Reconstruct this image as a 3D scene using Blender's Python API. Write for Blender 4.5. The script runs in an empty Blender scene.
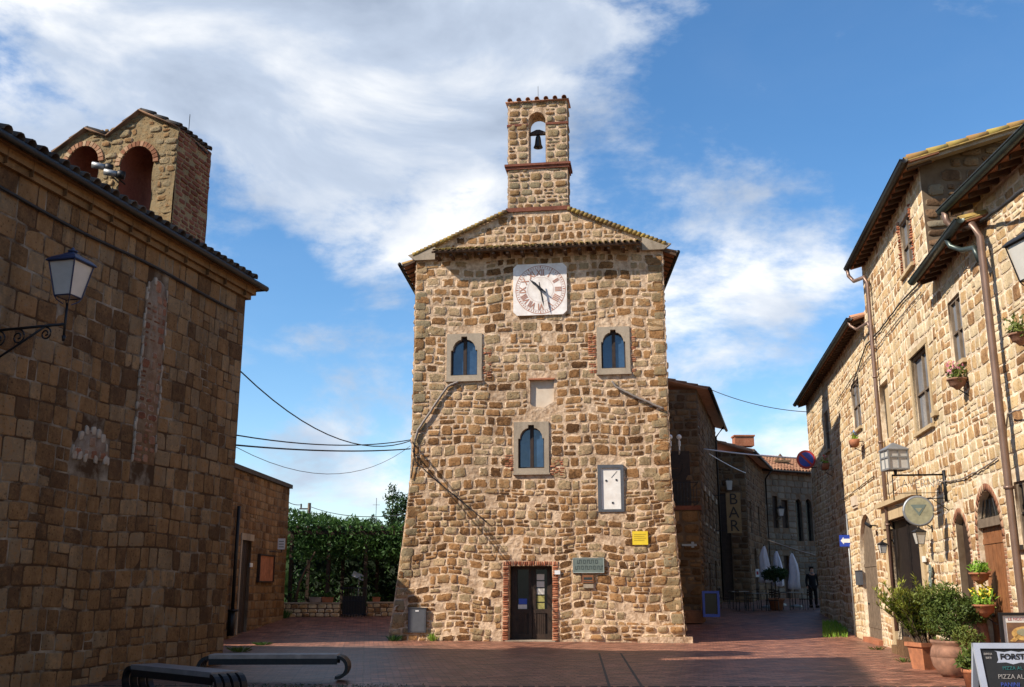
import bpy, math, random
from mathutils import Vector, noise
from mathutils.geometry import delaunay_2d_cdt
R_ = math.radians
sc = bpy.context.scene
col = sc.collection
# ------------------------------------------------------------------ camera
PITCH, FPX, CH = 13.57, 1011.0, 1.6
cd = bpy.data.cameras.new('camera'); cam = bpy.data.objects.new('camera', cd); col.objects.link(cam)
cam.location = (0, 0, CH); cam.rotation_euler = (R_(90 + PITCH), 0, 0)
cd.sensor_width = 36; cd.lens = FPX / 1024 * 36; cd.clip_start = .1; cd.clip_end = 3000
sc.camera = cam
# ------------------------------------------------------------------ world
SUN = Vector((-1.15, -.5, 1.0)).normalized()
w = bpy.data.worlds.new('World'); sc.world = w; w.use_nodes = True
nt = w.node_tree; nt.nodes.clear()
def N(tree, t, **kw):
    n = tree.nodes.new(t)
    for k, v in kw.items():
        if k.startswith('_'): n.inputs[k[1:].replace('_', ' ')].default_value = v
        else: setattr(n, k, v)
    return n
def L(tree, a, b): tree.links.new(a, b)
def ramp(tree, stops, fac=None, interp='LINEAR'):
    r = tree.nodes.new('ShaderNodeValToRGB'); r.color_ramp.interpolation = interp
    el = r.color_ramp.elements
    while len(el) > 1: el.remove(el[-1])
    el[0].position = stops[0][0]; el[0].color = tuple(stops[0][1]) + (1,)
    for p, c in stops[1:]:
        e = el.new(p); e.color = tuple(c) + (1,)
    if fac: L(tree, fac, r.inputs[0])
    return r
def mathn(tree, op, a, b=None, c=None):
    n = tree.nodes.new('ShaderNodeMath'); n.operation = op
    for i, x in enumerate((a, b, c)):
        if x is None: continue
        if isinstance(x, (int, float)): n.inputs[i].default_value = x
        else: L(tree, x, n.inputs[i])
    return n.outputs[0]
sky = N(nt, 'ShaderNodeTexSky', sky_type='NISHITA', sun_disc=False, sun_elevation=math.asin(SUN.z),
        sun_rotation=math.atan2(SUN.x, SUN.y), air_density=1.0, dust_density=.1, ozone_density=2.2)
bgs = N(nt, 'ShaderNodeBackground', _Strength=.125)
hs = N(nt, 'ShaderNodeHueSaturation', _Saturation=1.26, _Value=1.0)
L(nt, sky.outputs[0], hs.inputs['Color']); L(nt, hs.outputs[0], bgs.inputs[0])
tc = N(nt, 'ShaderNodeTexCoord')
mp = N(nt, 'ShaderNodeMapping'); mp.inputs['Scale'].default_value = (1, 1, 1.9); L(nt, tc.outputs['Generated'], mp.inputs[0])
n1 = N(nt, 'ShaderNodeTexNoise', _Scale=4.6, _Detail=14.0, _Roughness=.6, _Distortion=.15); L(nt, mp.outputs[0], n1.inputs['Vector'])
n2 = N(nt, 'ShaderNodeTexNoise', _Scale=6.5, _Detail=6.0, _Roughness=.55, _Distortion=.6); L(nt, mp.outputs[0], n2.inputs['Vector'])
def pray(px, py):
    x = px - 512; y = 343.5 - py; p = R_(PITCH)
    return Vector((x, FPX * math.cos(p) - y * math.sin(p), FPX * math.sin(p) + y * math.cos(p))).normalized()
def blob(px, py, r, amp):      # a bank of cloud: direction in the sky, angular radius, density
    d = pray(px, py)
    vd = N(nt, 'ShaderNodeVectorMath', operation='DISTANCE'); vd.inputs[1].default_value = d
    nv = N(nt, 'ShaderNodeVectorMath', operation='NORMALIZE'); L(nt, tc.outputs['Generated'], nv.inputs[0]); L(nt, nv.outputs[0], vd.inputs[0])
    mr = N(nt, 'ShaderNodeMapRange', interpolation_type='SMOOTHSTEP'); L(nt, vd.outputs['Value'], mr.inputs[0])
    mr.inputs[1].default_value = 0; mr.inputs[2].default_value = r; mr.inputs[3].default_value = amp; mr.inputs[4].default_value = 0
    return mr.outputs[0]
acc = None
for b in [(330, 40, .34, .50), (60, 80, .34, .50), (510, 10, .2, .26), (330, 130, .17, .2), (340, 350, .13, .26), (310, 500, .2, .34), (720, 330, .2, .0), (760, 420, .15, .16),
          (690, 100, .22, .10), (620, 230, .14, .12), (820, 50, .16, -.3), (330, 320, .08, .2), (300, 265, .12, -.35), (800, 150, .28, -.02), (960, 80, .3, -.1), (560, 90, .2, .12), (440, 60, .2, .14), (900, 330, .2, .04), (250, 260, .1, -.12), (700, 260, .2, .04)]:
    o = blob(*b); acc = o if acc is None else mathn(nt, 'ADD', acc, o)
m = mathn(nt, 'ADD', mathn(nt, 'MULTIPLY', n1.outputs[0], 2.3), mathn(nt, 'MULTIPLY', n2.outputs[0], .5))
m = mathn(nt, 'SUBTRACT', m, .42)
m = mathn(nt, 'ADD', m, acc)
mk = N(nt, 'ShaderNodeMapRange', interpolation_type='SMOOTHSTEP'); L(nt, m, mk.inputs[0])
mk.inputs[1].default_value = 1.02; mk.inputs[2].default_value = 1.46; mk.inputs[3].default_value = .03; mk.inputs[4].default_value = .96
n3 = N(nt, 'ShaderNodeTexNoise', _Scale=4.2, _Detail=9.0, _Roughness=.55, _Distortion=.4); L(nt, mp.outputs[0], n3.inputs['Vector'])
cc = ramp(nt, [(.30, (.36, .43, .55)), (.45, (.52, .60, .73)), (.54, (.76, .80, .86)), (.62, (1.0, 1.0, 1.0))], n3.outputs[0])
bgc = N(nt, 'ShaderNodeBackground', _Strength=.77); L(nt, cc.outputs[0], bgc.inputs[0])
mx = N(nt, 'ShaderNodeMixShader'); L(nt, mk.outputs[0], mx.inputs[0]); L(nt, bgs.outputs[0], mx.inputs[1]); L(nt, bgc.outputs[0], mx.inputs[2])
wo = N(nt, 'ShaderNodeOutputWorld'); L(nt, mx.outputs[0], wo.inputs[0])
# ------------------------------------------------------------------ sun, exposure
sl = bpy.data.lights.new('sun', 'SUN'); sl.energy = 5.0; sl.angle = R_(.53); sl.color = (1, .90, .76)
so = bpy.data.objects.new('sun', sl); col.objects.link(so); so.location = SUN * 60
so.rotation_euler = SUN.to_track_quat('Z', 'Y').to_euler()
sc.view_settings.view_transform = 'Standard'; sc.view_settings.look = 'None'
sc.view_settings.exposure = 0.58; sc.view_settings.gamma = 1.0
rng = random.Random(7)
def U(a, b): return rng.uniform(a, b)
# ------------------------------------------------------------------ materials
def base_mat(name, rough=.8, metal=0.0, spec=.3):
    m = bpy.data.materials.new(name); m.use_nodes = True
    t = m.node_tree; b = t.nodes['Principled BSDF']
    b.inputs['Roughness'].default_value = rough; b.inputs['Metallic'].default_value = metal
    b.inputs['Specular IOR Level'].default_value = spec
    return m, t, b
def bump(t, b, h, strength, dist):
    n = N(t, 'ShaderNodeBump', _Strength=strength, _Distance=dist); L(t, h, n.inputs['Height']); L(t, n.outputs[0], b.inputs['Normal'])
def mat(name, c1, c2=None, scale=6, rough=.8, metal=0.0, bstr=.3, bdist=.01, spec=.3, tone=0.0, detail=6, stain=0):
    m, t, b = base_mat(name, rough, metal, spec)
    c2 = c2 or tuple(x * .7 for x in c1)
    c = N(t, 'ShaderNodeTexCoord')
    n = N(t, 'ShaderNodeTexNoise', _Scale=scale, _Detail=detail, _Roughness=.6); L(t, c.outputs['Object'], n.inputs['Vector'])
    f = n.outputs[0]
    if tone:
        a = N(t, 'ShaderNodeAttribute', attribute_name='tone')
        f = mathn(t, 'ADD', mathn(t, 'MULTIPLY', n.outputs[0], 1 - tone), mathn(t, 'MULTIPLY', a.outputs['Fac'], tone))
    r = ramp(t, [(.3, c2), (.7, c1)], f); L(t, streaks(t, c, r.outputs[0], stain) if stain else r.outputs[0], b.inputs['Base Color'])
    if bstr: bump(t, b, n.outputs[0], bstr, bdist)
    return m
def streaks(t, c, col_, amount):
    """rain streaks and grime patches over a wall"""
    mp_ = N(t, 'ShaderNodeMapping'); mp_.inputs['Scale'].default_value = (1.6, 1.6, .38); L(t, c.outputs['Object'], mp_.inputs[0])
    sn = N(t, 'ShaderNodeTexNoise', _Scale=1.0, _Detail=9.0, _Roughness=.68, _Distortion=.6); L(t, mp_.outputs[0], sn.inputs['Vector'])
    sr = ramp(t, [(.36, (.42, .38, .34)), (.5, (.88, .86, .84)), (.62, (1.08, 1.06, 1.03))], sn.outputs[0])
    mm = N(t, 'ShaderNodeMix', data_type='RGBA', blend_type='MULTIPLY'); mm.inputs[0].default_value = amount
    L(t, col_, mm.inputs[6]); L(t, sr.outputs[0], mm.inputs[7]); return mm.outputs[2]
def stone_mat(name, cols, pit=.5, scale=9, bdist=.03, lichen=None, mort=None, wear=.5, stain=.55):
    """tuff blocks: every block has its own tone; speckle, pits and stains over it"""
    m, t, b = base_mat(name, .92, 0, .15)
    a = N(t, 'ShaderNodeAttribute', attribute_name='tone')
    c = N(t, 'ShaderNodeTexCoord')
    n = N(t, 'ShaderNodeTexNoise', _Scale=scale, _Detail=8.0, _Roughness=.65); L(t, c.outputs['Object'], n.inputs['Vector'])
    big = N(t, 'ShaderNodeTexNoise', _Scale=.55, _Detail=4.0); L(t, c.outputs['Object'], big.inputs['Vector'])
    fine = N(t, 'ShaderNodeTexNoise', _Scale=scale * 4.2, _Detail=6.0, _Roughness=.75); L(t, c.outputs['Object'], fine.inputs['Vector'])
    f = mathn(t, 'ADD', a.outputs['Fac'], mathn(t, 'MULTIPLY', mathn(t, 'SUBTRACT', n.outputs[0], .5), .8))
    f = mathn(t, 'ADD', f, mathn(t, 'MULTIPLY', mathn(t, 'SUBTRACT', fine.outputs[0], .5), .7))
    f = mathn(t, 'ADD', f, mathn(t, 'MULTIPLY', mathn(t, 'SUBTRACT', big.outputs[0], .5), .5))
    k = len(cols) - 1
    r = ramp(t, [(.08 + .84 * i / k, cc_) for i, cc_ in enumerate(cols)], f)
    vo = N(t, 'ShaderNodeTexVoronoi', _Scale=scale * 1.7, feature='F1'); L(t, c.outputs['Object'], vo.inputs['Vector'])
    pr = ramp(t, [(.12, (0.22, .19, .17)), (.27, (1, 1, 1))], mathn(t, 'ADD', vo.outputs['Distance'], mathn(t, 'MULTIPLY', mathn(t, 'SUBTRACT', fine.outputs[0], .45), .5)))
    mixc = N(t, 'ShaderNodeMix', data_type='RGBA', blend_type='MULTIPLY'); mixc.inputs[0].default_value = pit
    L(t, r.outputs[0], mixc.inputs[6]); L(t, pr.outputs[0], mixc.inputs[7])
    out = mixc.outputs[2]
    if lichen:
        ln = N(t, 'ShaderNodeTexNoise', _Scale=1.7, _Detail=8.0, _Roughness=.7); L(t, c.outputs['Object'], ln.inputs['Vector'])
        lr = ramp(t, [(.56, (0, 0, 0)), (.68, (1, 1, 1))], ln.outputs[0])
        ml = N(t, 'ShaderNodeMix', data_type='RGBA'); L(t, mathn(t, 'MULTIPLY', lr.outputs[0], .6), ml.inputs[0])
        L(t, out, ml.inputs[6]); ml.inputs[7].default_value = lichen + (1,); out = ml.outputs[2]
    out = streaks(t, c, out, stain)
    h = mathn(t, 'ADD', n.outputs[0], mathn(t, 'MULTIPLY', pr.outputs[0], .35 * pit))
    if mort:      # mortar smeared over the ragged edges of the blocks
        ea = N(t, 'ShaderNodeAttribute', attribute_name='edge')
        wn = N(t, 'ShaderNodeTexNoise', _Scale=5.5, _Detail=7.0, _Roughness=.7); L(t, c.outputs['Object'], wn.inputs['Vector'])
        f2 = mathn(t, 'ADD', ea.outputs['Fac'], mathn(t, 'MULTIPLY', mathn(t, 'SUBTRACT', wn.outputs[0], .5), 2.6 * wear))
        pn = N(t, 'ShaderNodeTexNoise', _Scale=.8, _Detail=3.0); L(t, c.outputs['Object'], pn.inputs['Vector'])
        f2 = mathn(t, 'ADD', f2, mathn(t, 'MULTIPLY', mathn(t, 'SUBTRACT', pn.outputs[0], .5), 1.5 * wear))
        er = N(t, 'ShaderNodeMapRange', interpolation_type='SMOOTHSTEP'); L(t, f2, er.inputs[0]); er.inputs[1].default_value = 1.02 - .42 * wear; er.inputs[2].default_value = 1.14 - .42 * wear
        mc = ramp(t, [(.3, mort[1]), (.7, mort[0])], wn.outputs[0])
        me_ = N(t, 'ShaderNodeMix', data_type='RGBA'); L(t, er.outputs[0], me_.inputs[0]); L(t, out, me_.inputs[6]); L(t, mc.outputs[0], me_.inputs[7]); out = me_.outputs[2]
        h = mathn(t, 'SUBTRACT', h, mathn(t, 'MULTIPLY', er.outputs[0], .25))
    L(t, out, b.inputs['Base Color'])
    bump(t, b, h, .9, bdist)
    return m
M = {}
M['t_stone'] = stone_mat('tuff_tower', [(.10, .05, .022), (.23, .12, .05), (.36, .19, .08), (.33, .20, .095), (.28, .215, .125), (.48, .33, .19)], pit=.85, scale=8, bdist=.05, mort=((.72, .55, .38), (.36, .23, .14)), wear=.56, stain=.6)
M['t_mortar'] = mat('lime_mortar_pale', (.74, .565, .40), (.33, .205, .12), 7, .95, bstr=1.0, bdist=.06, spec=.1, detail=12, stain=.6)
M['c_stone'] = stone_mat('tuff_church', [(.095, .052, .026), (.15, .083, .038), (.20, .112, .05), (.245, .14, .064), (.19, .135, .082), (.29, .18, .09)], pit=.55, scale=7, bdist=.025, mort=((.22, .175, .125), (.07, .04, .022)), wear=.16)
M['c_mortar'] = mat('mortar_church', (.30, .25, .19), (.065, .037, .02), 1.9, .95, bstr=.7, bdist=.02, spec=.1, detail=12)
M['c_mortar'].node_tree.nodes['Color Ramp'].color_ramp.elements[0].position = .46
M['r_stone'] = stone_mat('tuff_houses', [(.23, .125, .06), (.40, .235, .11), (.52, .345, .17), (.55, .40, .215), (.50, .41, .27), (.64, .51, .32)], pit=.5, scale=8, bdist=.03, mort=((.78, .66, .50), (.46, .33, .2)), wear=.62)
M['r_mortar'] = mat('mortar_houses', (.80, .69, .53), (.46, .33, .2), 6, .95, bstr=.9, bdist=.04, spec=.1, detail=11, stain=.55)
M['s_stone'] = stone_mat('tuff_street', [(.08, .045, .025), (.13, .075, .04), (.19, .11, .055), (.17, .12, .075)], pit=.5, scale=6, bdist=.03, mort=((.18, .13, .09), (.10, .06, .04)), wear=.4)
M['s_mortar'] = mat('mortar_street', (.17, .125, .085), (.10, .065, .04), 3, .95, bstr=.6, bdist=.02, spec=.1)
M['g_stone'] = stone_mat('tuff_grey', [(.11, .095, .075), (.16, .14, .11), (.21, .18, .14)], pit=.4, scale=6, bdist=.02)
M['brick'] = stone_mat('brick', [(.22, .07, .035), (.33, .115, .06), (.42, .18, .10), (.36, .22, .14)], pit=.3, scale=14, bdist=.01)
M['brick_soft'] = stone_mat('old_brick', [(.20, .085, .05), (.30, .14, .08), (.38, .21, .13), (.46, .34, .22)], pit=.4, scale=14, bdist=.01)
M['brick_dark'] = stone_mat('brick_church', [(.12, .045, .03), (.19, .07, .045), (.24, .11, .075)], pit=.4, scale=12, bdist=.015)
M['gable_stone'] = stone_mat('tuff_gable', [(.10, .06, .035), (.17, .10, .055), (.22, .15, .09), (.2, .17, .12)], pit=.6, scale=7, bdist=.04, mort=((.22, .165, .11), (.12, .08, .05)), wear=.5)
M['belfry_stone'] = stone_mat('tuff_belfry', [(.19, .10, .045), (.27, .165, .075), (.27, .20, .11), (.235, .195, .125), (.34, .24, .13)], pit=.8, scale=9, bdist=.04, lichen=(.15, .12, .07), mort=((.42, .31, .21), (.26, .17, .11)), wear=.5)
M['grey_trim'] = stone_mat('peperino_trim', [(.26, .215, .165), (.35, .29, .22), (.43, .36, .28)], pit=.3, scale=14, bdist=.008)
M['tan_trim'] = stone_mat('travertine_trim', [(.36, .27, .16), (.46, .35, .21), (.55, .43, .27)], pit=.4, scale=10, bdist=.01)
M['cornice'] = stone_mat('cornice_stone', [(.15, .085, .04), (.22, .13, .06), (.28, .17, .08)], pit=.35, scale=6, bdist=.015)
M['plaster'] = mat('pale_plaster', (.62, .53, .42), (.5, .4, .3), 3, .9, bstr=.3, bdist=.01)
M['marble'] = mat('white_marble', (.80, .77, .72), (.66, .61, .55), 5, .55, bstr=.1, bdist=.004)
M['clockface'] = mat('clock_face_white', (.84, .80, .76), (.62, .55, .50), 4, .7, bstr=.1, bdist=.004)
M['clockred'] = mat('clock_red_paint', (.50, .27, .19), (.36, .17, .12), 9, .7, bstr=0)
M['iron'] = mat('black_iron', (.02, .02, .022), (.012, .012, .014), 20, .5, .5, .1, .002, .5)
M['iron_blue'] = mat('lantern_blue_black', (.035, .045, .10), (.02, .026, .055), 8, .42, .3, .1, .002, .5)
M['lampglass'] = mat('frosted_lamp_glass', (.52, .50, .46), (.42, .40, .36), 3, .25, 0, 0, 0, .5)
M['glass'] = mat('window_glass_blue', (.040, .085, .16), (.014, .03, .07), 2.2, .07, 0, .25, .02, .8)
M['glass_pale'] = mat('window_glass_pale', (.22, .24, .27), (.12, .13, .15), 1.2, .1, 0, .05, .01, .8)
M['glass_dark'] = mat('window_glass_dark', (.012, .012, .013), (.006, .006, .007), 2, .2, 0, .05, .01, .25)
M['wood_dark'] = mat('dark_wood', (.045, .026, .017), (.018, .011, .008), 7, .6, 0, .3, .006)
M['wood_black'] = mat('blackened_door_wood', (.02, .015, .013), (.009, .007, .007), 7, .55, 0, .3, .006)
M['wood_brown'] = mat('brown_wood', (.27, .11, .045), (.16, .065, .028), 6, .55, 0, .3, .006)
M['wood_grey'] = mat('weathered_wood', (.20, .15, .105), (.11, .08, .055), 6, .75, 0, .3, .006)
M['rafter'] = mat('rafter_wood', (.10, .055, .03), (.05, .028, .016), 5, .8, 0, .3, .006)
M['tile'] = mat('roof_tile_lichen', (.34, .27, .08), (.27, .12, .06), 3.2, .9, 0, .5, .02, .15, tone=.45)
M['tile_y'] = mat('roof_tile_yellow_lichen', (.36, .25, .07), (.13, .085, .05), 9, .9, 0, .6, .02, .15, tone=.3)
M['tile_red'] = mat('roof_tile_terracotta', (.42, .22, .13), (.24, .11, .065), 4, .88, 0, .4, .015, .15, tone=.45)
M['tile_worn'] = mat('roof_tile_worn', (.26, .15, .09), (.12, .075, .05), 6, .9, 0, .4, .015, .15)
M['leaf_shade'] = leaf_mat('hedge_leaf_shaded', [(.008, .02, .006), (.016, .038, .01), (.035, .07, .018)]) if 0 else None
M['tile_dark'] = mat('roof_tile_dark', (.10, .085, .07), (.045, .035, .03), 4, .85, 0, .5, .02, .2, tone=.4)
M['soffit'] = mat('terracotta_soffit', (.27, .115, .055), (.16, .065, .035), 5, .85, 0, .3, .008)
M['gutter'] = mat('dark_green_gutter', (.065, .085, .078), (.04, .052, .048), 5, .38, .5, .1, .003, .5)
M['gutter_dark'] = mat('dark_gutter', (.02, .019, .019), (.012, .012, .012), 5, .5, .3, .1, .003, .4)
M['pipe'] = mat('brown_downpipe', (.22, .14, .105), (.15, .095, .07), 3, .4, .4, .1, .003, .5)
M['cable'] = mat('black_cable', (.025, .024, .024), None, 5, .6)
M['cable_grey'] = mat('grey_cable', (.26, .22, .19), (.18, .15, .13), 5, .6)
M['terracotta'] = mat('terracotta_pot', (.46, .18, .085), (.24, .10, .055), 6, .85, 0, .3, .01, stain=.5)
M['terracotta_pale'] = mat('weathered_terracotta', (.36, .19, .125), (.18, .10, .07), 7, .9, 0, .5, .015, stain=.6)
M['white_metal'] = mat('white_metal', (.75, .75, .75), (.65, .65, .66), 4, .4, .1, 0, 0, .5)
M['grey_metal'] = mat('grey_metal', (.30, .31, .32), (.22, .23, .24), 5, .45, .5, .1, .003)
M['boxgrey'] = mat('grey_cabinet_paint', (.10, .105, .12), (.075, .08, .09), 5, .5, .1, .05, .002)
M['bronze'] = mat('dark_bronze', (.045, .05, .05), (.025, .028, .028), 8, .45, .7, .1, .004)
M['blue'] = mat('sign_blue', (.015, .06, .42), (.012, .05, .36), 4, .4, 0, 0, 0, .5)
M['red'] = mat('sign_red', (.42, .035, .04), (.33, .03, .03), 4, .4, 0, 0, 0, .5)
M['white'] = mat('white_paint', (.80, .80, .80), (.74, .74, .74), 4, .5, 0, 0, 0)
M['paper'] = mat('paper', (.70, .68, .62), (.6, .58, .52), 8, .8, 0, 0, 0)
M['paper_yellow'] = mat('yellowed_paper', (.38, .34, .10), (.25, .24, .10), 20, .8, 0, 0, 0)
M['yellow'] = mat('yellow_plate', (.78, .58, .04), (.68, .48, .03), 6, .5, 0, 0, 0)
M['ochre'] = mat('ochre_marks', (.42, .30, .03), None, 6, .6, 0, 0, 0)
M['plaque'] = mat('grey_green_plaque', (.16, .20, .18), (.12, .15, .135), 6, .5, 0, .2, .004)
M['plaque_pale'] = mat('plaque_relief', (.36, .40, .37), (.28, .32, .30), 6, .5, 0, 0, 0)  # paler grey-green for the plaque border and the oval plate print
M['plaque_dark'] = mat('plaque_engraving', (.03, .04, .04), None, 6, .6, 0, 0, 0)
M['cream'] = mat('cream_sign', (.36, .34, .22), (.22, .21, .14), 9, .5, 0, 0, 0)
M['sign_ochre'] = mat('ochre_sign', (.30, .20, .09), (.2, .13, .06), 5, .6, 0, 0, 0)
M['chalk'] = mat('chalkboard', (.022, .024, .026), (.012, .013, .015), 3, .6, 0, 0, 0)
M['chalk_w'] = mat('chalk_white', (.42, .40, .38), (.25, .24, .23), 60, .9, 0, 0, 0)
M['chalk_b'] = mat('chalk_blue', (.06, .10, .42), (.04, .07, .28), 60, .9, 0, 0, 0)
M['chalk_g'] = mat('chalk_green', (.04, .20, .20), (.02, .12, .12), 60, .9, 0, 0, 0)
M['alu'] = mat('pale_board_frame', (.48, .52, .60), (.4, .43, .5), 4, .4, .3, 0, 0)
M['food'] = mat('food_photo', (.70, .48, .16), (.30, .13, .04), 14, .5, 0, 0, 0)
M['food_bg'] = mat('food_photo_background', (.22, .12, .06), (.12, .07, .05), 14, .5, 0, 0, 0)
M['canvas'] = mat('white_canvas', (.74, .70, .76), (.6, .57, .62), 4, .9, 0, .3, .02)
M['bench_stone'] = mat('bench_pale_slab', (.36, .30, .26), (.17, .14, .125), 4, .55, 0, .2, .006)
M['bench_grey'] = mat('bench_dark_slab', (.24, .21, .20), (.15, .13, .125), 4, .45, 0, .2, .006)
M['petal_red'] = mat('red_petals', (.60, .03, .06), (.45, .02, .04), 8, .7, 0, 0, 0)
M['petal_blue'] = mat('blue_petals', (.12, .30, .55), (.08, .2, .45), 8, .7, 0, 0, 0)
M['petal_pink'] = mat('pink_petals', (.75, .30, .38), (.6, .2, .28), 8, .7, 0, 0, 0)
M['petal_yel'] = mat('yellow_petals', (.8, .6, .05), None, 8, .7, 0, 0, 0)
M['bark'] = mat('bark', (.13, .09, .06), (.06, .04, .028), 7, .9, 0, .6, .02)
M['patch_mortar'] = mat('patch_mortar', (.30, .23, .17), (.16, .095, .06), 5, .95, bstr=.8, bdist=.03, spec=.1, detail=10)
M['pale_mortar'] = mat('pale_mortar', (.42, .36, .29), (.26, .20, .15), 5, .95, bstr=.8, bdist=.03, spec=.1)
M['brick_patch'] = stone_mat('brick_patchwork', [(.17, .07, .04), (.26, .11, .065), (.30, .17, .11), (.24, .16, .11)], pit=.5, scale=11, bdist=.02, mort=((.36, .29, .22), (.2, .13, .09)), wear=.55)
M['soil'] = mat('potting_soil', (.05, .033, .022), None, 12, .95, 0, .5, .02)
M['skin'] = mat('skin', (.45, .25, .17), (.4, .21, .14), 8, .6, 0, 0, 0)
M['cloth_dark'] = mat('dark_cloth', (.014, .014, .018), (.01, .01, .012), 8, .9, 0, 0, 0)
M['cloth_grey'] = mat('grey_scarf', (.20, .20, .21), None, 8, .9, 0, 0, 0)
M['hair'] = mat('dark_hair', (.014, .01, .008), None, 30, .7, 0, 0, 0)
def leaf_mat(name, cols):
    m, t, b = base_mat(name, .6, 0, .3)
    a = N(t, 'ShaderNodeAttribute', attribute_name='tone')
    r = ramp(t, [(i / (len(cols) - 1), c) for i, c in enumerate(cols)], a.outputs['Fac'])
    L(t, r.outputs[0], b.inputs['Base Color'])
    tr = N(t, 'ShaderNodeBsdfTranslucent'); L(t, r.outputs[0], tr.inputs[0])
    ms = N(t, 'ShaderNodeMixShader'); ms.inputs[0].default_value = .28
    L(t, b.outputs[0], ms.inputs[1]); L(t, tr.outputs[0], ms.inputs[2]); L(t, ms.outputs[0], t.nodes['Material Output'].inputs[0])
    return m
M['leaf_hedge'] = leaf_mat('hedge_leaf', [(.02, .055, .012), (.04, .10, .02), (.07, .15, .03)])
M['leaf_shade'] = leaf_mat('hedge_leaf_shaded', [(.007, .018, .005), (.014, .034, .009), (.035, .07, .018)])  # leaf colour darkened to stand in for shade behind the pergola
M['leaf_lime'] = leaf_mat('oleander_leaf', [(.09, .13, .02), (.19, .23, .035), (.34, .34, .06)])
M['leaf_bush'] = leaf_mat('bush_leaf', [(.045, .075, .014), (.10, .14, .025), (.18, .21, .045)])
M['leaf_fresh'] = leaf_mat('fresh_leaf', [(.10, .20, .02), (.20, .36, .04), (.32, .48, .07)])
M['leaf_tree'] = leaf_mat('oak_leaf', [(.018, .04, .012), (.035, .075, .02), (.06, .11, .035)])
def paving():
    m, t, b = base_mat('brick_paving', .5, 0, .35)
    c = N(t, 'ShaderNodeTexCoord')
    nz = N(t, 'ShaderNodeTexNoise', _Scale=.9, _Detail=3.0); L(t, c.outputs['Object'], nz.inputs['Vector'])
    ad = N(t, 'ShaderNodeMixRGB', blend_type='LINEAR_LIGHT'); ad.inputs[0].default_value = .03
    L(t, c.outputs['Object'], ad.inputs[1]); L(t, nz.outputs['Color'], ad.inputs[2])
    mp = N(t, 'ShaderNodeMapping'); mp.inputs['Rotation'].default_value = (0, 0, R_(-8)); L(t, ad.outputs[0], mp.inputs[0])
    br = N(t, 'ShaderNodeTexBrick', _Scale=1.0, offset=.5); L(t, mp.outputs[0], br.inputs['Vector'])
    br.inputs['Brick Width'].default_value = .28; br.inputs['Row Height'].default_value = .14
    br.inputs['Mortar Size'].default_value = .014; br.inputs['Mortar Smooth'].default_value = .4; br.inputs['Bias'].default_value = 0
    br.inputs['Color1'].default_value = (.42, .19, .12, 1); br.inputs['Color2'].default_value = (.15, .055, .036, 1); br.inputs['Mortar'].default_value = (.10, .065, .05, 1)
    g = N(t, 'ShaderNodeTexBrick', _Scale=1.0, offset=.5); L(t, mp.outputs[0], g.inputs['Vector'])
    g.inputs['Brick Width'].default_value = .36; g.inputs['Row Height'].default_value = .2; g.inputs['Mortar Size'].default_value = .022
    g.inputs['Color1'].default_value = (.19, .125, .10, 1); g.inputs['Color2'].default_value = (.08, .05, .04, 1); g.inputs['Mortar'].default_value = (.045, .045, .03, 1)
    sx = N(t, 'ShaderNodeSeparateXYZ'); L(t, ad.outputs[0], sx.inputs[0])
    n4 = N(t, 'ShaderNodeTexNoise', _Scale=.35, _Detail=3.0); L(t, c.outputs['Object'], n4.inputs['Vector'])
    # grey flagstones lie west of a line through the piazza
    e = mathn(t, 'ADD', sx.outputs[0], mathn(t, 'MULTIPLY', sx.outputs[1], -.1)); e = mathn(t, 'ADD', e, mathn(t, 'MULTIPLY', n4.outputs[0], 2.2))
    k = N(t, 'ShaderNodeMapRange'); L(t, e, k.inputs[0])
    k.inputs[1].default_value = -4.6; k.inputs[2].default_value = -3.4; k.inputs[3].default_value = 1; k.inputs[4].default_value = 0
    yk = N(t, 'ShaderNodeMapRange'); L(t, sx.outputs[1], yk.inputs[0]); yk.inputs[1].default_value = 29.5; yk.inputs[2].default_value = 30.0; yk.inputs[3].default_value = 1; yk.inputs[4].default_value = 0
    kk = mathn(t, 'MULTIPLY', mathn(t, 'MULTIPLY', k.outputs[0], yk.outputs[0]), .6)
    mx = N(t, 'ShaderNodeMix', data_type='RGBA'); L(t, kk, mx.inputs[0]); L(t, br.outputs['Color'], mx.inputs[6]); L(t, g.outputs['Color'], mx.inputs[7])
    n5 = N(t, 'ShaderNodeTexNoise', _Scale=1.6, _Detail=8.0, _Roughness=.65); L(t, c.outputs['Object'], n5.inputs['Vector'])
    st = ramp(t, [(.3, (.42, .38, .36)), (.5, (.9, .88, .86)), (.64, (1.25, 1.18, 1.12))], n5.outputs[0])
    mu = N(t, 'ShaderNodeMix', data_type='RGBA', blend_type='MULTIPLY'); mu.inputs[0].default_value = 1
    L(t, mx.outputs[2], mu.inputs[6]); L(t, st.outputs[0], mu.inputs[7]); L(t, mu.outputs[2], b.inputs['Base Color'])
    rr = N(t, 'ShaderNodeMapRange'); L(t, n5.outputs[0], rr.inputs[0]); rr.inputs[3].default_value = .35; rr.inputs[4].default_value = .62; L(t, rr.outputs[0], b.inputs['Roughness'])
    hb = N(t, 'ShaderNodeMix', data_type='FLOAT'); L(t, kk, hb.inputs[0]); L(t, br.outputs['Fac'], hb.inputs[2]); L(t, g.outputs['Fac'], hb.inputs[3])
    h = mathn(t, 'SUBTRACT', mathn(t, 'MULTIPLY', n5.outputs[0], .6), hb.outputs[0])
    bump(t, b, h, 1.0, .025)
    return m
M['paving'] = paving()
M['earth'] = mat('dark_earth', (.09, .075, .045), (.05, .045, .025), 2, .95, 0, .5, .03)
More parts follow.
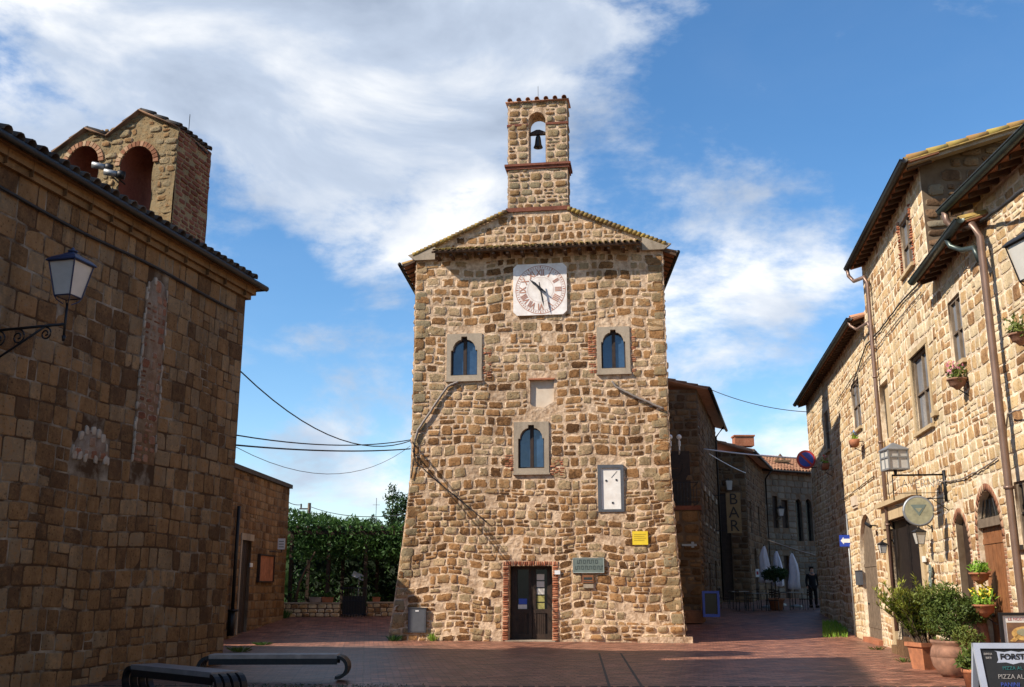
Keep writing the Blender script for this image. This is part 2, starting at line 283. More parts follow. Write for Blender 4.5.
# ------------------------------------------------------------------ mesh tools
ORG = {}
def V3(*a): return Vector(a)
class MB:
    def __init__(s): s.v = []; s.f = []; s.m = []; s.t = []; s.e = []
    def add(s, vs, fs, m=0, tone=.5, e=None):
        s.e += list(e) if e else [0.0] * len(vs)
        o = len(s.v); s.v += [tuple(x) for x in vs]
        s.t += list(tone) if isinstance(tone, (list, tuple)) else [tone] * len(vs)
        for f in fs: s.f.append([o + i for i in f]); s.m.append(m)
    def hexa(s, p, m=0, tone=.5):   # 8 corners: 4 of one face, 4 of the opposite
        s.add(p, [(3, 2, 1, 0), (4, 5, 6, 7), (0, 1, 5, 4), (1, 2, 6, 5), (2, 3, 7, 6), (3, 0, 4, 7)], m, tone)
    def box(s, c, d, m=0, tone=.5, rz=0):
        cx, cy, cz = c; a, b, h = d[0] / 2, d[1] / 2, d[2] / 2; co, si = math.cos(rz), math.sin(rz)
        p = []
        for z in (-h, h):
            for x, y in ((-a, -b), (a, -b), (a, b), (-a, b)): p.append((cx + x * co - y * si, cy + x * si + y * co, cz + z))
        s.hexa(p, m, tone)
    def fbox(s, fr, u0, u1, v0, v1, w0, w1, m=0, tone=.5):
        s.hexa([fr.w(u0, v0, w0), fr.w(u1, v0, w0), fr.w(u1, v1, w0), fr.w(u0, v1, w0), fr.w(u0, v0, w1), fr.w(u1, v0, w1), fr.w(u1, v1, w1), fr.w(u0, v1, w1)], m, tone)
    def tube(s, pts, r, n=8, m=0, tone=.5, cap=True):
        pts = [Vector(p) for p in pts]; rs = r if isinstance(r, (list, tuple)) else [r] * len(pts)
        vs = []; ref = Vector((0, 0, 1))
        for i, p in enumerate(pts):
            d = (pts[min(i + 1, len(pts) - 1)] - pts[max(i - 1, 0)]).normalized()
            a = d.cross(ref)
            if a.length < .05: a = d.cross(Vector((1, 0, 0)))
            a.normalize(); b = d.cross(a).normalized()
            for k in range(n):
                t = 2 * math.pi * k / n; vs.append(p + (a * math.cos(t) + b * math.sin(t)) * rs[i])
        fs = [(i * n + k, i * n + (k + 1) % n, (i + 1) * n + (k + 1) % n, (i + 1) * n + k) for i in range(len(pts) - 1) for k in range(n)]
        if cap: fs += [tuple(range(n - 1, -1, -1)), tuple(range((len(pts) - 1) * n, len(pts) * n))]
        s.add(vs, fs, m, tone)
    def lathe(s, c, prof, n=20, m=0, tone=.5, sq=0, rot=0):  # prof: (radius, z)
        vs = []
        for r, z in prof:
            for k in range(n):
                t = 2 * math.pi * k / n + rot; q = 1
                vs.append((c[0] + r * math.cos(t) * q, c[1] + r * math.sin(t) * q, c[2] + z))
        j = len(prof)
        fs = [(i * n + k, i * n + (k + 1) % n, (i + 1) * n + (k + 1) % n, (i + 1) * n + k) for i in range(j - 1) for k in range(n)]
        fs += [tuple(range(n - 1, -1, -1)), tuple(range((j - 1) * n, j * n))]
        s.add(vs, fs, m, tone)
    def prism(s, fr, poly, w0, w1, m=0, tone=.5):
        n = len(poly)
        vs = [fr.w(u, v, w0) for u, v in poly] + [fr.w(u, v, w1) for u, v in poly]
        s.add(vs, [tuple(range(n - 1, -1, -1)), tuple(range(n, 2 * n))] + [(i, (i + 1) % n, n + (i + 1) % n, n + i) for i in range(n)], m, tone)
    def build(s, name, mats, parent=None, smooth=False):
        o = Vector(ORG.get(parent.name, (0, 0, 0))) if parent else Vector((0, 0, 0))
        me = bpy.data.meshes.new(name)
        me.from_pydata([Vector(v) - o for v in s.v], [], s.f)
        for mm in (mats if isinstance(mats, (list, tuple)) else [mats]): me.materials.append(M[mm])
        if any(s.m): me.polygons.foreach_set('material_index', s.m)
        a = me.attributes.new('tone', 'FLOAT', 'POINT'); a.data.foreach_set('value', s.t)
        if any(s.e): a = me.attributes.new('edge', 'FLOAT', 'POINT'); a.data.foreach_set('value', s.e)
        if smooth: me.polygons.foreach_set('use_smooth', [True] * len(me.polygons))
        me.update()
        ob = bpy.data.objects.new(name, me); col.objects.link(ob)
        if parent: ob.parent = parent; ORG[ob.name] = tuple(o)
        return ob
def tag(o, label, cat, group=None, kind=None):
    if label: o['label'] = label
    if cat: o['category'] = cat
    if group: o['group'] = group
    if kind: o['kind'] = kind
    return o
def thing(name, label, cat, loc=(0, 0, 0), group=None):
    o = bpy.data.objects.new(name, None); col.objects.link(o); o.location = loc; o.empty_display_size = .2
    ORG[o.name] = tuple(loc); return tag(o, label, cat, group)
def copy_tree(o, loc=None, rz=0, label=None, group=None, parent=None):
    c = o.copy(); col.objects.link(c)
    if parent: c.parent = parent
    else:
        c.location = loc; c.rotation_euler = (0, 0, rz)
        if label: c['label'] = label
        if group: c['group'] = group
    for ch in [x for x in bpy.data.objects if x.parent == o]: copy_tree(ch, parent=c)
    return c
class Fr:
    """a vertical plane: u along it (compass angle az from +y), v up, w out of it (sg=1: to the right of u)"""
    def __init__(s, x, y, az, sg=1, z=0):
        a = R_(az); s.P = Vector((x, y, z)); s.du = Vector((math.sin(a), math.cos(a), 0)); s.n = Vector((math.cos(a), -math.sin(a), 0)) * sg
        s.rt = (-s.n).cross(Vector((0, 0, 1)))
        s.rs = 1 if s.rt.dot(s.du) > 0 else -1     # +1 if u runs to the right as seen from outside
    def w(s, u, v, w=0): return s.P + s.du * u + s.n * w + Vector((0, 0, v))
    def px(s, px, py, w=0):
        r = pray(px, py); q = s.P + s.n * w - Vector((0, 0, CH)); nn = s.n
        t = q.dot(nn) / r.dot(nn) if True else 0
        X = r * t + Vector((0, 0, CH)); d = X - s.P
        return d.dot(s.du), X.z - s.P.z
def inpoly(x, y, p):
    c = False; n = len(p); j = n - 1
    for i in range(n):
        if (p[i][1] > y) != (p[j][1] > y) and x < (p[j][0] - p[i][0]) * (y - p[i][1]) / (p[j][1] - p[i][1]) + p[i][0]: c = not c
        j = i
    return c
def crossings(p, y):
    xs = []; n = len(p)
    for i in range(n):
        a, b = p[i], p[(i + 1) % n]
        if (a[1] > y) != (b[1] > y): xs.append(a[0] + (b[0] - a[0]) * (y - a[1]) / (b[1] - a[1]))
    return xs
def rect(u0, u1, v0, v1): return [(u0, v0), (u1, v0), (u1, v1), (u0, v1)]
def prect(fr, x0, x1, y0, y1, w=0):      # a rectangle on the wall found from where its corners appear
    a = fr.px(x0, (y0 + y1) / 2, w)[0]; b = fr.px(x1, (y0 + y1) / 2, w)[0]; xm = (x0 + x1) / 2
    t = fr.px(xm, y0, w)[1]; bo = fr.px(xm, y1, w)[1]
    return min(a, b), max(a, b), bo, t
def arch(u0, u1, v0, v1, k=1.0, n=9):    # door with arched head, v1 = crown
    r = (u1 - u0) / 2; h = r * k; c = (u0 + u1) / 2
    return [(u0, v0), (u1, v0)] + [(c + r * math.cos(math.pi * i / n), v1 - h + h * math.sin(math.pi * i / n)) for i in range(n + 1)]
def panel(mb, fr, outer, holes=(), depth=.3, wf=None, step=.5, m=0, rough=0, reveal=None):
    """wall face with real openings whose reveals run 'depth' into the wall"""
    wf = wf or (lambda u, v: 0)
    pts = []; edges = []
    def loop(poly):
        o = len(pts); k = 0
        for i in range(len(poly)):
            a, b = poly[i], poly[(i + 1) % len(poly)]; L_ = math.hypot(b[0] - a[0], b[1] - a[1]); q = max(1, int(L_ / step + .5))
            for j in range(q): pts.append(Vector((a[0] + (b[0] - a[0]) * j / q, a[1] + (b[1] - a[1]) * j / q))); k += 1
        for i in range(k): edges.append((o + i, o + (i + 1) % k))
        return o, k
    loop(outer); hl = [loop(h) for h in holes]
    us = [p[0] for p in outer]; vs = [p[1] for p in outer]
    u = min(us) + step * .5
    while u < max(us):
        v = min(vs) + step * .5
        while v < max(vs):
            if inpoly(u, v, outer) and not any(inpoly(u, v, h) for h in holes): pts.append(Vector((u + U(-.05, .05) * step, v)))
            v += step
        u += step
    r = delaunay_2d_cdt(pts, edges, [], 0, 1e-5)
    vv, ff = r[0], r[2]
    W = []
    for p in vv:
        ww = wf(p[0], p[1])
        if rough: ww += rough * noise.noise(Vector((p[0] * 3, p[1] * 3, 3.3)))
        W.append(fr.w(p[0], p[1], ww))
    fs = []
    for f in ff:
        cx = sum(vv[i][0] for i in f) / len(f); cy = sum(vv[i][1] for i in f) / len(f)
        if inpoly(cx, cy, outer) and not any(inpoly(cx, cy, h) for h in holes): fs.append(tuple(f) if fr.rs > 0 else tuple(reversed(f)))
    mb.add(W, fs, m, .5)
    for h in holes:
        n = len(h); q = []
        for (a, b) in h: q.append(fr.w(a, b, wf(a, b)))
        for (a, b) in h: q.append(fr.w(a, b, wf(a, b) - depth))
        mb.add(q, [(i, (i + 1) % n, n + (i + 1) % n, n + i) for i in range(n)], m if reveal is None else reveal, .45)
def stone(mb, fr, u0, u1, v0, v1, dep, e, jit, tone, wf, m, warp, lift=0):
    hu, hv = (u1 - u0) / 2, (v1 - v0) / 2; cu, cv = (u0 + u1) / 2, (v0 + v1) / 2; n = 12
    rings = [[], [], []]; sk = U(-1, 1) * jit * hv; tx_, ty_ = U(-1, 1) * dep * .5, U(-1, 1) * dep * .5; dep *= U(.65, 1.25)
    for k in range(n):
        t = 2 * math.pi * (k + .5) / n; c, s_ = math.cos(t), math.sin(t); j = 1 + U(-jit, jit * .35)
        x = math.copysign(abs(c) ** (2 / e), c) * hu * j; y = math.copysign(abs(s_) ** (2 / e), s_) * hv * (1 + U(-jit, jit * .35)) + sk * c
        for ri, (q, hgt) in enumerate(((1, -.012), (.955, dep * .72), (.84, dep * U(.92, 1.06)))):
            uu, vv_ = cu + x * q, cv + y * q
            vv_ += warp * noise.noise(Vector((uu * .7, cv * .35, 1.7)))
            rings[ri].append(fr.w(uu, vv_, wf(uu, vv_) + hgt + lift + (tx_ * x / hu + ty_ * y / hv if ri else 0)))
    vs = rings[0] + rings[1] + rings[2] + [fr.w(cu, cv + warp * noise.noise(Vector((cu * .7, cv * .35, 1.7))), wf(cu, cv) + dep * U(.9, 1.15) + lift)]
    fs = []
    for a in (0, n):
        for k in range(n): fs.append((a + k, a + (k + 1) % n, a + n + (k + 1) % n, a + n + k))
    for k in range(n): fs.append((2 * n + k, 2 * n + (k + 1) % n, 3 * n))
    if fr.rs < 0: fs = [tuple(reversed(f)) for f in fs]
    mb.add(vs, fs, m, tone, [1.0] * n + [.92] * n + [.72] * n + [0.0])
def rows(mb, fr, outer, holes=(), hr=(.2, .3), wr=(.2, .5), gap=.03, dep=.03, e=4, jit=.08, wf=None, m=1, warp=.05, split=.1, tone=(.1, .9), margin=.02, skip=.0, region=None):
    wf = wf or (lambda u, v: 0)
    v0 = min(p[1] for p in outer); v1 = max(p[1] for p in outer); v = v0
    while v < v1 - .04:
        h = U(*hr)
        if v + h > v1 - hr[0] * .5: h = v1 - v
        xs = []
        for q in (.08, .5, .92):
            c = crossings(outer, v + h * q); xs.append((min(c), max(c)) if len(c) > 1 else (0, 0))
        iv = [(max(a for a, b in xs), min(b for a, b in xs))]
        for hp in holes:
            c = []
            for q in (0, .25, .5, .75, 1): c += crossings(hp, v + h * q + 1e-4)
            if not c: continue
            a, b = min(c) - margin, max(c) + margin; nw = []
            for (p, q) in iv:
                if b <= p or a >= q: nw.append((p, q)); continue
                if a > p: nw.append((p, a))
                if b < q: nw.append((b, q))
            iv = nw
        for (a, b) in iv:
            if b - a < .06: continue
            u = a
            while u < b - .03:
                w_ = U(*wr)
                if b - (u + w_) < wr[0] * .8: w_ = b - u
                if w_ > wr[1] * 1.5: w_ /= 2
                gg = gap * U(.7, 1.3) / 2; t = U(*tone)
                if not (skip and U(0, 1) < skip):
                    if U(0, 1) < split and h > .16:
                        hm = v + h * U(.4, .6)
                        stone(mb, fr, u + gg, u + w_ - gg, v + gg, hm - gg, dep * U(.6, 1.2), e, jit, t, wf, m, warp)
                        if w_ > .25: 
                            um = u + w_ * U(.4, .6)
                            stone(mb, fr, u + gg, um - gg, hm + gg, v + h - gg, dep * U(.6, 1.2), e, jit, U(*tone), wf, m, warp)
                            stone(mb, fr, um + gg, u + w_ - gg, hm + gg, v + h - gg, dep * U(.6, 1.2), e, jit, U(*tone), wf, m, warp)
                        else: stone(mb, fr, u + gg, u + w_ - gg, hm + gg, v + h - gg, dep * U(.6, 1.2), e, jit, U(*tone), wf, m, warp)
                    else: stone(mb, fr, u + gg, u + w_ - gg, v + gg, v + h - gg, dep * U(.6, 1.2), e, jit, t, wf, m, warp)
                u += w_
        v += h
def sag(a, b, s, n=14):
    a, b = Vector(a), Vector(b)
    return [a.lerp(b, i / n) - Vector((0, 0, 4 * s * (i / n) * (1 - i / n))) for i in range(n + 1)]
def coppi(mb, A, B, up, m=0, r=.085, pitch=.21, seg=.42, ov=0):
    """rows of half-round tiles running up a slope from the eave A-B"""
    A, B, up = Vector(A), Vector(B), Vector(up); L_ = (B - A).length; d = (B - A) / L_; n = max(1, int(L_ / pitch)); ul = up.length; ud = up / ul
    nn = d.cross(ud).normalized()
    if nn.z < 0: nn = -nn
    ns = max(1, int(ul / seg))
    for i in range(n):
        c = A + d * (L_ * (i + .5) / n); t = U(0, 1)
        for k in range(ns):
            p0 = c + ud * (ul * k / ns - (.03 if k == 0 else 0) + U(-.01, .01)); p1 = c + ud * (ul * (k + 1) / ns + .04)
            r0, r1 = r * U(1.0, 1.1), r * .84; vs = []
            for (p, rr, lf) in ((p0, r0, .03), (p1, r1, .0), (p0, r0 - .016, .03), (p1, r1 - .016, .0)):
                for j in range(6):
                    a = math.pi * j / 5; vs.append(p + d * (math.cos(a) * rr) + nn * (math.sin(a) * rr + lf))
            fs = [(j, j + 1, 6 + j + 1, 6 + j) for j in range(5)] + [(12 + j, 18 + j, 18 + j + 1, 12 + j + 1) for j in range(5)] + [(j, 12 + j, 12 + j + 1, j + 1) for j in range(5)]
            mb.add(vs, fs, m, max(0, min(1, t + U(-.3, .3))))
def slab(mb, A, B, up, th=.05, m=0, lift=0):
    A, B, up = Vector(A), Vector(B), Vector(up); nn = (B - A).cross(up).normalized()
    if nn.z < 0: nn = -nn
    A = A + nn * lift; B = B + nn * lift; q = [A, B, B + up, A + up]
    mb.hexa([p - nn * th for p in q] + q, m)
def leaves(mb, n, size, fn, m=0, tone=(0, 1), long=1.7, up=.3):
    for _ in range(n):
        p, t = fn(); s = size * U(.6, 1.3)
        d = Vector((U(-1, 1), U(-1, 1), U(-1, 1) + up)).normalized(); a = d.cross(Vector((U(-1, 1), U(-1, 1), U(-1, 1)))).normalized()
        b = d.cross(a)
        p = Vector(p); tt = max(0, min(1, t + U(-.25, .25)))
        mb.add([p - a * s * .32, p - d * s * .1 + b * s * .06, p + a * s * .32, p + d * s * long * .8 - b * s * .1], [(0, 1, 3), (1, 2, 3)], m, tt)
def clumpfn(clumps):
    ws = [c[1] ** 2 for c in clumps]
    def f():
        c = rng.choices(clumps, ws)[0]; d = Vector((rng.gauss(0, 1), rng.gauss(0, 1), rng.gauss(0, 1))).normalized()
        r = c[1] * (U(0, 1) ** .45); return Vector(c[0]) + Vector((d.x * r, d.y * r, d.z * r * .85)), c[2]
    return f
def text(fr, u, v, w_, s, size, mt, parent, name='lettering', ex=.004, sx=1.0, bold=0.0, rot=0):
    cu = bpy.data.curves.new('lettering', 'FONT'); cu.body = s; cu.size = size; cu.extrude = ex; cu.align_x = 'CENTER'; cu.align_y = 'CENTER'; cu.offset = bold; cu.resolution_u = 3
    ob = bpy.data.objects.new('tmp', cu); col.objects.link(ob); bpy.context.view_layer.update()
    me = bpy.data.meshes.new_from_object(ob.evaluated_get(bpy.context.evaluated_depsgraph_get())); bpy.data.objects.remove(ob)
    o = Vector(ORG.get(parent.name, (0, 0, 0))) if parent else Vector((0, 0, 0)); c = fr.w(u, v, w_)
    cr, sr = math.cos(rot), math.sin(rot)
    for x in me.vertices:
        a, b = x.co.x * sx, x.co.y
        x.co = c + fr.rt * (a * cr - b * sr) + Vector((0, 0, a * sr + b * cr)) + fr.n * x.co.z - o
    me.materials.clear(); me.materials.append(M[mt]); me.name = name
    r = bpy.data.objects.new(name, me); col.objects.link(r); r.parent = parent; ORG[r.name] = tuple(o); return r
def gz(x, y):
    t = max(0, min(1, (y - 33.5) / 22)); return .98 * (1 - (1 - t) ** 1.6) if y > 33.5 else 0.0
# ================================================================== GROUND
def ground():
    mb = MB()
    xs = [-600, -300, -120, -60, -40] + [-30 + 2 * i for i in range(31)] + [40, 60, 120, 300, 600]
    ys = [-300, -120, -60, -30, -10, 0, 6, 12, 18, 24, 28, 32, 33.5] + [34.5 + i for i in range(22)] + [58, 62, 70, 90, 140, 300, 900]
    vs = [(x, y, gz(x, y)) for y in ys for x in xs]; n = len(xs)
    mb.add(vs, [(j * n + i, j * n + i + 1, (j + 1) * n + i + 1, (j + 1) * n + i) for j in range(len(ys) - 1) for i in range(n - 1)])
    tag(mb.build('ground', 'paving', smooth=True), None, None, kind='structure')
    d = MB()      # stone-lined drain across the paving, towards the door
    a, b = Vector((2.45, 26.4, 0)), Vector((1.75, 15.5, 0)); q = (b - a).normalized(); sd = Vector((-q.y, q.x, 0))
    for off in (-.27, .27):
        d.hexa([a + sd * (off - .022) + V3(0, 0, -.02), b + sd * (off - .022) + V3(0, 0, -.02), b + sd * (off + .022) + V3(0, 0, -.02), a + sd * (off + .022) + V3(0, 0, -.02)] +
               [a + sd * (off - .022) + V3(0, 0, .005), b + sd * (off - .022) + V3(0, 0, .005), b + sd * (off + .022) + V3(0, 0, .005), a + sd * (off + .022) + V3(0, 0, .005)], 0)
    for y0 in (17.7,):
        for k in range(60):
            x = -7 + k * .26; d.box((x, y0 - .13 * x * .1, .001), (.2, .07, .012), 0)
    tag(d.build('paving_joint', 'plaque_dark'), None, None, kind='structure')
ground()
# ================================================================== TOWER (town hall)
T = Fr(0.862, 32.399, 98)
def tw(u, v):
    t = max(0, 1 - v / 5.45); w_ = .32 * t ** 1.3
    if v < 4.6: w_ += .05 * noise.noise(Vector((u * 1.3, v * 1.3, 0))) * min(1, 4.6 - v)
    return w_
def tpoly(v0, v1, gable=True):
    L_ = lambda v: -4.19 - .52 * max(0, 1 - v / 5.45) ** 1.25 - .02 * (12 - v) / 12; R2 = lambda v: 4.17 + .27 * max(0, 1 - v / 5.45) ** 1.25
    vs = [0, 1, 2, 3, 4, 5, 6, 9, 12.45]
    return [(L_(v), v) for v in reversed(vs)] + [(R2(v), v) for v in vs] + [(4.19, 12.62), (1.09, 14.08), (-1.04, 14.08), (-4.21, 12.62)]
tower = thing('tower_house', 'tall tan stone tower house with wall clock and open bell gable in the middle', 'building', (.862, 32.4, 0))
WIN = [prect(T, 447, 482, 334, 380), prect(T, 597, 630, 327, 373), prect(T, 514, 549, 422, 473)]
DOOR = prect(T, 510, 553, 566, 641)
PLQ = prect(T, 598, 624, 465, 512); NIC = prect(T, 530, 554, 380, 408)
door_p = rect(DOOR[0], DOOR[1], 0, DOOR[3])
nic_p = [(NIC[0], NIC[2] + .14), (NIC[0] + .1, NIC[2] + .06), (NIC[0] + .45, NIC[2]), (NIC[1], NIC[2] + .2), (NIC[1], NIC[3]), (NIC[0], NIC[3])]
plq_p = rect(PLQ[0] + .08, PLQ[1] - .08, PLQ[2] + .07, PLQ[3] - .07)
def trefoil(u0, u1, v0, v1):
    c = (u0 + u1) / 2; r = (u1 - u0) / 2; s = v1 - r * 1.05
    p = [(u0, v0), (u1, v0), (u1, s), (c + r * .86, s), (c + r * .83, s + r * .28), (c + r * .66, s + r * .58), (c + r * .42, s + r * .76), (c + r * .24, s + r * .8), (c + r * .22, v1)]
    return p + [(2 * c - a, b) for a, b in reversed(p[2:])]
wo_p = [trefoil(a + .14, b - .15, c + .15, d - .1) for a, b, c, d in WIN]
wr_p = [rect(a + .05, b - .05, c + .05, d - .05) for a, b, c, d in WIN]
mb = MB()
outl = tpoly(0, 14)
panel(mb, T, outl, [door_p, nic_p, plq_p] + wr_p, .32, tw, .3, 0, .017)
wfr = [rect(a - .02, b + .02, c - .02, d + .02) for a, b, c, d in WIN] + [rect(PLQ[0], PLQ[1], PLQ[2], PLQ[3]), rect(NIC[0] - .05, NIC[1] + .05, NIC[2], NIC[3] + .05), rect(DOOR[0] - .2, DOOR[1] + .2, 0, DOOR[3] + .16)]
def clip(poly, v0, v1):
    out = []
    xs = lambda v: (min(crossings(poly, v)), max(crossings(poly, v)))
    vs = [v0 + (v1 - v0) * i / 6 for i in range(7)]; vs[0] += 1e-3; vs[-1] -= 1e-3
    return [(xs(v)[0], v) for v in reversed(vs)] + [(xs(v)[1], v) for v in vs]
rows(mb, T, clip(outl, .02, 4.6), wfr, (.17, .32), (.18, .52), .02, .024, 6.0, .2, tw, 1, .16, .22, skip=.08)
rows(mb, T, clip(outl, 4.6, 12.4), wfr, (.26, .38), (.24, .6), .045, .016, 6.5, .15, tw, 1, .14, .16, skip=.03)
rows(mb, T, clip(outl, 12.45, 13.96), [], (.24, .32), (.24, .44), .05, .016, 5.5, .14, tw, 1, .06, .2, skip=.03)
D_ = 8.0   # the other three sides
for (fr2, wid) in ((Fr(*T.w(outl[0][0], 0, 0).xy, 98 - 90), D_), ):
    pass
lx, rx = -4.19, 4.17
Tl = Fr(*T.w(lx, 0, 0).xy, 3.4, -1); Tr = Fr(*T.w(rx, 0, 0).xy, 1.4, 1)
for fr2 in (Tl, Tr):
    sw = lambda u, v: .3 * max(0, 1 - v / 5.45) ** 1.25
    panel(mb, fr2, rect(-.0, D_, 0, 12.45), [], .3, sw, .6, 0)
    rows(mb, fr2, rect(.0, D_, 0.02, 12.4), [], (.22, .34), (.25, .6), .07, .035, 3.6, .12, sw, 1, .06)
mb.fbox(T, lx - .55, rx - .85, 0, 12.45, -D_, -D_ + .3)
# quoins, larger and greyer blocks up both corners
v = .5
while v < 12.2:
    h = U(.26, .4)
    for sd in (-1, 1):
        wq = U(.3, .62); cr = crossings(outl, v + h / 2); a = min(cr) if sd < 0 else max(cr) - wq
        if U(0, 1) < .93: stone(mb, T, a + .01, a + wq - .01, v + .015, v + h - .02, .022, 6, .1, U(.1, .95), tw, 2 if U(0, 1) < .6 else 1, .04)
    v += h
# brick patches beside windows
for (a, b, c, d) in ((WIN[0][1] + .02, WIN[0][1] + .34, WIN[0][2], WIN[0][3] - .5), (WIN[1][0] - .3, WIN[1][0] - .02, WIN[1][2], WIN[1][3] - .2), (WIN[1][1] + .02, WIN[1][1] + .2, WIN[1][2], WIN[1][3]),
                     (WIN[2][0] - .3, WIN[2][0] - .02, WIN[2][2], WIN[2][2] + .7), (WIN[2][1] + .02, WIN[2][1] + .5, WIN[2][2] - .1, WIN[2][2] + .5)):
    rows(mb, T, rect(a, b, c, d), [], (.06, .075), (.12, .2), .016, .022, 6, .08, tw, 3, .03, skip=.25)
mb.build('wall', ['t_mortar', 't_stone', 'belfry_stone', 'brick'], tower, True)
mb = MB()  # footing stones at the right corner
mb.fbox(T, 3.0, 4.62, 0, .17, .2, .62, 0, .8); mb.fbox(T, 1.4, 4.4, 0, .5, .1, .42, 0, .5); mb.build('plinth', 't_mortar', tower)
mb = MB()
rows(mb, T, rect(1.5, 4.38, .03, .5), [], (.2, .24), (.3, .6), .05, .04, 4, .12, lambda u, v: .42, 0, 0)
mb.build('plinth_stone', 't_stone', tower, True)
# brick jambs round the door
mb = MB()
for (a, b) in ((DOOR[0] - .2, DOOR[0]), (DOOR[1], DOOR[1] + .2)):
    rows(mb, T, rect(a, b, .02, DOOR[3]), [], (.062, .07), (.12, .2), .014, .035, 8, .05, lambda u, v: tw(u, v) + .0, 0, 0)
rows(mb, T, rect(DOOR[0] - .2, DOOR[1] + .2, DOOR[3], DOOR[3] + .15), [], (.15, .16), (.06, .075), .014, .035, 8, .05, tw, 0, 0)
mb.build('brick_surround', 'brick', tower, True)
for i, (a, b, c, d) in enumerate(WIN):
    q = MB(); wfk = lambda u, v: .055
    panel(q, T, rect(a, b, c, d), [wo_p[i]], .27, wfk, .25)
    for (x0, x1, y0, y1) in ((a, a, c, d), (b, b, c, d)):
        q.add([T.w(x0, y0, .055), T.w(x0, y1, .055), T.w(x0, y1, -.1), T.w(x0, y0, -.1)], [(0, 1, 2, 3)])
    for y0 in (c, d): q.add([T.w(a, y0, .055), T.w(b, y0, .055), T.w(b, y0, -.1), T.w(a, y0, -.1)], [(0, 1, 2, 3)])
    q.fbox(T, a - .03, b + .03, c - .06, c, -.02, .10)
    wnd = q.build('window', 'grey_trim', tower)
    g = MB(); g.fbox(T, a + .1, b - .1, c + .1, d - .06, -.17, -.16); g.build('pane', 'glass', wnd)
    g = MB(); mu_ = (a + b) / 2
    g.fbox(T, mu_ - .055, mu_ + .055, c + .12, d - .08, -.16, -.10)
    for x in (a + .14, b - .19): g.fbox(T, x, x + .045, c + .12, d - .3, -.16, -.11)
    g.fbox(T, a + .14, b - .14, c + .15, c + .2, -.16, -.11); g.fbox(T, a + .3, b - .3, d - .22, d - .07, -.16, -.105)
    g.build('window_frame', 'wood_dark', wnd)
    if i == 0: pass
# door
q = MB(); a, b, vt = DOOR[0], DOOR[1], DOOR[3]
q.fbox(T, a, b, 0, vt, -.3, -.29)
q.fbox(T, a, a + .1, 0, vt, -.29, -.2); q.fbox(T, b - .1, b, 0, vt, -.29, -.2); q.fbox(T, a, b, vt - .1, vt, -.29, -.2)
mid = (a + b) / 2
for (x0, x1) in ((a + .1, mid - .01), (mid + .01, b - .1)):
    q.fbox(T, x0, x0 + .1, 0, vt - .1, -.28, -.22); q.fbox(T, x1 - .1, x1, 0, vt - .1, -.28, -.22)
    q.fbox(T, x0, x1, .0, .2, -.28, -.225); q.fbox(T, x0, x1, .82, .95, -.28, -.225)
    for k in range(5): q.fbox(T, x0 + .1 + k * .06, x0 + .15 + k * .06, .2, .82, -.27, -.24)
dr = q.build('door', 'wood_dark', tower)
q = MB()
q.fbox(T, a + .1, b - .1, .95, vt - .1, -.282, -.272); q.build('pane', 'glass_dark', dr)
q = MB()
for k in range(5): q.fbox(T, mid + .14, mid + .38, .95 + k * .22, 1.13 + k * .22, -.272, -.266, 1 if k < 2 else 0)
q.build('paper_notice', ['paper', 'paper_yellow'], dr)
q = MB(); q.fbox(T, a + .22, a + .5, .95, 1.08, -.272, -.266, 0); q.fbox(T, a + .24, a + .5, 1.09, 1.26, -.272, -.266, 1); q.build('poster', ['paper', 'blue'], dr)
q = MB(); q.lathe(tuple(T.w(mid - .05, 1.02, -.2)), [(.02, -.02), (.03, 0), (.02, .02)], 10); q.build('door_handle', 'bronze', dr)
q = MB(); q.fbox(T, a - .1, b + .1, 0, .03, -.2, .42); q.build('door_step', 'grey_trim', tower)
# niche back and framed marble tablet
q = MB(); q.prism(T, [(u, v) for u, v in nic_p], -.14, -.11); q.build('niche', 'plaster', tower)
q = MB(); q.prism(T, rect(NIC[0] - .04, NIC[1] + .03, NIC[3], NIC[3] + .05), -.02, .07); q.build('niche_lintel', 'brick', tower)
tab = thing('wall_tablet', 'white marble tablet in a dark grey frame above the yellow plate', 'tablet', tuple(T.w(3, 4, 0)))
q = MB()
for (x0, x1, y0, y1) in ((PLQ[0], PLQ[0] + .1, PLQ[2], PLQ[3]), (PLQ[1] - .1, PLQ[1], PLQ[2], PLQ[3]), (PLQ[0] + .1, PLQ[1] - .1, PLQ[3] - .1, PLQ[3]), (PLQ[0] + .1, PLQ[1] - .1, PLQ[2], PLQ[2] + .08)):
    q.fbox(T, x0, x1, y0, y1, -.05, .1)
q.build('frame', 'boxgrey', tab)
q = MB(); q.fbox(T, PLQ[0] + .09, PLQ[1] - .09, PLQ[2] + .07, PLQ[3] - .09, -.03, .05); q.build('slab', 'marble', tab)
q = MB(); cx = (PLQ[0] + PLQ[1]) / 2
for (x, y) in ((cx - .17, PLQ[3] - .52), (cx + .15, PLQ[3] - .5), (cx + .02, PLQ[2] + .26)): q = MB(); q.fbox(T, x, x + .05, y, y + .05, .05, .07); q.build('fixing', 'iron', tab)
q = MB(); q.hexa([T.w(cx + .02, PLQ[3] - .4, .05), T.w(cx + .2, PLQ[3] - .2, .05), T.w(cx + .2, PLQ[3] - .215, .05), T.w(cx + .03, PLQ[3] - .415, .05)] + [T.w(cx + .02, PLQ[3] - .4, .056), T.w(cx + .2, PLQ[3] - .2, .056), T.w(cx + .2, PLQ[3] - .215, .056), T.w(cx + .03, PLQ[3] - .415, .056)])
q.build('scratch', 'iron', tab)
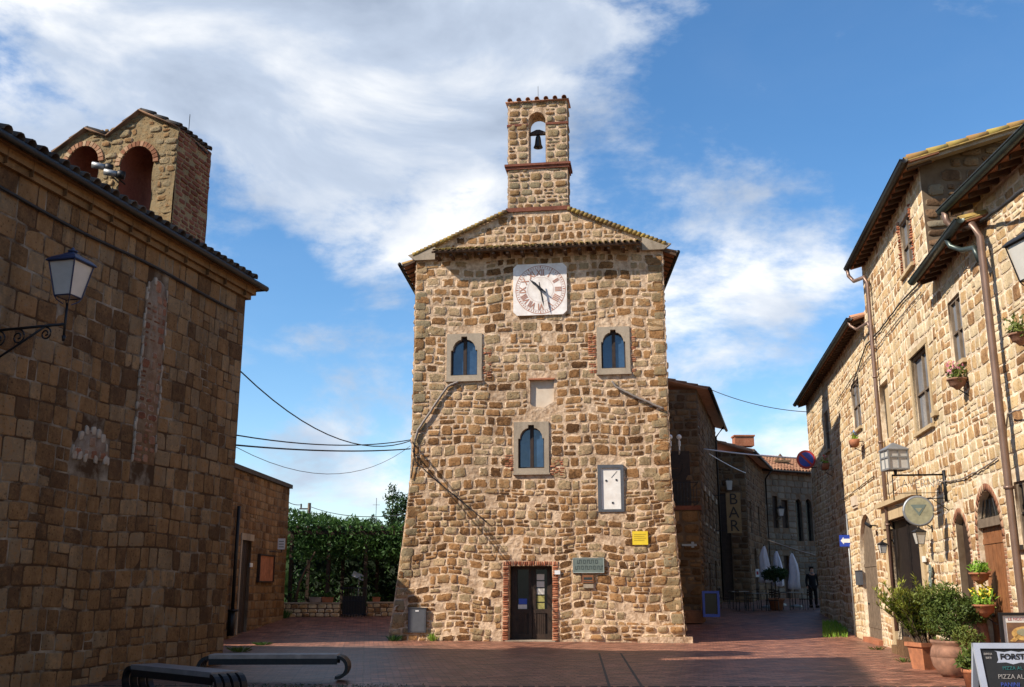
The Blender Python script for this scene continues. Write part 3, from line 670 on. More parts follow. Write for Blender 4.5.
# --- roof of the tower
ry0 = 12.42; apex = (0.03, 14.12)
def roofside(sd):
    eu = sd * 4.66 if sd < 0 else 4.6; ev = 12.36; ru, rv = apex
    A = T.w(eu, ev, -.02); sk_ = -.075 if sd < 0 else -.115; B = T.w(eu + sk_ * D_, ev, -D_ - .3); up = T.w(ru, rv, -.02) - A
    r1 = MB(); slab(r1, A, B, up, .07, 0, -.02)
    k = 0.0
    while k < D_ + .2:      # rafters under the eave
        r1.hexa([T.w(eu + sk_ * k, ev - .13, .05 - k), T.w(eu + sk_ * k, ev - .13, -.03 - k), T.w(eu + sk_ * k - sd * .75, ev + .19, -.03 - k), T.w(eu + sk_ * k - sd * .75, ev + .19, .05 - k)] +
                [T.w(eu + sk_ * k, ev - .04, .05 - k), T.w(eu + sk_ * k, ev - .04, -.03 - k), T.w(eu + sk_ * k - sd * .75, ev + .28, -.03 - k), T.w(eu + sk_ * k - sd * .75, ev + .28, .05 - k)], 1, .5); k += .45
    r1.build('eave', ['soffit', 'rafter'], tower)
    r2 = MB(); coppi(r2, A, B, up, 0, .085, .22, .42); r2.build('roof', 'tile', tower, True)
    g = MB(); g.tube([T.w(eu + sd * .07, ev - .03, .15), T.w(eu + sd * .07 + sk_ * D_, ev - .05, -D_ - .3)], .065, 8); g.build('gutter', 'gutter_dark', tower, True)
roofside(-1); roofside(1)
# raking verge tiles with yellow lichen, and the little tiled strip over the clock
mb = MB()
for sd in (-1, 1):
    mb = MB(); a = (sd * 4.28, 12.63); b = (sd * 1.05, 14.06); n = 24
    for i in range(n):
        p = T.w(a[0] + (b[0] - a[0]) * i / n, a[1] + (b[1] - a[1]) * i / n, .1); q2 = T.w(a[0] + (b[0] - a[0]) * (i + 1.1) / n, a[1] + (b[1] - a[1]) * (i + 1.1) / n, .1)
        mb.tube([p + V3(0, 0, .03), q2], [.085, .07], 8, 0, U(0, 1)); mb.tube([p + V3(0, 0, .0) - T.n * .2, q2 - T.n * .2], [.085, .07], 8, 0, U(0, 1))
    mb.build('verge_tile', 'tile_y', tower, True)
mb = MB(); A = T.w(-3.52, 12.58, .6); B = T.w(3.45, 12.58, .6); up = T.w(-3.52, 12.84, 0) - A
coppi(mb, A, B, up, 0, .065, .2, .4); mb.build('front_eave_tile', 'tile_y', tower, True)
mb = MB(); slab(mb, A, B, up, .06, 0, -.005)
for i in range(15):
    u = -3.4 + i * .48; mb.fbox(T, u, u + .09, 12.42, 12.5, -.0, .52)
mb.build('front_eave', ['rafter'], tower)
for sd in (-1, 1):
    mb = MB(); mb.hexa([T.w(sd * 4.2, 12.45, -.05), T.w(sd * 3.5, 12.45, -.05), T.w(sd * 3.5, 12.45, .14), T.w(sd * 4.2, 12.45, .14), T.w(sd * 4.45, 12.66, -.05), T.w(sd * 3.5, 12.92, -.05), T.w(sd * 3.5, 12.9, .14), T.w(sd * 4.45, 12.64, .14)])
    mb.build('eave_stone', 'grey_trim', tower)
# --- bell gable on the tower
bl, br_ = -1.01, 1.05; bt = 18.12; thk = .72
op = prect(T, 528.5, 545.5, 112, 168); opn = arch(op[0], op[1], op[2], op[3], 1.0)
bell_g = MB()
Tb = Fr(*T.w(0, 0, -thk).xy, 98, -1)
for fr3 in (T, Tb):
    panel(bell_g, fr3, rect(bl, br_, 13.9, bt), [opn], thk / 2 + .01, lambda u, v: .0, .35, 0, .02)
    rows(bell_g, fr3, rect(bl, br_, 14.1, bt), [opn], (.24, .33), (.25, .5), .05, .03, 4.5, .12, None, 1, .02, .2)
for x, sg in ((bl, -1), (br_, 1)):
    f4 = Fr(*T.w(x, 0, 0).xy, 8, sg)
    panel(bell_g, f4, rect(0, thk, 13.9, bt), [], .1, None, .4, 0); rows(bell_g, f4, rect(0, thk, 13.92, bt), [], (.24, .33), (.25, .4), .05, .025, 5, .1, None, 1, .02)
bell_g.fbox(T, bl, br_, bt - .01, bt + .02, -thk, 0)
bg = bell_g.build('bell_gable', ['t_mortar', 'belfry_stone'], tower, True)
for (vv, hh, ex, x0, x1) in ((17.22, .08, .035, bl - .035, op[0] - .02), (17.22, .08, .035, op[1] + .02, br_ + .035), (14.05, .14, .06, bl - .06, br_ + .06), (15.6, .1, .06, bl - .06, br_ + .06), (15.7, .08, .11, bl - .11, br_ + .11)):
    mb = MB(); mb.fbox(T, x0, x1, vv, vv + hh, -thk - ex, ex); mb.build('string_course', 'brick_dark', bg)
mb = MB(); coppi(mb, T.w(bl - .08, bt + .02, .1), T.w(br_ + .08, bt + .02, .1), (T.w(0, .14, -thk / 2 - .1) - T.w(0, 0, 0)), 0, .085, .3, .45)
coppi(mb, T.w(bl - .08, bt + .02, -thk - .1), T.w(br_ + .08, bt + .02, -thk - .1), (T.w(0, .14, thk / 2 + .1) - T.w(0, 0, 0)), 0, .085, .3, .45)
slab(mb, T.w(bl - .08, bt + .02, .1), T.w(br_ + .08, bt + .02, .1), (T.w(0, .1, -thk - .2) - T.w(0, 0, 0)), .04)
mb.build('cap_tile', 'tile_red', bg, True)
mb = MB(); mb.tube([T.w(.02, bt, -.3), T.w(.02, bt + .75, -.3)], [.014, .008], 6); mb.build('lightning_rod', 'iron', bg)
cu_ = (op[0] + op[1]) / 2
bell = thing('bell', 'small dark bronze bell hanging in the arch of the tower top', 'bell', tuple(T.w(cu_, 16.6, -thk / 2)))
cc0 = T.w(cu_, 0, -thk / 2)
mb = MB(); mb.lathe((cc0.x, cc0.y, 16.55), [(.165, 0), (.155, .03), (.12, .12), (.10, .3), (.085, .4), (.05, .46), (.01, .47)], 20); mb.build('bell_body', 'bronze', bell, True)
mb = MB(); mb.prism(T, [(op[0] - .02, 17.03), (op[1] + .02, 17.03), (op[1] - .02, 17.1), (cu_ + .06, 17.2), (cu_ - .06, 17.2), (op[0] + .02, 17.1)], -thk / 2 - .07, -thk / 2 + .07); mb.build('yoke', 'wood_dark', bell)
mb = MB(); mb.tube([(cc0.x, cc0.y, 16.7), (cc0.x, cc0.y, 16.5)], [.02, .035], 8); mb.build('clapper', 'iron', bell)
# --- clock
CK = prect(T, 513.5, 567, 264.5, 315.5); cu0, cv0 = T.px(540.7, 290.2)
clock = thing('clock', 'large white square wall clock with reddish Roman numerals above the tower windows', 'clock', tuple(T.w(cu0, cv0, 0)))
ch = .13; a, b, c, d = CK
def octp(a, b, c, d, ch): return [(a + ch, c), (b - ch, c), (b, c + ch), (b, d - ch), (b - ch, d), (a + ch, d), (a, d - ch), (a, c + ch)]
mb = MB(); mb.prism(T, octp(a, b, c, d, ch), -.02, .075); mb.build('dial', 'clockface', clock)
RD = .84
def ring(mb, r0, r1, w0, n=72):
    vs = []
    for k in range(n):
        t = 2 * math.pi * k / n
        for r in (r0, r1): vs.append(T.w(cu0 + r * math.sin(t), cv0 + r * math.cos(t), w0))
    mb.add(vs, [(2 * k, 2 * k + 1, (2 * k + 3) % (2 * n), (2 * k + 2) % (2 * n)) for k in range(n)])
mb = MB(); ring(mb, RD - .022, RD, .079); ring(mb, RD * .86 - .008, RD * .86, .079); ring(mb, RD * .52 - .006, RD * .52, .079)
for k in range(60):
    t = 2 * math.pi * k / 60; l_, wd = (.055, .012) if k % 5 else (.075, .02); s_, c_ = math.sin(t), math.cos(t); r0 = RD * .885
    P = lambda r, o: T.w(cu0 + r * s_ + o * c_, cv0 + r * c_ - o * s_, .079)
    mb.add([P(r0, -wd), P(r0, wd), P(r0 + l_, wd), P(r0 + l_, -wd)], [(0, 1, 2, 3)])
mb.build('minute_ring', 'clockred', clock)
for i, s_ in enumerate(['XII', 'I', 'II', 'III', 'IIII', 'V', 'VI', 'VII', 'VIII', 'IX', 'X', 'XI']):
    t = 2 * math.pi * i / 12; text(T, cu0 + RD * .69 * math.sin(t), cv0 + RD * .69 * math.cos(t), .08, s_, .29, 'clockred', clock, 'numeral', .003, .78, .008, -t)
def hand(p0, p1, r, wof, nm, wide):
    mb = MB(); a = Vector(T.px(*p0)); b = Vector(T.px(*p1)); d = (b - a).normalized(); s_ = Vector((-d.y, d.x)) * wide
    c = a + (b - a) * .72
    mb.prism(T, [tuple(a + s_ * .5), tuple(a - s_ * .5), tuple(c - s_), tuple(b), tuple(c + s_)], wof, wof + .02); mb.build(nm, 'iron', clock)
hand((546.3, 294), (530.0, 281), 0, .17, 'hour_hand', .045); hand((539.8, 284), (544.8, 308.6), 0, .2, 'minute_hand', .03)
mb = MB(); mb.tube([T.w(cu0, cv0, .05), T.w(cu0, cv0, .23)], .05, 12); mb.build('hub', 'iron', clock)
# --- small things on the tower wall
pa = prect(T, 573.5, 604.5, 558, 573); po = .28
plate = thing('wall_plaque', 'long grey-green stone plaque with worn lettering right of the tower door', 'plaque', tuple(T.w(pa[0], pa[2], po)))
mb = MB(); ww = tw(1.5, 2.3) + .06; mb.fbox(T, pa[0], pa[1], pa[2], pa[3], ww - .1, ww + .05); mb.build('slab', 'plaque', plate)
mb = MB()
for (y, xo, n) in ((pa[2] + .28, .14, 11), (pa[2] + .1, .08, 14)):
    for k in range(n):
        x = pa[0] + xo + k * .062; mb.fbox(T, x, x + .012, y, y + .11, ww + .05, ww + .056)
        if k % 2: mb.fbox(T, x, x + .045, y + .1, y + .115, ww + .05, ww + .056)
        if k % 3 == 0: mb.fbox(T, x, x + .045, y, y + .014, ww + .05, ww + .056)
mb.build('worn_lettering', 'plaque_dark', plate)
mb = MB()
for (x0, x1, y0, y1) in ((pa[0], pa[1], pa[2], pa[2] + .02), (pa[0], pa[1], pa[3] - .02, pa[3]), (pa[0], pa[0] + .02, pa[2] + .02, pa[3] - .02), (pa[1] - .02, pa[1], pa[2] + .02, pa[3] - .02)): mb.fbox(T, x0, x1, y0, y1, ww + .05, ww + .06)
mb.build('border', 'plaque_pale', plate)
sp = prect(T, 583, 594, 575, 583); ww = tw(1.8, 1.9) + .05
sm = thing('small_plate', 'little brown metal plate under the grey-green plaque', 'plate', tuple(T.w(sp[0], sp[2], ww)))
mb = MB(); mb.fbox(T, sp[0], sp[1], sp[2], sp[3], ww - .1, ww + .04); mb.build('plate', 'wood_brown', sm)
mb = MB(); mb.fbox(T, sp[0] + .04, sp[1] - .04, sp[2] + .1, sp[2] + .17, ww + .04, ww + .046); mb.fbox(T, sp[0] + .03, sp[1] - .03, sp[2] + .03, sp[2] + .05, ww + .04, ww + .046); mb.build('stripe', 'plaque_dark', sm)
sp = prect(T, 584, 594, 584, 588); mb = MB(); mb.fbox(T, sp[0], sp[1], sp[2], sp[3], ww - .1, ww + .03); tag(mb.build('stone_ledge', 'grey_trim'), 'thin pale stone strip below the little brown plate', 'ledge')
sp = prect(T, 632.5, 648, 531.5, 545); ww = tw(3.2, 3.1) + .05
yl = thing('yellow_plate', 'yellow rectangular plate near the right corner of the tower', 'sign', tuple(T.w(sp[0], sp[2], ww)))
mb = MB(); mb.fbox(T, sp[0], sp[1], sp[2], sp[3], ww - .08, ww + .03); mb.build('plate', 'yellow', yl)
mb = MB()
for k in range(4): mb.fbox(T, sp[0] + .05, sp[1] - .06 - .05 * (k % 2), sp[3] - .1 - k * .06, sp[3] - .085 - k * .06, ww + .03, ww + .034)
mb.build('print', 'ochre', yl)
sp = prect(T, 555.5, 561, 570.5, 574.5); ww = tw(.7, 2.1) + .05; mb = MB(); mb.fbox(T, sp[0], sp[1], sp[2], sp[3], ww - .08, ww + .05); tag(mb.build('doorbell_box', 'white_metal'), 'tiny white box at the upper right of the tower door', 'box')
sp = prect(T, 411, 428.5, 608, 632); ww = tw(-3.8, .6) + .1
ub = thing('utility_cabinet', 'dark grey metal cabinet set in the lower left of the tower wall', 'cabinet', tuple(T.w(sp[0], 0, ww)))
mb = MB(); mb.fbox(T, sp[0], sp[1], sp[2], sp[3], ww - .2, ww + .03); mb.fbox(T, sp[0] - .02, sp[1] + .02, sp[3], sp[3] + .02, ww - .2, ww + .05); mb.build('body', 'boxgrey', ub)
mb = MB(); mb.fbox(T, sp[0] + .03, sp[1] - .03, sp[2] + .03, sp[3] - .03, ww + .03, ww + .036); mb.build('door', 'boxgrey', ub)
mb = MB(); mb.fbox(T, (sp[0] + sp[1]) / 2 - .05, (sp[0] + sp[1]) / 2 + .06, sp[3] - .1, sp[3] - .06, ww + .036, ww + .045); mb.build('badge', 'white_metal', ub)
def wallcable(name, label, fr, pts, r, mt, w_=.06, wfn=None):
    mb = MB(); P = []
    for (x, y) in pts:
        u, v = fr.px(x, y, w_); P.append(fr.w(u, v, (wfn(u, v) if wfn else 0) + w_))
    Q = []
    for i in range(len(P) - 1):
        for k in range(6): Q.append(P[i].lerp(P[i + 1], k / 6) + V3(0, 0, U(-.012, .012)))
    Q.append(P[-1]); mb.tube(Q, r, 6); return tag(mb.build(name, mt, None, True), label, 'cable')
wallcable('cable_bundle', 'grey cable bundle running from the upper left tower window down to the corner', T, [(458, 382), (448, 386), (440, 397), (429, 414), (418, 430), (415, 440)], .04, 'cable_grey', .08)
wallcable('wall_cable', 'thin dark strip standing in for a cable shadow slanting over the tower front', T, [(413, 448), (416, 462), (430, 475), (460, 500), (487, 522)], .018, 'cable', .12, tw)  # dark tube modelling the shadow of the overhead cables on the tower
wallcable('iron_rod', 'dark rod running from under the upper right tower window to the corner', T, [(612, 381), (616, 387), (630, 394), (648, 402), (664, 409)], .04, 'cable_grey', .1)
wallcable('vertical_cable', 'thin cable going down the left tower corner', T, [(415, 440), (414, 460), (411, 478)], .02, 'cable', .09)
# ================================================================== CHURCH
C = Fr(-6.161, 22.482, 14.1)
church = thing('church', 'brown stone church with long shaded side wall and twin-arched bell gable on the left', 'building', (-6.161, 22.482, 0))
def cpatch(pts): return [C.px(*p) for p in pts]
u0 = -26.0; top = 8.10
a1 = C.px(145, 460); a2 = C.px(167, 283)
sl0, sl1 = C.px(146, 300)[0], C.px(167, 300)[0]
slot = arch(sl0, sl1, C.px(150, 465)[1], C.px(156, 279)[1], 1.0)
hm0, hm1 = C.px(71, 455)[0], C.px(108, 455)[0]; hmv0, hmv1 = C.px(90, 459)[1], C.px(90, 430)[1]
hm = arch(hm0, hm1, hmv0, hmv1, (hmv1 - hmv0) / ((hm1 - hm0) / 2) * .98)
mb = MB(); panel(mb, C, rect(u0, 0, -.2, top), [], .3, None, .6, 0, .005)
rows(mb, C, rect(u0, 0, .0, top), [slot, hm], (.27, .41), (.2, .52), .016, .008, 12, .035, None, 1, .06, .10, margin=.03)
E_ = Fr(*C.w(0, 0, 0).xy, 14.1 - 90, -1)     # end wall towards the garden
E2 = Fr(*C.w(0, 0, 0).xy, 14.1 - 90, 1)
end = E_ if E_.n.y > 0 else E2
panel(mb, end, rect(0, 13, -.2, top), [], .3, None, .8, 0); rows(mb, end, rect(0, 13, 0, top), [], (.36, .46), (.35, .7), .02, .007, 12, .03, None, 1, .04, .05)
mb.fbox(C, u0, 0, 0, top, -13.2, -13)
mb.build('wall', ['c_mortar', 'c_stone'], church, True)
mb = MB()
for (poly) in (slot, hm):
    mb.prism(C, poly, -.02, .012, 0)
    v0_, v1_ = min(p[1] for p in poly), max(p[1] for p in poly)
    n = len(poly)
    rows(mb, C, poly, [], (.14, .28), (.14, .34), .05, .012, 4.5, .16, lambda u, v: .012, 1, .0, .35, skip=.2)
    for i in range(1 if poly is slot else 0, n):     # uneven mortar line round the blocked opening
        a, b = poly[i], poly[(i + 1) % n]; L_ = math.hypot(b[0] - a[0], b[1] - a[1]); k = max(1, int(L_ / .14))
        for j in range(k):
            if U(0, 1) < .62:
                x, y = a[0] + (b[0] - a[0]) * (j + .5) / k, a[1] + (b[1] - a[1]) * (j + .5) / k; r = U(.014, .034); y += U(-.03, .03); x += U(-.02, .02)
                stone(mb, C, x - r - (.03 if abs(b[1] - a[1]) < abs(b[0] - a[0]) else 0), x + r + (.03 if abs(b[1] - a[1]) < abs(b[0] - a[0]) else 0), y - .085, y + .085, .02, 3, .2, .5, lambda u, v: .012, 2, 0)
mb.build('blocked_opening', ['patch_mortar', 'brick_patch', 'pale_mortar'], church, True)
mb = MB()
for (v0_, v1_, w_) in ((top - .02, top + .1, .09), (top + .1, top + .24, .17), (top + .24, top + .31, .25)): mb.fbox(C, u0, w_, v0_, v1_, -.1, w_)
k = u0
while k < 0: mb.fbox(C, k, k + .012, top - .019, top + .239, .1, .175, 0, .1); k += U(.5, .9)
mb.build('cornice', 'cornice', church)
ev = top + .31
mb = MB(); A = C.w(u0 - .3, ev + .03, .30); B = C.w(.2, ev + .03, .30); up = C.w(0, 2.5, -6.8) - C.w(0, 0, 0)
Bx = C.w(.42 - 6.8, ev + 2.53, -6.44)
slab(mb, A, B, C.w(-6.6, 2.5, -6.8) - C.w(0, 0, 0), .06)
coppi(mb, A, C.w(-.2, ev + .03, .36), up, 0, .1, .27, .46); mb.build('roof', 'tile_dark', church, True)
mb = MB(); EA = C.w(.2, ev + .03, .30); EB = C.w(.2, ev + .03, -13.4); mid1 = C.w(-6.4, ev + 2.5, -6.5); mid2 = C.w(u0, ev + 2.5, -6.5)
mb.add([EA, EB, mid1], [(0, 1, 2)]); mb.add([EB, C.w(u0 - .3, ev + .03, -13.4), mid2, mid1], [(0, 1, 2, 3)])
coppi(mb, EA + C.n * -.3, EB, C.w(-.9, .33, 0) - C.w(0, 0, 0), 0, .1, .27, .46); mb.build('roof_hip', 'tile_dark', church, True)
mb = MB(); mb.tube([C.w(u0, ev - .03, .36), C.w(.3, ev - .03, .36)], .065, 8); mb.tube([C.w(.27, ev - .03, .36), C.w(.27, ev - .03, -6)], .06, 8); mb.build('gutter', 'gutter_dark', church, True)
mb = MB(); k = u0; P = []
while k < -.05:
    P.append(C.w(k, top - .42 + .03 * math.sin(k * 1.3), .06)); k += .5
mb.tube(P, .028, 6); mb.build('wall_conduit', 'cable', church, True)
# unseen block added out of frame, shaped to cast the piazza shadow
mb = MB(); mb.hexa([C.w(-30, z_, w_) if k_ else C.w(uu_, z_, w_) for z_ in (0, 20.3) for k_, uu_, w_ in ((1, 0, -7), (0, -9.6, -7), (0, -13.6, -15), (1, 0, -15))])
mb.build('piazza_shadow_block', 'c_stone', church)
# bell gable of the church
uc_ = C.px(178, 140, -.35)[0]; bq = C.w(uc_, 0, -.35); Bf = Fr(bq.x, bq.y, 104.1)
bp = [Bf.px(*p) for p in ((178, 128), (141, 112), (108, 138), (87, 130), (56, 153))]
bz0 = 8.0; thb = C.px(211, 157, -.35)[0] - uc_
bout = [(bp[4][0], bz0), (0, bz0)] + [(0, bp[0][1])] + [tuple(q) for q in bp[1:5]]
ar1 = Bf.px(136, 200); o1 = arch(Bf.px(119, 180)[0], Bf.px(152, 180)[0], Bf.px(136, 240)[1], Bf.px(136, 147)[1], 1)
o2 = arch(Bf.px(66, 180)[0], Bf.px(97, 180)[0], Bf.px(80, 205)[1], Bf.px(81, 147)[1], 1)
mb = MB(); Bb = Fr(*Bf.w(0, 0, -thb).xy, 104.1, -1)
for f5 in (Bf, Bb):
    panel(mb, f5, bout, [o1, o2], thb / 2 + .01, None, .25, 0, .05, 2)
    rows(mb, f5, bout, [arch(o[0][0] - .1, o[1][0] + .1, o[0][1], max(p[1] for p in o) + .12) for o in (o1, o2)], (.1, .2), (.12, .34), .03, .018, 3.5, .24, None, 1, .05, .3, skip=.2)
f6 = Fr(*Bf.w(0, 0, 0).xy, 14.1, 1); f7 = Fr(*Bf.w(bout[0][0], 0, 0).xy, 14.1, -1)
for f8, z1 in ((f6, bp[0][1]), (f7, bp[4][1])):
    panel(mb, f8, rect(0, thb, bz0, z1), [], .1, None, .3, 0, .03); rows(mb, f8, rect(0, thb, bz0, z1), [], (.07, .13), (.15, .34), .02, .02, 4, .15, None, 2, .03, .1, skip=.12)
bgc_ = mb.build('bell_gable', ['belfry_stone', 'belfry_stone', 'brick_dark'], church, True)
for o in (o1, o2):
    mb = MB(); c_ = (o[0][0] + o[1][0]) / 2; r_ = (o[1][0] - o[0][0]) / 2; vc = max(p[1] for p in o) - r_
    for k in range(15):
        t = math.pi * (k + .5) / 15; s_, q_ = math.sin(t), math.cos(t); P = lambda r, o_, w_: Bf.w(c_ + r * q_ - o_ * s_, vc + r * s_ + o_ * q_, w_)
        r0, r1, hw = r_ + .005, r_ + .12, r_ * .088
        mb.hexa([P(r0, -hw, 0), P(r0, hw, 0), P(r1, hw * 1.2, 0), P(r1, -hw * 1.2, 0), P(r0, -hw, .04), P(r0, hw, .04), P(r1, hw * 1.2, .035), P(r1, -hw * 1.2, .035)], 0, U(.2, .9))
    mb.build('brick_arch', 'brick_soft', bgc_)
mb = MB()
pk = [bp[4], bp[3], bp[2], bp[1], bp[0]]
for i in range(4):
    a, b = pk[i], pk[i + 1]; e1 = .05 if i == 0 else 0; e2 = .0; d_ = (Vector(b) - Vector(a)).normalized(); a = Vector(a) - d_ * e1; b = Vector(b) + d_ * e2
    mb.hexa([Bf.w(a.x, a.y, .1), Bf.w(b.x, b.y, .1), Bf.w(b.x, b.y, -thb - .03), Bf.w(a.x, a.y, -thb - .03), Bf.w(a.x, a.y + .03, .1), Bf.w(b.x, b.y + .03, .1), Bf.w(b.x, b.y + .03, -thb - .03), Bf.w(a.x, a.y + .03, -thb - .03)], 0)
    lo, hi = (a, b) if a.y < b.y else (b, a)
    coppi(mb, Bf.w(lo.x, lo.y + .03, .08), Bf.w(lo.x, lo.y + .03, -thb - .02), Bf.w(hi.x, hi.y, 0) - Bf.w(lo.x, lo.y, 0), 1, .075, .2, .35)
mb.build('gable_roof', ['tile_worn', 'tile_dark'], bgc_, True)
mb = MB(); mb.tube([Bf.w(-.35, bp[1][1] - .2, -.9), Bf.w(-.35, bp[1][1] + .3, -.9)], .008, 5); mb.build('lightning_rod', 'iron', bgc_)
mb = MB(); mb.tube([C.w(-2.0, bp[0][1] - .06, -.32), C.w(-1.55, bp[0][1] - .13, -.3)], .02, 6); mb.build('iron_bar', 'iron', bgc_)
for i, (o, sz, lab) in enumerate(((o1, .27, 'dark bronze bell in the right arch of the church bell gable'), (o2, .22, 'dark bronze bell in the left arch of the church bell gable'))):
    c_ = (o[0][0] + o[1][0]) / 2; zb = o[0][1] + .1; p = Bf.w(c_, 0, -thb / 2)
    b_ = thing('bell', lab, 'bell', (p.x, p.y, zb))
    q = MB(); q.lathe((p.x, p.y, zb), [(sz, 0), (sz * .95, .03), (sz * .7, sz * .8), (sz * .6, sz * 1.4), (sz * .4, sz * 1.7), (.01, sz * 1.75)], 20); q.build('bell_body', 'bronze', b_, True)
    q = MB(); q.fbox(Bf, o[0][0] - .02, o[1][0] + .02, zb + sz * 1.75, zb + sz * 1.75 + .12, -thb / 2 - .07, -thb / 2 + .07); q.build('yoke', 'wood_dark', b_)
for i, (x, y, lab) in enumerate(((99, 166, 'upper left one of two pale cylindrical floodlights on the church bell gable'), (111, 173, 'lower right one of two pale cylindrical floodlights on the church bell gable'))):
    p = Bf.px(x, y, .3); q0 = Bf.w(p[0], p[1], .3); f_ = thing('floodlight', lab, 'floodlight', tuple(q0), 'floodlights on the church bell gable')
    dv = Vector((-1, -.25, .12)).normalized()
    q = MB(); q.tube([q0 - dv * .16, q0 + dv * .14], .07, 14); q.build('housing', 'grey_metal' if 0 else 'grey_metal', f_, True)
    q = MB(); q.tube([q0 - dv * .28, q0 - dv * .14], [.09, .1], 14); q.build('rear_cap', 'iron', f_, True)
    q = MB(); q.tube([q0 - dv * .1 - V3(0, 0, .06), Bf.w(p[0] + .15, p[1] - .15, .0)], .02, 6); q.build('bracket', 'iron', f_)
# wall lantern on the church
def lantern_parts(root, c, s, roof='iron_blue', glassm='lampglass', rz=0):
    """square tapered street lantern, c = bottom centre of the glass, s = glass height"""
    c = Vector(c); b0, b1 = s * .26, s * .43
    def rg(r, z): return [c + Vector((r * 1.414 * math.cos(R_(45 + 90 * k) + rz), r * 1.414 * math.sin(R_(45 + 90 * k) + rz), z)) for k in range(4)]
    g = MB(); A, B = rg(b0 * .95, 0), rg(b1 * .95, s); g.add(A + B, [(0, 1, 5, 4), (1, 2, 6, 5), (2, 3, 7, 6), (3, 0, 4, 7), (3, 2, 1, 0)])
    g.build('lamp_glass', glassm, root)
    f = MB(); A, B = rg(b0, 0), rg(b1, s)
    for k in range(4): f.tube([A[k], B[k]], s * .022, 6); f.tube([A[k], A[(k + 1) % 4]], s * .022, 6); f.tube([B[k], B[(k + 1) % 4]], s * .03, 6)
    A, B = rg(b0, 0), rg(b0 * .3, -s * .22)
    for k in range(4):
        mdl = (A[k] + B[k]) / 2 + (A[k] - c).normalized() * s * .06; f.tube([A[k], mdl, B[k]], s * .018, 5)
    f.build('lamp_frame', roof, root)
    r = MB(); q0, q1, q2, q3, q4 = rg(b1 * 1.16, s), rg(b1 * 1.14, s * 1.04), rg(b1 * .92, s * 1.14), rg(b1 * .42, s * 1.27), rg(b1 * .22, s * 1.34)
    r.add(q0 + q1 + q2 + q3 + q4, [(j * 4 + k, j * 4 + (k + 1) % 4, j * 4 + 4 + (k + 1) % 4, j * 4 + 4 + k) for j in range(4) for k in range(4)] + [(3, 2, 1, 0), (16, 17, 18, 19)])
    r.lathe((c.x, c.y, c.z + s * 1.33), [(s * .08, 0), (s * .14, .0 + s * .04), (s * .14, s * .07), (s * .06, s * .1), (s * .05, s * .13), (s * .01, s * .18)], 14)
    r.build('lamp_roof', roof, root)
lc = pray(68, 297); t_ = 14.6 / lc.y; lp = Vector((0, 0, CH)) + lc * t_
la = thing('wall_lantern', 'blue-black square lantern with frosted glass on a scrolled iron bracket on the church wall', 'street lamp', tuple(lp))
lantern_parts(la, lp, .52, rz=R_(-14))
wd = (lp - C.P).dot(C.n); wu = (lp - C.P).dot(C.du)
ba = MB(); az_ = lp.z - .42
ba.tube([lp - V3(0, 0, .1), lp - V3(0, 0, .62)], [.02, .02], 8); ba.tube([lp - V3(0, 0, .6), lp - V3(0, 0, .68)], [.035, .02], 8)
ba.tube([C.w(wu, az_ - .0, wd), C.w(wu, az_ - .03, 0)], .022, 8)
ba.tube([C.w(wu, az_ - .02, wd - .35), C.w(wu, az_ - .28, wd - .8), C.w(wu, az_ - .45, wd - 1.1), C.w(wu, az_ - .47, wd - 1.3), C.w(wu, az_ - .6, 0)], .018, 8)
for (o, s_, cy) in ((.32, .1, -.13), (.8, .12, -.15), (1.15, .13, -.17)):
    P = []
    for k in range(22):
        t = k / 21 * math.pi * 3.0; r = s_ * (1 - k / 27); P.append(C.w(wu, az_ + cy + r * math.cos(t), wd - o + r * math.sin(t)))
    ba.tube(P, .013, 6)
ba.fbox(C, wu - .04, wu + .04, az_ - .7, az_ + .1, 0, .02); ba.build('bracket', 'iron', la, True)
# ================================================================== SMALL HOUSE AND GARDEN, LEFT
S = Fr(-9.25, 30.0, 2.6)
sh = thing('garden_house', 'low flat-topped brown stone house with dark door beside the church', 'building', tuple(S.P))
dS = prect(S, 239, 249, 540, 628); dS = (dS[0], dS[1], .12, dS[3]); d_p = rect(*dS)
mb = MB(); Hh = 5.55
ends = S.px(286, 560)[0]
panel(mb, S, rect(0, ends, -.1, Hh - .15), [d_p], .2, None, .6, 0, .02)
rows(mb, S, rect(0, ends, 0, Hh - .15), [d_p], (.22, .32), (.3, .6), .02, .014, 7, .06, None, 1, .03)
S2 = Fr(*S.w(0, 0, 0).xy, 2.6 - 90, -1)
fS = Fr(*S.w(0, 0, 0).xy, 92.6, 1); panel(mb, fS, rect(-8, 0, 0, Hh), [], .1, None, .8, 0); rows(mb, fS, rect(-8, 0, 0, Hh), [], (.25, .35), (.3, .6), .02, .02, 7, .06)
fB = Fr(*S.w(ends, 0, 0).xy, 92.6, -1); panel(mb, fB, rect(-8, 0, 0, Hh), [], .1, None, .8, 0)
mb.fbox(S, 0, ends, 0, Hh, -8, -7.9)
mb.build('wall', ['s_mortar', 'c_stone'], sh, True)
mb = MB(); mb.fbox(S, -.1, 1.5, Hh, 6.75, -3, .02); mb.build('tower_shadow_block', 'c_stone', sh)  # unseen block added behind the church corner to shade the tower's lower left
mb = MB(); mb.fbox(S, 1.5, ends + .1, Hh - .15, Hh, -8.1, .1); mb.build('roof', 'tile_dark', sh)
mb = MB(); mb.fbox(S, dS[0], dS[1], .1, dS[3], -.16, -.12)
for k in range(5): mb.fbox(S, dS[0] + (dS[1] - dS[0]) * k / 5 + .02, dS[0] + (dS[1] - dS[0]) * (k + 1) / 5, .1, dS[3], -.12, -.10)
mb.build('door', 'wood_dark', sh)
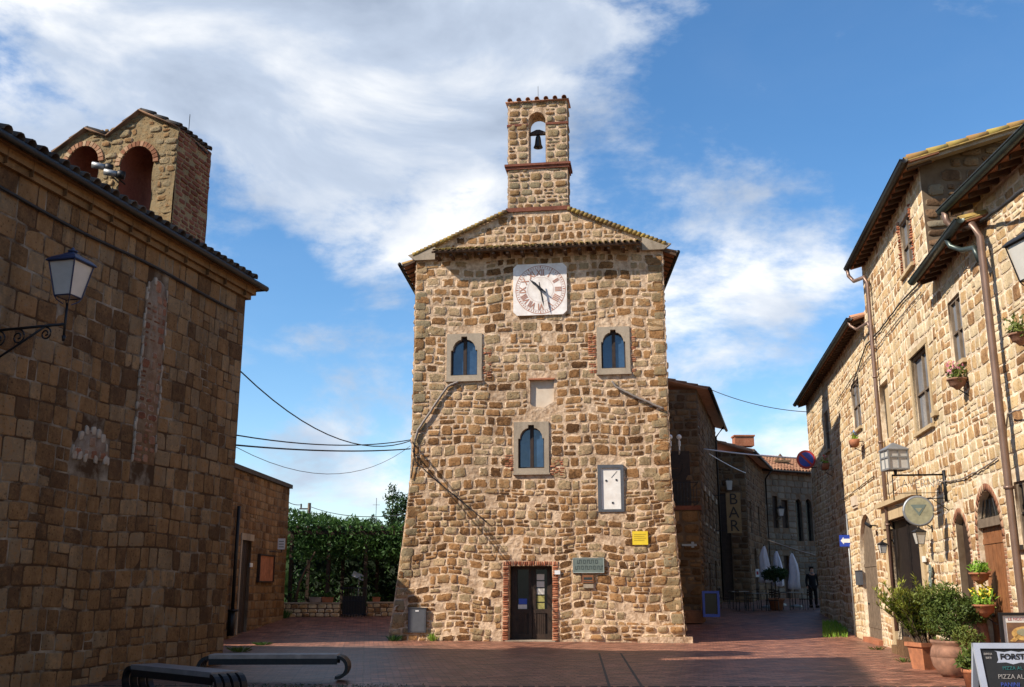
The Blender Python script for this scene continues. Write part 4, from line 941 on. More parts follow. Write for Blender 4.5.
mb = MB(); mb.fbox(S, dS[0] - .15, dS[1] + .15, dS[3], dS[3] + .22, -.05, .05); mb.fbox(S, dS[0] - .12, dS[0], .1, dS[3], -.05, .04); mb.build('door_surround', 'grey_trim', sh)
mb = MB(); pu = S.px(235, 560, .1)[0]; mb.tube([S.w(pu, 4.2, .12), S.w(pu, .9, .12)], .06, 8); mb.fbox(S, pu - .14, pu + .1, .85, .92, .02, .3); mb.fbox(S, pu - .1, pu + .08, .1, .85, .03, .2); mb.build('downpipe', 'gutter_dark', sh, True)
nb = prect(S, 257, 271, 556, 581); mb = MB(); rt = thing('notice_board', 'rust-coloured framed notice board on the low house wall', 'notice board', tuple(S.w(nb[0], nb[2], .05)))
mb.fbox(S, nb[0], nb[1], nb[2], nb[3], .02, .08); mb.build('panel', 'terracotta', rt)
mb = MB()
for (a, b, c, d) in ((nb[0] - .06, nb[0], nb[2] - .05, nb[3] + .05), (nb[1], nb[1] + .06, nb[2] - .05, nb[3] + .05), (nb[0], nb[1], nb[2] - .05, nb[2]), (nb[0], nb[1], nb[3], nb[3] + .05)): mb.fbox(S, a, b, c, d, .02, .12)
mb.build('frame', 'wood_dark', rt)
ws = prect(S, 276, 282, 538, 549, .3); mb = MB(); ss = thing('small_white_sign', 'small white sign on a bracket at the corner of the low house', 'sign', tuple(S.w(ws[0], ws[2], .3)))
fsg = Fr(*S.w(ws[1], 0, .3).xy, 92.6, 1); mb.fbox(fsg, -.15, .12, ws[2], ws[3], 0, .03); mb.build('plate', 'white_metal', ss)
mb = MB()
for k in range(3): mb.fbox(fsg, -.11, .08, ws[3] - .12 - k * .1, ws[3] - .09 - k * .1, .03, .034)
mb.build('print', 'plaque', ss)
mb = MB(); mb.tube([S.w(ws[1] - .6, ws[2] - .1, .02), S.w(ws[1], ws[2] - .1, .3), S.w(ws[1], ws[2] + .1, .3)], .02, 6); mb.build('bracket', 'iron', ss)
sg = prect(S, 249.5, 252, 563, 567); mb = MB(); mb.fbox(S, sg[0], sg[1], sg[2], sg[3], 0, .03); tag(mb.build('house_number_plate', 'white_metal'), 'tiny white tile beside the low house door', 'plate')
# low garden walls
def lowwall(x0, x1, y, label):
    f9 = Fr(x0, y, 90); z0 = gz(0, y); mb = MB(); n = x1 - x0
    t = thing('garden_wall', label, 'wall', (x0, y, z0))
    panel(mb, f9, rect(0, n, z0 - .1, z0 + .5), [], .1, None, .3, 0, .02); rows(mb, f9, rect(0, n, z0, z0 + .5), [], (.14, .2), (.2, .4), .02, .02, 5, .1, None, 1, .01)
    mb.fbox(f9, 0, n, z0 - .1, z0 + .5, -.3, -.29); mb.fbox(f9, 0, .01, z0 - .1, z0 + .5, -.29, -.01); mb.fbox(f9, n - .01, n, z0 - .1, z0 + .5, -.29, -.01)
    mb.build('wall', ['s_mortar', 'r_stone'], t, True)
    mb = MB(); mb.fbox(f9, -.02, n + .02, z0 + .5, z0 + .56, -.34, .05); mb.build('coping', 'grey_trim', t)
def gx(px, y): return (px - 512) / 1038.0 * y
lowwall(gx(281, 41), gx(341, 41), 41, 'low garden wall left of the gate under the pergola')
lowwall(gx(368, 41.3), gx(400, 41.3), 41.3, 'low garden wall right of the gate under the pergola')
g0, g1 = gx(342, 41.1), gx(367, 41.1); zt = gz(0, 41)
gate = thing('garden_gate', 'black iron garden gate between the two low walls', 'gate', (g0, 41.1, zt))
mb = MB()
for k in range(9):
    x = g0 + .05 + (g1 - g0 - .1) * k / 8; mb.tube([(x, 41.15, zt), (x, 41.15, zt + 1.15)], .015, 6)
for z in (.1, .6, 1.1): mb.tube([(g0, 41.15, zt + z), (g1, 41.15, zt + z)], .018, 6)
mb.build('bars', 'iron', gate)
mb = MB(); mb.fbox(Fr(g0, 41.15, 90), .03, g1 - g0 - .03, zt + .1, zt + .8, -.02, -.01); mb.build('sheet', 'iron', gate)
# pergola with climbers
pg = thing('pergola', 'wooden garden pergola overgrown with dense dark green climbers', 'pergola', (-7, 42, gz(0, 42)))
X0, X1, Y0, Y1 = gx(281, 42), gx(408, 42), 41.8, 45.6
for i in range(4):
    x = X0 + .4 + (X1 - X0 - .6) * i / 3
    for y in (Y0 + .1, Y1 - .1):
        mb = MB(); mb.box((x, y, gz(0, y) + 1.6), (.14, .14, 3.2)); mb.build('post', 'wood_dark', pg)
mb = MB()
for y in (Y0 + .1, Y1 - .1): mb.box(((X0 + X1) / 2, y, gz(0, y) + 3.25), (X1 - X0, .12, .16))
for k in range(12): mb.box((X0 + (X1 - X0) * (k + .5) / 12, (Y0 + Y1) / 2, gz(0, 43) + 3.4), (.08, Y1 - Y0 + .4, .1))
mb.build('beam', 'wood_dark', pg)
mb = MB(); zb = gz(0, 42)
def ptop(x): return 4.75 - .9 * max(0, (x - X0) / (X1 - X0)) ** .8 + .22 * noise.noise(Vector((x * 1.6, 0, 5)))
def fol():
    while True:
        x, y = U(X0 - .1, X1 + .3), U(Y0 - .35, Y1 + .2); zt_ = ptop(x) + .12 * noise.noise(Vector((x * 4, y * 4, 1))); z = U(2.75, zt_ + .1)
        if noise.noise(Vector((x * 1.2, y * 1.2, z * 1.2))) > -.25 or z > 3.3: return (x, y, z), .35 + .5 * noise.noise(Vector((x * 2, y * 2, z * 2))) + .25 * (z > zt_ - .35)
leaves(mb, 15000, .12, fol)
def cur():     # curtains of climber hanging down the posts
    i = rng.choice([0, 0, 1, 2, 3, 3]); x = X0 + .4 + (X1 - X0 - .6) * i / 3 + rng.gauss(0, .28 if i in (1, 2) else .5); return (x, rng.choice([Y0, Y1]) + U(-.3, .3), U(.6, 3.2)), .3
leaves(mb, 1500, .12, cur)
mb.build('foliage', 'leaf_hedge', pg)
mb = MB(); mb.tube([(gx(297, 41.6), 41.5, 1.0), (gx(300, 41.6), 41.5, 1.8), (gx(307, 41.6), 41.6, 2.5), (gx(313, 41.6), 41.8, 3.0)], [.06, .05, .04, .03], 7); mb.build('vine_stem', 'bark', pg, True)
def hedge(x0, x1, y, z1, n, label, sz=.16, m_='leaf_hedge', dp=1.2):
    mb = MB()
    def f():
        x = U(x0, x1); z = gz(0, y) + U(0, 1) ** .8 * (z1 + .4 * noise.noise(Vector((x * .8, y, 0)))); return (x, y + U(-dp / 2, dp / 2), z), .5 + .5 * noise.noise(Vector((x, z, 2)))
    leaves(mb, n, sz, f); t = thing('hedge', label, 'hedge', ((x0 + x1) / 2, y, gz(0, y))); mb.build('foliage', m_, t)
    c = MB(); nx, nz_ = 40, 8; zz0 = gz(0, y)  # solid dark sheets added inside the foliage so no sky shows through
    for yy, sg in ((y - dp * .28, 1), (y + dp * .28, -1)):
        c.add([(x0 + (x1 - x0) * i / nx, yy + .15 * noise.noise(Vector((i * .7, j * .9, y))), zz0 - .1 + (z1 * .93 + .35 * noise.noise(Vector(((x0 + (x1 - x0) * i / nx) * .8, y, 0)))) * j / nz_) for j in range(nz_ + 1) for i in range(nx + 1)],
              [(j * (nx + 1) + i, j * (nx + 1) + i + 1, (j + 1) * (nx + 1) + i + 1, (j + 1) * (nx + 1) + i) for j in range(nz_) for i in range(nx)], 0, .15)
    c.build('hedge_core', m_, t); return t
hedge(-20, -3.0, 47.5, 3.6, 9000, 'dark green hedge seen through the gaps of the pergola', .24, 'leaf_shade', 1.6)
hedge(-26, -9.3, 43.5, 3.6, 4000, 'dark hedge behind the low stone house', .2)
mb = MB(); rd = pray(353, 585); q0 = Vector((gx(359, 42.6), 42.6, 0)); zz = gz(0, 42.6)
lt = thing('lectern_sign', 'slanted pale information lectern on a post beyond the garden gate', 'sign', (q0.x, q0.y, zz))
mb.tube([(q0.x, q0.y, zz), (q0.x, q0.y, zz + 1.35)], .025, 8); mb.build('post', 'grey_metal', lt)
mb = MB(); mb.hexa([(q0.x - .28, q0.y - .12, zz + 1.5), (q0.x + .25, q0.y - .18, zz + 1.28), (q0.x + .28, q0.y + .2, zz + 1.45), (q0.x - .25, q0.y + .2, zz + 1.68)] + [(q0.x - .28, q0.y - .12, zz + 1.53), (q0.x + .25, q0.y - .18, zz + 1.31), (q0.x + .28, q0.y + .2, zz + 1.48), (q0.x - .25, q0.y + .2, zz + 1.71)]); mb.build('panel', 'white_metal', lt)
def boxpot(x, y, z, lab, m_='terracotta', l_=.45, fl=None):
    t = thing('flower_box', lab, 'flower box', (x, y, z)); mb = MB()
    mb.hexa([(x - l_ * .42, y - .08, z), (x + l_ * .42, y - .08, z), (x + l_ * .42, y + .08, z), (x - l_ * .42, y + .08, z), (x - l_ * .5, y - .11, z + .2), (x + l_ * .5, y - .11, z + .2), (x + l_ * .5, y + .11, z + .2), (x - l_ * .5, y + .11, z + .2)]); mb.build('box', m_, t)
    mb = MB(); leaves(mb, 60, .09, clumpfn([((x, y, z + .25), .16, .5), ((x - l_ * .3, y, z + .22), .1, .4), ((x + l_ * .3, y, z + .22), .1, .6)])); mb.build('plant', 'leaf_hedge', t)
boxpot(gx(329, 41.1), 41.0, gz(0, 41) + .56, 'terracotta trough on the low garden wall left of the gate')
boxpot(gx(377, 41.4), 41.4, gz(0, 41) + .56, 'terracotta pot on the low garden wall right of the gate', l_=.3)
boxpot(gx(317, 41.1), 41.0, gz(0, 41) + .56, 'pale trough beside the terracotta trough on the low garden wall', 'bench_stone', .5)
# trees
def tree(name, label, base, trunk_h, clumps, n, size, lm, tr=.16):
    t = thing(name, label, 'tree', base); b = Vector(base); mb = MB()
    mb.tube([b - V3(0, 0, .2), b + V3(.05, 0, trunk_h * .5), b + V3(-.05, 0, trunk_h)], [tr, tr * .8, tr * .6], 8)
    for c, r, tn in clumps: mb.tube([b + V3(0, 0, trunk_h * U(.7, 1)), Vector(c) - V3(0, 0, r * .4)], [tr * .45, tr * .12], 5)
    mb.build('trunk', 'bark', t, True)
    mb = MB(); leaves(mb, n, size, clumpfn(clumps)); mb.build('crown', lm, t)
b = (gx(394, 56), 56, 1.0); tx = b[0]
def tz(py, y): 
    r = pray(394, py); return CH + r.z / r.y * y
cl = [((tx + dx, 56 + dy, tz(py, 56)), r, tn) for dx, dy, py, r, tn in ((-.25, 0, 489, .32, .6), (.05, .2, 497, .42, .7), (-.4, 0, 499, .35, .5), (.5, 0, 500, .4, .4), (.1, -.2, 507, .6, .55), (.7, .2, 510, .6, .3), (-.3, 0, 514, .5, .5), (.3, 0, 520, .8, .35), (-.2, 0, 527, .6, .3), (.9, 0, 524, .6, .3), (.3, 0, 536, 1.2, .3), (1.4, 0, 530, .9, .3))]
tree('oak_tree', 'bushy dark green tree rising behind the pergola against the tower', b, 3.5, cl, 2600, .15, 'leaf_tree')
b2 = (gx(371, 80), 80, 1.0); z2 = tz(523, 80)
tree('pine_tree', 'tiny distant flat-crowned tree on the skyline above the pergola', b2, z2 - 1.2, [((b2[0] + dx, 80, z2 + dz), r, .2) for dx, dz, r in ((-.5, 0, .3), (0, .1, .35), (.45, 0, .3), (0, .5, .16))], 350, .14, 'leaf_tree', .06)
up_ = gx(306, 62); zp = tz(503, 62)
pole = thing('utility_pole', 'thin dark utility pole with crossarm above the garden hedge', 'utility pole', (up_, 62, 1))
mb = MB(); mb.tube([(up_, 62, 0), (up_, 62, zp)], .1, 8); mb.build('post', 'wood_grey', pole)
mb = MB(); mb.box((up_ - .25, 62, zp - .35), (.7, .08, .08)); mb.tube([(up_ - .5, 62, zp - .3), (up_ - .5, 62, zp - .05)], .05, 6); mb.build('crossarm', 'wood_dark', pole)
an = thing('tv_antenna', 'very thin antenna mast above the garden between pole and tree', 'antenna', (gx(374, 60), 60, 1)); xa = gx(374, 60); za = tz(498, 60)
mb = MB(); mb.tube([(xa, 60, 0), (xa, 60, za)], .02, 5); mb.tube([(xa - .2, 60, za - .4), (xa + .2, 60, za - .4)], .012, 5); mb.build('mast', 'grey_metal', an)
# ================================================================== OVERHEAD CABLES
def cable(label, a, b, s, r=.016, mt='cable'):
    mb = MB(); mb.tube(sag(a, b, s), r, 5); return tag(mb.build('overhead_cable', mt, None, True), label, 'cable')
tl = T.w(-4.2, 0, .05)
def TP(y): v = T.px(413, y)[1]; return T.w(-4.22, v, .05)
def CP(y): u, v = C.px(238, y); return C.w(-.05, v, .03)
cable('slanting black cable dropping from high on the church corner to the tower', CP(371), TP(441), .75)
cable('upper black cable strung level between church corner and tower', CP(436), TP(440), .2)
cable('lower black cable strung level between church corner and tower', CP(446), TP(449), .1, .02)
cable('thin pale drooping cable under the two level cables', CP(448), TP(446), .75, .008, 'cable_grey')
cable('thin cable from the utility pole towards the tower above the hedge', (up_, 62, zp - .2), T.w(-4.1, 4.6, -6), .5, .02)
cable('thin cable from the utility pole towards the low house', (up_ - .5, 62, zp - .1), S.w(9.5, 5.3, -.5), .2, .02)
# ================================================================== RIGHT-HAND HOUSES
RW = Fr(11.477, 35.701, 9.2, -1)
def win(house, fr, px, depth=.22, glassm='glass_pale', trim=None, arm=True, sill=True):
    a, b, c, d = px
    g = MB(); g.fbox(fr, a, b, c, d, -depth, -depth + .01); wn = MB()
    for (x0, x1, y0, y1) in ((a, a + .06, c, d), (b - .06, b, c, d), (a + .06, b - .06, c, c + .06), (a + .06, b - .06, d - .06, d), ((a + b) / 2 - .03, (a + b) / 2 + .03, c + .06, d - .06), (a + .06, b - .06, (c + d) / 2 - .02, (c + d) / 2 + .02)):
        wn.fbox(fr, x0, x1, y0, y1, -depth + .01, -depth + .06)
    w0 = wn.build('window', 'wood_grey', house); g.build('pane', glassm, w0)
    if sill: s_ = MB(); s_.fbox(fr, a - .08, b + .08, c - .08, c, -depth + .02, .09); s_.build('window_sill', 'tan_trim', w0)
    if trim:
        t_ = MB(); k = trim
        t_.fbox(fr, a - k, a, c, d, -.05, .035); t_.fbox(fr, b, b + k, c, d, -.05, .035); t_.fbox(fr, a - k, b + k, d, d + k, -.05, .045); t_.build('window_surround', 'tan_trim', w0)
    return w0
def plankdoor(house, fr, poly, depth, mt, nm='door', lab=None):
    a, b = min(p[0] for p in poly), max(p[0] for p in poly); d = MB(); d.prism(fr, poly, -depth - .04, -depth)
    k = 6; cr = lambda x: max([p for p in [c for c in [v for v in ([q[1] for q in poly])]]])
    v0, v1 = min(p[1] for p in poly), max(p[1] for p in poly); r = (b - a) / 2 if len(poly) > 5 else 0
    for i in range(k): d.fbox(fr, a + (b - a) * i / k + .012, a + (b - a) * (i + 1) / k - .012, v0, v1 - r * .9, -depth, -depth + .02)
    d.fbox(fr, a, b, v0 + .3, v0 + .4, -depth + .02, -depth + .035); d.fbox(fr, a, b, v1 - r - .3, v1 - r - .2, -depth + .02, -depth + .035)
    o = d.build(nm, mt, house)
    h = MB(); h.lathe(tuple(fr.w((a + b) / 2 + (b - a) * .35, v0 + 1.0, -depth + .05)), [(.01, -.03), (.035, 0), (.01, .03)], 8); h.build('door_handle', 'bronze', o)
    return o
def eaves(house, fr, u0, u1, z, wo=.6, slope=.32, run=6, tilem='tile_y', gut='gutter', vis=0, ratio=1):
    """tiled roof slope rising away from the wall, soffit of terracotta on rafters, round gutter"""
    A = fr.w(u0, z, wo); B = fr.w(u1, z, wo); up = fr.w(0, slope * run, -run) - fr.w(0, 0, 0)
    r = MB(); coppi(r, A, B, up, 0, .085, .215, .45); slab(r, A, B, up, .03, 0, .0); rf = r.build('roof', tilem, house, True)
    s = MB(); slab(s, A, B, fr.w(0, slope * (wo + .3), -(wo + .3)) - fr.w(0, 0, 0), .03, 0, -.034)
    k = u0 + .2
    while k < u1 - .1:
        q = []
        for (w_, dz) in ((wo - .04, 0), (-.2, 0)):
            zz = z + slope * (wo - w_)
            for (du, dv) in ((0, -.16), (.09, -.16), (.09, -.07), (0, -.07)): q.append(fr.w(k + du, zz + dv, w_))
        s.hexa(q, 1); k += .42
    s.build('eave', ['soffit', 'rafter'], house)
    g = MB(); n = 8; P = []
    for e_, u in enumerate((u0 - .05, u1 + .05)):
        for j in range(n): t = math.pi * (1 + j / (n - 1)); P.append(fr.w(u, z + .0 + .085 * math.sin(t), wo + .08 + .085 * math.cos(t)))
    g.add(P, [(j, j + 1, n + j + 1, n + j) for j in range(n - 1)] + [tuple(range(n)), tuple(range(2 * n - 1, n - 1, -1))])
    P = []
    for e_, u in enumerate((u0 - .05, u1 + .05)):
        for j in range(n): t = math.pi * (1 + j / (n - 1)); P.append(fr.w(u, z + .0 + .075 * math.sin(t), wo + .08 + .075 * math.cos(t)))
    g.add(P, [(j, j + 1, n + j + 1, n + j) for j in range(n - 1)])
    g.tube([fr.w(u0 - .05, z, wo + .165), fr.w(u1 + .05, z, wo + .165)], .014, 6)
    k = u0 + .3
    while k < u1: g.tube([fr.w(k, z + .02, wo + .165), fr.w(k, z - .09, wo + .08), fr.w(k, z + .03, wo - .01)], .01, 5); k += .8
    g.build('gutter', gut, house, True); return rf
def houseshell(mb, fr, u0, u1, z, dp=9, mm=0):
    mb.fbox(fr, u0, u1, 0, z, -dp, -dp + .2, mm)
    for u in (u0, u1 - .01): mb.fbox(fr, u, u + .01, 0, z, -dp + .2, -.45, mm)
# pixel-derived heights of the eaves (outer edge .6 off the wall)
def eh(px, py, w_): return RW.px(px, py, w_)
e4 = eh(822, 361, .62); e3 = eh(875, 220, .62); e2 = eh(940, 245, .6); e1 = eh(960, 196, .62); e1b = eh(1020, 139, .62)
U4a, U4b = -7.4, 7.3; U3a, U3b = -14.85, -7.4; U2a, U2b = -18.3, -14.85
z4, z3, z2_, z1_ = 9.28, 10.72, 8.02, 8.5
R1 = Fr(*RW.w(-18.3, 0, 0).xy, 2.5, -1); U1a, U1b = -14.0, 0.0
print('eaves', e4, e3, e2, e1, e1b)
KW = dict(hr=(.16, .33), wr=(.18, .55), gap=.026, dep=.012, e=7, jit=.12, wf=None, m=1, warp=.08, split=.18, tone=(.1, .95))
# house 4 (farthest of the row)
h4 = thing('stone_house', 'farthest sunlit stone house on the right, with an arched door beside the shaded street', 'building', tuple(RW.w(U4a, 0, 0)), 'stone houses on the right')
w4a = prect(RW, 852, 860.5, 379, 431); w4b = prect(RW, 825, 829, 410, 452)
d4 = prect(RW, 862, 877, 512, 630); d4p = arch(d4[0], d4[1] , .12, d4[3], 1.0)
H4 = [rect(*w4a), d4p, rect(*w4b)]
mb = MB(); panel(mb, RW, rect(U4a, U4b, -.2, z4 + .2), H4, .14, None, .6, 0, .008)
rows(mb, RW, rect(U4a, 7.28, 0, z4 + .1), H4, margin=.03, **KW)
houseshell(mb, RW, U4a, U4b, z4 + .1)
f4e = Fr(*RW.w(U4b, 0, 0).xy, 99.2, -1); panel(mb, f4e, rect(0, 9, 0, z4 + .2), [], .1, None, .8, 0); rows(mb, f4e, rect(0, 9, .3, z4), [], (.25, .35), (.3, .6), .05, .03)
mb.build('wall', ['r_mortar', 'r_stone'], h4, True)
win(h4, RW, w4a, .1); win(h4, RW, w4b, .1, 'glass_dark')
plankdoor(h4, RW, d4p, .11, 'wood_grey')
mb = MB(); mb.fbox(RW, d4[0] - .05, d4[1] + .05, 0, .13, -.3, .12); mb.build('door_step', 'brick', h4)
eaves(h4, RW, U4a + .2, U4b + .1, z4, .36, .3, 6, 'tile_red', 'gutter_dark')
# house 3 (tall)
h3 = thing('stone_house', 'tallest stone house on the right, its lintelled doorway behind the potted bushes', 'building', tuple(RW.w(U3a, 0, 0)), 'stone houses on the right')
w3a = prect(RW, 901, 912.5, 213, 273); w3b = prect(RW, 913.5, 931, 348, 431); w3c = prect(RW, 881, 890, 380, 440); d3 = prect(RW, 893, 925, 515, 640)
d3 = (d3[0], d3[1], .1, d3[3]); s3 = prect(RW, 851, 858, 571, 585)
H3 = [rect(*w3a), rect(*w3b), rect(*w3c), rect(*d3)]
mb = MB(); panel(mb, RW, rect(U3a, U3b, -.2, z3 + .2), H3, .16, None, .6, 0, .008)
rows(mb, RW, rect(U3a, U3b, 0, z3 + .1), H3, margin=.03, **KW)
rise = .27; wdp = 9
G3 = Fr(*RW.w(U3a, 0, 0).xy, 99.2, 1)
gpoly = [(0, 0), (wdp, 0), (wdp, z3 + .2 + rise * 4.5), (4.5, z3 + .15 + rise * 5.1), (0, z3 + .15)]
mb.fbox(RW, U3a, U3b, 0, z3, -wdp, -wdp + .2)
G3b = Fr(*RW.w(U3b - .02, 0, 0).xy, 99.2, -1)
panel(mb, G3b, gpoly, [], .1, None, 1, 0); rows(mb, G3b, gpoly[:2] + [(wdp, z3), (0, z3)], [], (.25, .35), (.3, .6), .05, .03)
mb.build('wall', ['r_mortar', 'r_stone'], h3, True)
mb = MB(); panel(mb, G3, gpoly, [], .1, None, .6, 0, .012); rows(mb, G3, clip(gpoly, 6.5, z3 + .15 + rise * 4.4), [], (.2, .34), (.25, .6), .05, .04, 4, .15, None, 1, .05, .2)
mb.build('gable_wall', ['s_mortar', 'gable_stone'], h3, True)
win(h3, RW, w3a, .1, 'glass_pale'); win(h3, RW, w3b, .12, 'glass_pale', .13)
mb = MB(); mb.fbox(RW, w3c[0], w3c[1], w3c[2], w3c[3], -.13, -.12); mb.build('blind_window', 'tan_trim', h3)
mb = MB(); rows(mb, RW, rect(w3a[0] - .14, w3a[0], w3a[2] - .1, w3a[3] + .1), [], (.062, .07), (.12, .15), .014, .04, 8, .05, None, 0, 0); rows(mb, RW, rect(w3a[1], w3a[1] + .14, w3a[2] - .1, w3a[3] + .1), [], (.062, .07), (.12, .15), .014, .04, 8, .05, None, 0, 0)
mb.build('brick_surround', 'brick', h3, True)
mb = MB(); mb.fbox(RW, d3[0] - .35, d3[1] + .35, d3[3], d3[3] + .36, -.1, .10); mb.fbox(RW, d3[0] - .48, d3[1] + .48, d3[3] + .36, d3[3] + .48, -.1, .24)
for (x0, x1) in ((d3[0] - .34, d3[0]), (d3[1], d3[1] + .34)):
    mb.fbox(RW, x0, x1, 0, d3[3] - .2, -.1, .07); mb.fbox(RW, x0 - .04, x1 + .04, d3[3] - .2, d3[3] - .003, -.1, .12)
mb.build('door_surround', 'tan_trim', h3)
mb = MB(); mb.fbox(RW, d3[0], d3[1], .1, d3[3], -.15, -.13)
mdd = (d3[0] + d3[1]) / 2
for (x0, x1) in ((d3[0], mdd - .01), (mdd + .01, d3[1])):
    for (y0, y1) in ((.25, 1.0), (1.15, 2.3)): mb.fbox(RW, x0 + .12, x1 - .12, y0, y1, -.13, -.11)
    mb.fbox(RW, x0 + .02, x0 + .08, .1, d3[3], -.13, -.09); mb.fbox(RW, x1 - .08, x1 - .02, .1, d3[3], -.13, -.09)
o = mb.build('door', 'wood_black', h3); mb = MB(); mb.lathe(tuple(RW.w(mdd + .08, 1.1, -.08)), [(.01, -.03), (.04, 0), (.01, .03)], 10); mb.build('door_handle', 'bronze', o)
mb = MB(); mb.fbox(RW, d3[0] + .3, d3[0] + 1.0, .0, .0 + d3[3] - .1, -.2, -.12); mb.fbox(RW, d3[1] - .75, d3[1] - .05, .1, d3[3] - .1, -.28, -.2) if 0 else None; mb.build('open_shutter', 'wood_grey', h3) if 0 else None
mb = MB(); mb.fbox(RW, w3b[0] - .5, w3b[0] - .14, w3b[2] + .1, w3b[2] + .2, 0, .1); mb.fbox(RW, U3a + .0, U3a + .9, 4.9, 5.02, -.02, .1) if 0 else None; mb.build('stone_ledge', 'tan_trim', h3)
eaves(h3, RW, U3a - .5, U3b - .1, z3, .36, rise, 5.6, 'tile_y', 'gutter_dark')
mb = MB(); A = RW.w(U3b + 1.0, z3 + rise * 6.2, -5.0); slab(mb, RW.w(U3a - .25, z3 - .2, -wdp - .6), RW.w(U3b + .3, z3 - .2, -wdp - .6), RW.w(0, rise * 4.6 + .4, 4.6) - RW.w(0, 0, 0), .05); mb.build('rear_roof', 'tile_red', h3)
mb = MB(); s0 = RW.w(U3a - .42, z3 + .02, .34); s1 = RW.w(U3a - .42, z3 + .02 + rise * 5.6, -5.26)
n = 13
for i in range(n): mb.tube([s0.lerp(s1, i / n) + V3(0, 0, .05), s0.lerp(s1, (i + 1.12) / n) + V3(0, 0, .03)], [.085, .07], 8, 0, U(0, 1))
mb.build('verge_tile', 'tile', h3, True)
mb = MB(); dd = RW.du
mb.hexa([s0 + V3(0, 0, -.12), s1 + V3(0, 0, -.12), s1 + dd * .24 + V3(0, 0, -.12), s0 + dd * .24 + V3(0, 0, -.12), s0, s1, s1 + dd * .24, s0 + dd * .24]); mb.build('verge_stone', 'grey_trim', h3)
# house 2 (narrow, lower)
h2 = thing('stone_house', 'low narrow stone house on the right with two brick-edged arches at street level', 'building', tuple(RW.w(U2a, 0, 0)), 'stone houses on the right')
w2a = prect(RW, 950, 963, 294, 366); n2 = prect(RW, 958, 973, 513, 640); n2p = arch(n2[0], n2[1], .1, n2[3], 1.3)
d2 = prect(RW, 981, 1006, 488, 640); d2p = arch(d2[0], d2[1], .1, d2[3], 1.15)
H2 = [rect(*w2a), n2p, d2p]
mb = MB(); panel(mb, RW, rect(U2a, U2b, -.2, z2_ + .2), H2, .14, None, .5, 0, .008)
H2m = [H2[0], arch(n2[0] - .1, n2[1] + .1, .1, n2[3] + .1, 1.2), arch(d2[0] - .1, d2[1] + .1, .1, d2[3] + .1, 1.1)]
rows(mb, RW, rect(U2a, U2b, 0, z2_ + .1), H2m, margin=.03, **KW)
houseshell(mb, RW, U2a, U2b, z2_ + .1)
mb.build('wall', ['r_mortar', 'r_stone'], h2, True)
win(h2, RW, w2a, .1, 'glass_pale')
for hp, (a, b, c, d), kk in ((n2p, n2, 1.3), (d2p, d2, 1.15)):
    mb = MB()
    for (x0, x1) in ((a - .13, a), (b, b + .13)): rows(mb, RW, rect(x0, x1, .1, d - (b - a) / 2 * kk), [], (.062, .07), (.11, .13), .008, .012, 10, .04, None, 0, 0)
    cc_, rr_ = (a + b) / 2, (b - a) / 2; vc = d - rr_ * kk; hw_ = math.pi * rr_ * kk / 21 * .42
    for k in range(21):
        t = math.pi * (k + .5) / 21; q_, s_ = math.cos(t), math.sin(t); P = lambda r, o_, w_: RW.w(cc_ + (rr_ + r) * q_ - o_ * s_, vc + (rr_ * kk + r) * s_ + o_ * q_, w_)
        mb.hexa([P(0, -hw_, 0), P(0, hw_, 0), P(.13, hw_ * 1.2, 0), P(.13, -hw_ * 1.2, 0), P(0, -hw_, .012), P(0, hw_, .012), P(.13, hw_ * 1.2, .012), P(.13, -hw_ * 1.2, .012)], 0, U(.1, .9))
    mb.build('brick_surround', 'brick_soft', h2, True)
mb = MB(); mb.prism(RW, n2p, -.16, -.13); mb.build('blocked_arch', 'wood_dark', h2)
dv = d2[3] - .55
plankdoor(h2, RW, rect(d2[0], d2[1], .1, dv - .1), .11, 'wood_brown')
mb = MB(); mb.fbox(RW, d2[0] - .03, d2[1] + .03, dv - .1, dv + .06, -.13, -.0); mb.build('door_lintel', 'wood_grey', h2)
mb = MB(); mb.prism(RW, arch(d2[0], d2[1], dv + .06, d2[3], 1.15), -.16, -.13); mb.build('fanlight', 'glass_dark', h2)
mb = MB()
for k in range(5): u = d2[0] + (d2[1] - d2[0]) * (k + .5) / 5; mb.tube([RW.w(u, dv + .06, -.06), RW.w((d2[0] + d2[1]) / 2 + (u - (d2[0] + d2[1]) / 2) * .6, d2[3] - .15, -.06)], .012, 5)
mb.build('fanlight_grille', 'iron', h2)
eaves(h2, RW, U2a - .6, U2b - .25, z2_, .36, .3, 6, 'tile_y', 'gutter')
# house 1 (nearest)
h1 = thing('stone_house', 'nearest stone house at the right edge with green gutter and hanging lantern', 'building', tuple(R1.w(U1b, 0, 0)), 'stone houses on the right')
w1 = (-6.6, -5.6, 4.9, 6.9); d1p = arch(-8.2, -6.9, .1, 2.6); w1b = prect(R1, 1017, 1030, 480, 545)
H1 = [rect(*w1), d1p, rect(*w1b)]
mb = MB(); panel(mb, R1, rect(U1a, U1b, -.2, z1_ + .4), H1, .14, None, .6, 0, .008); rows(mb, R1, rect(U1a, U1b, 0, z1_ + .3), H1, margin=.03, **KW); houseshell(mb, R1, U1a, U1b, z1_ + .3)
mb.build('wall', ['r_mortar', 'r_stone'], h1, True)
win(h1, R1, w1, .1); plankdoor(h1, R1, d1p, .11, 'wood_brown'); win(h1, R1, w1b, .1, 'glass_dark')
eaves(h1, R1, U1a, U1b + .25, z1_, .40, .3, 6, 'tile_y', 'gutter')
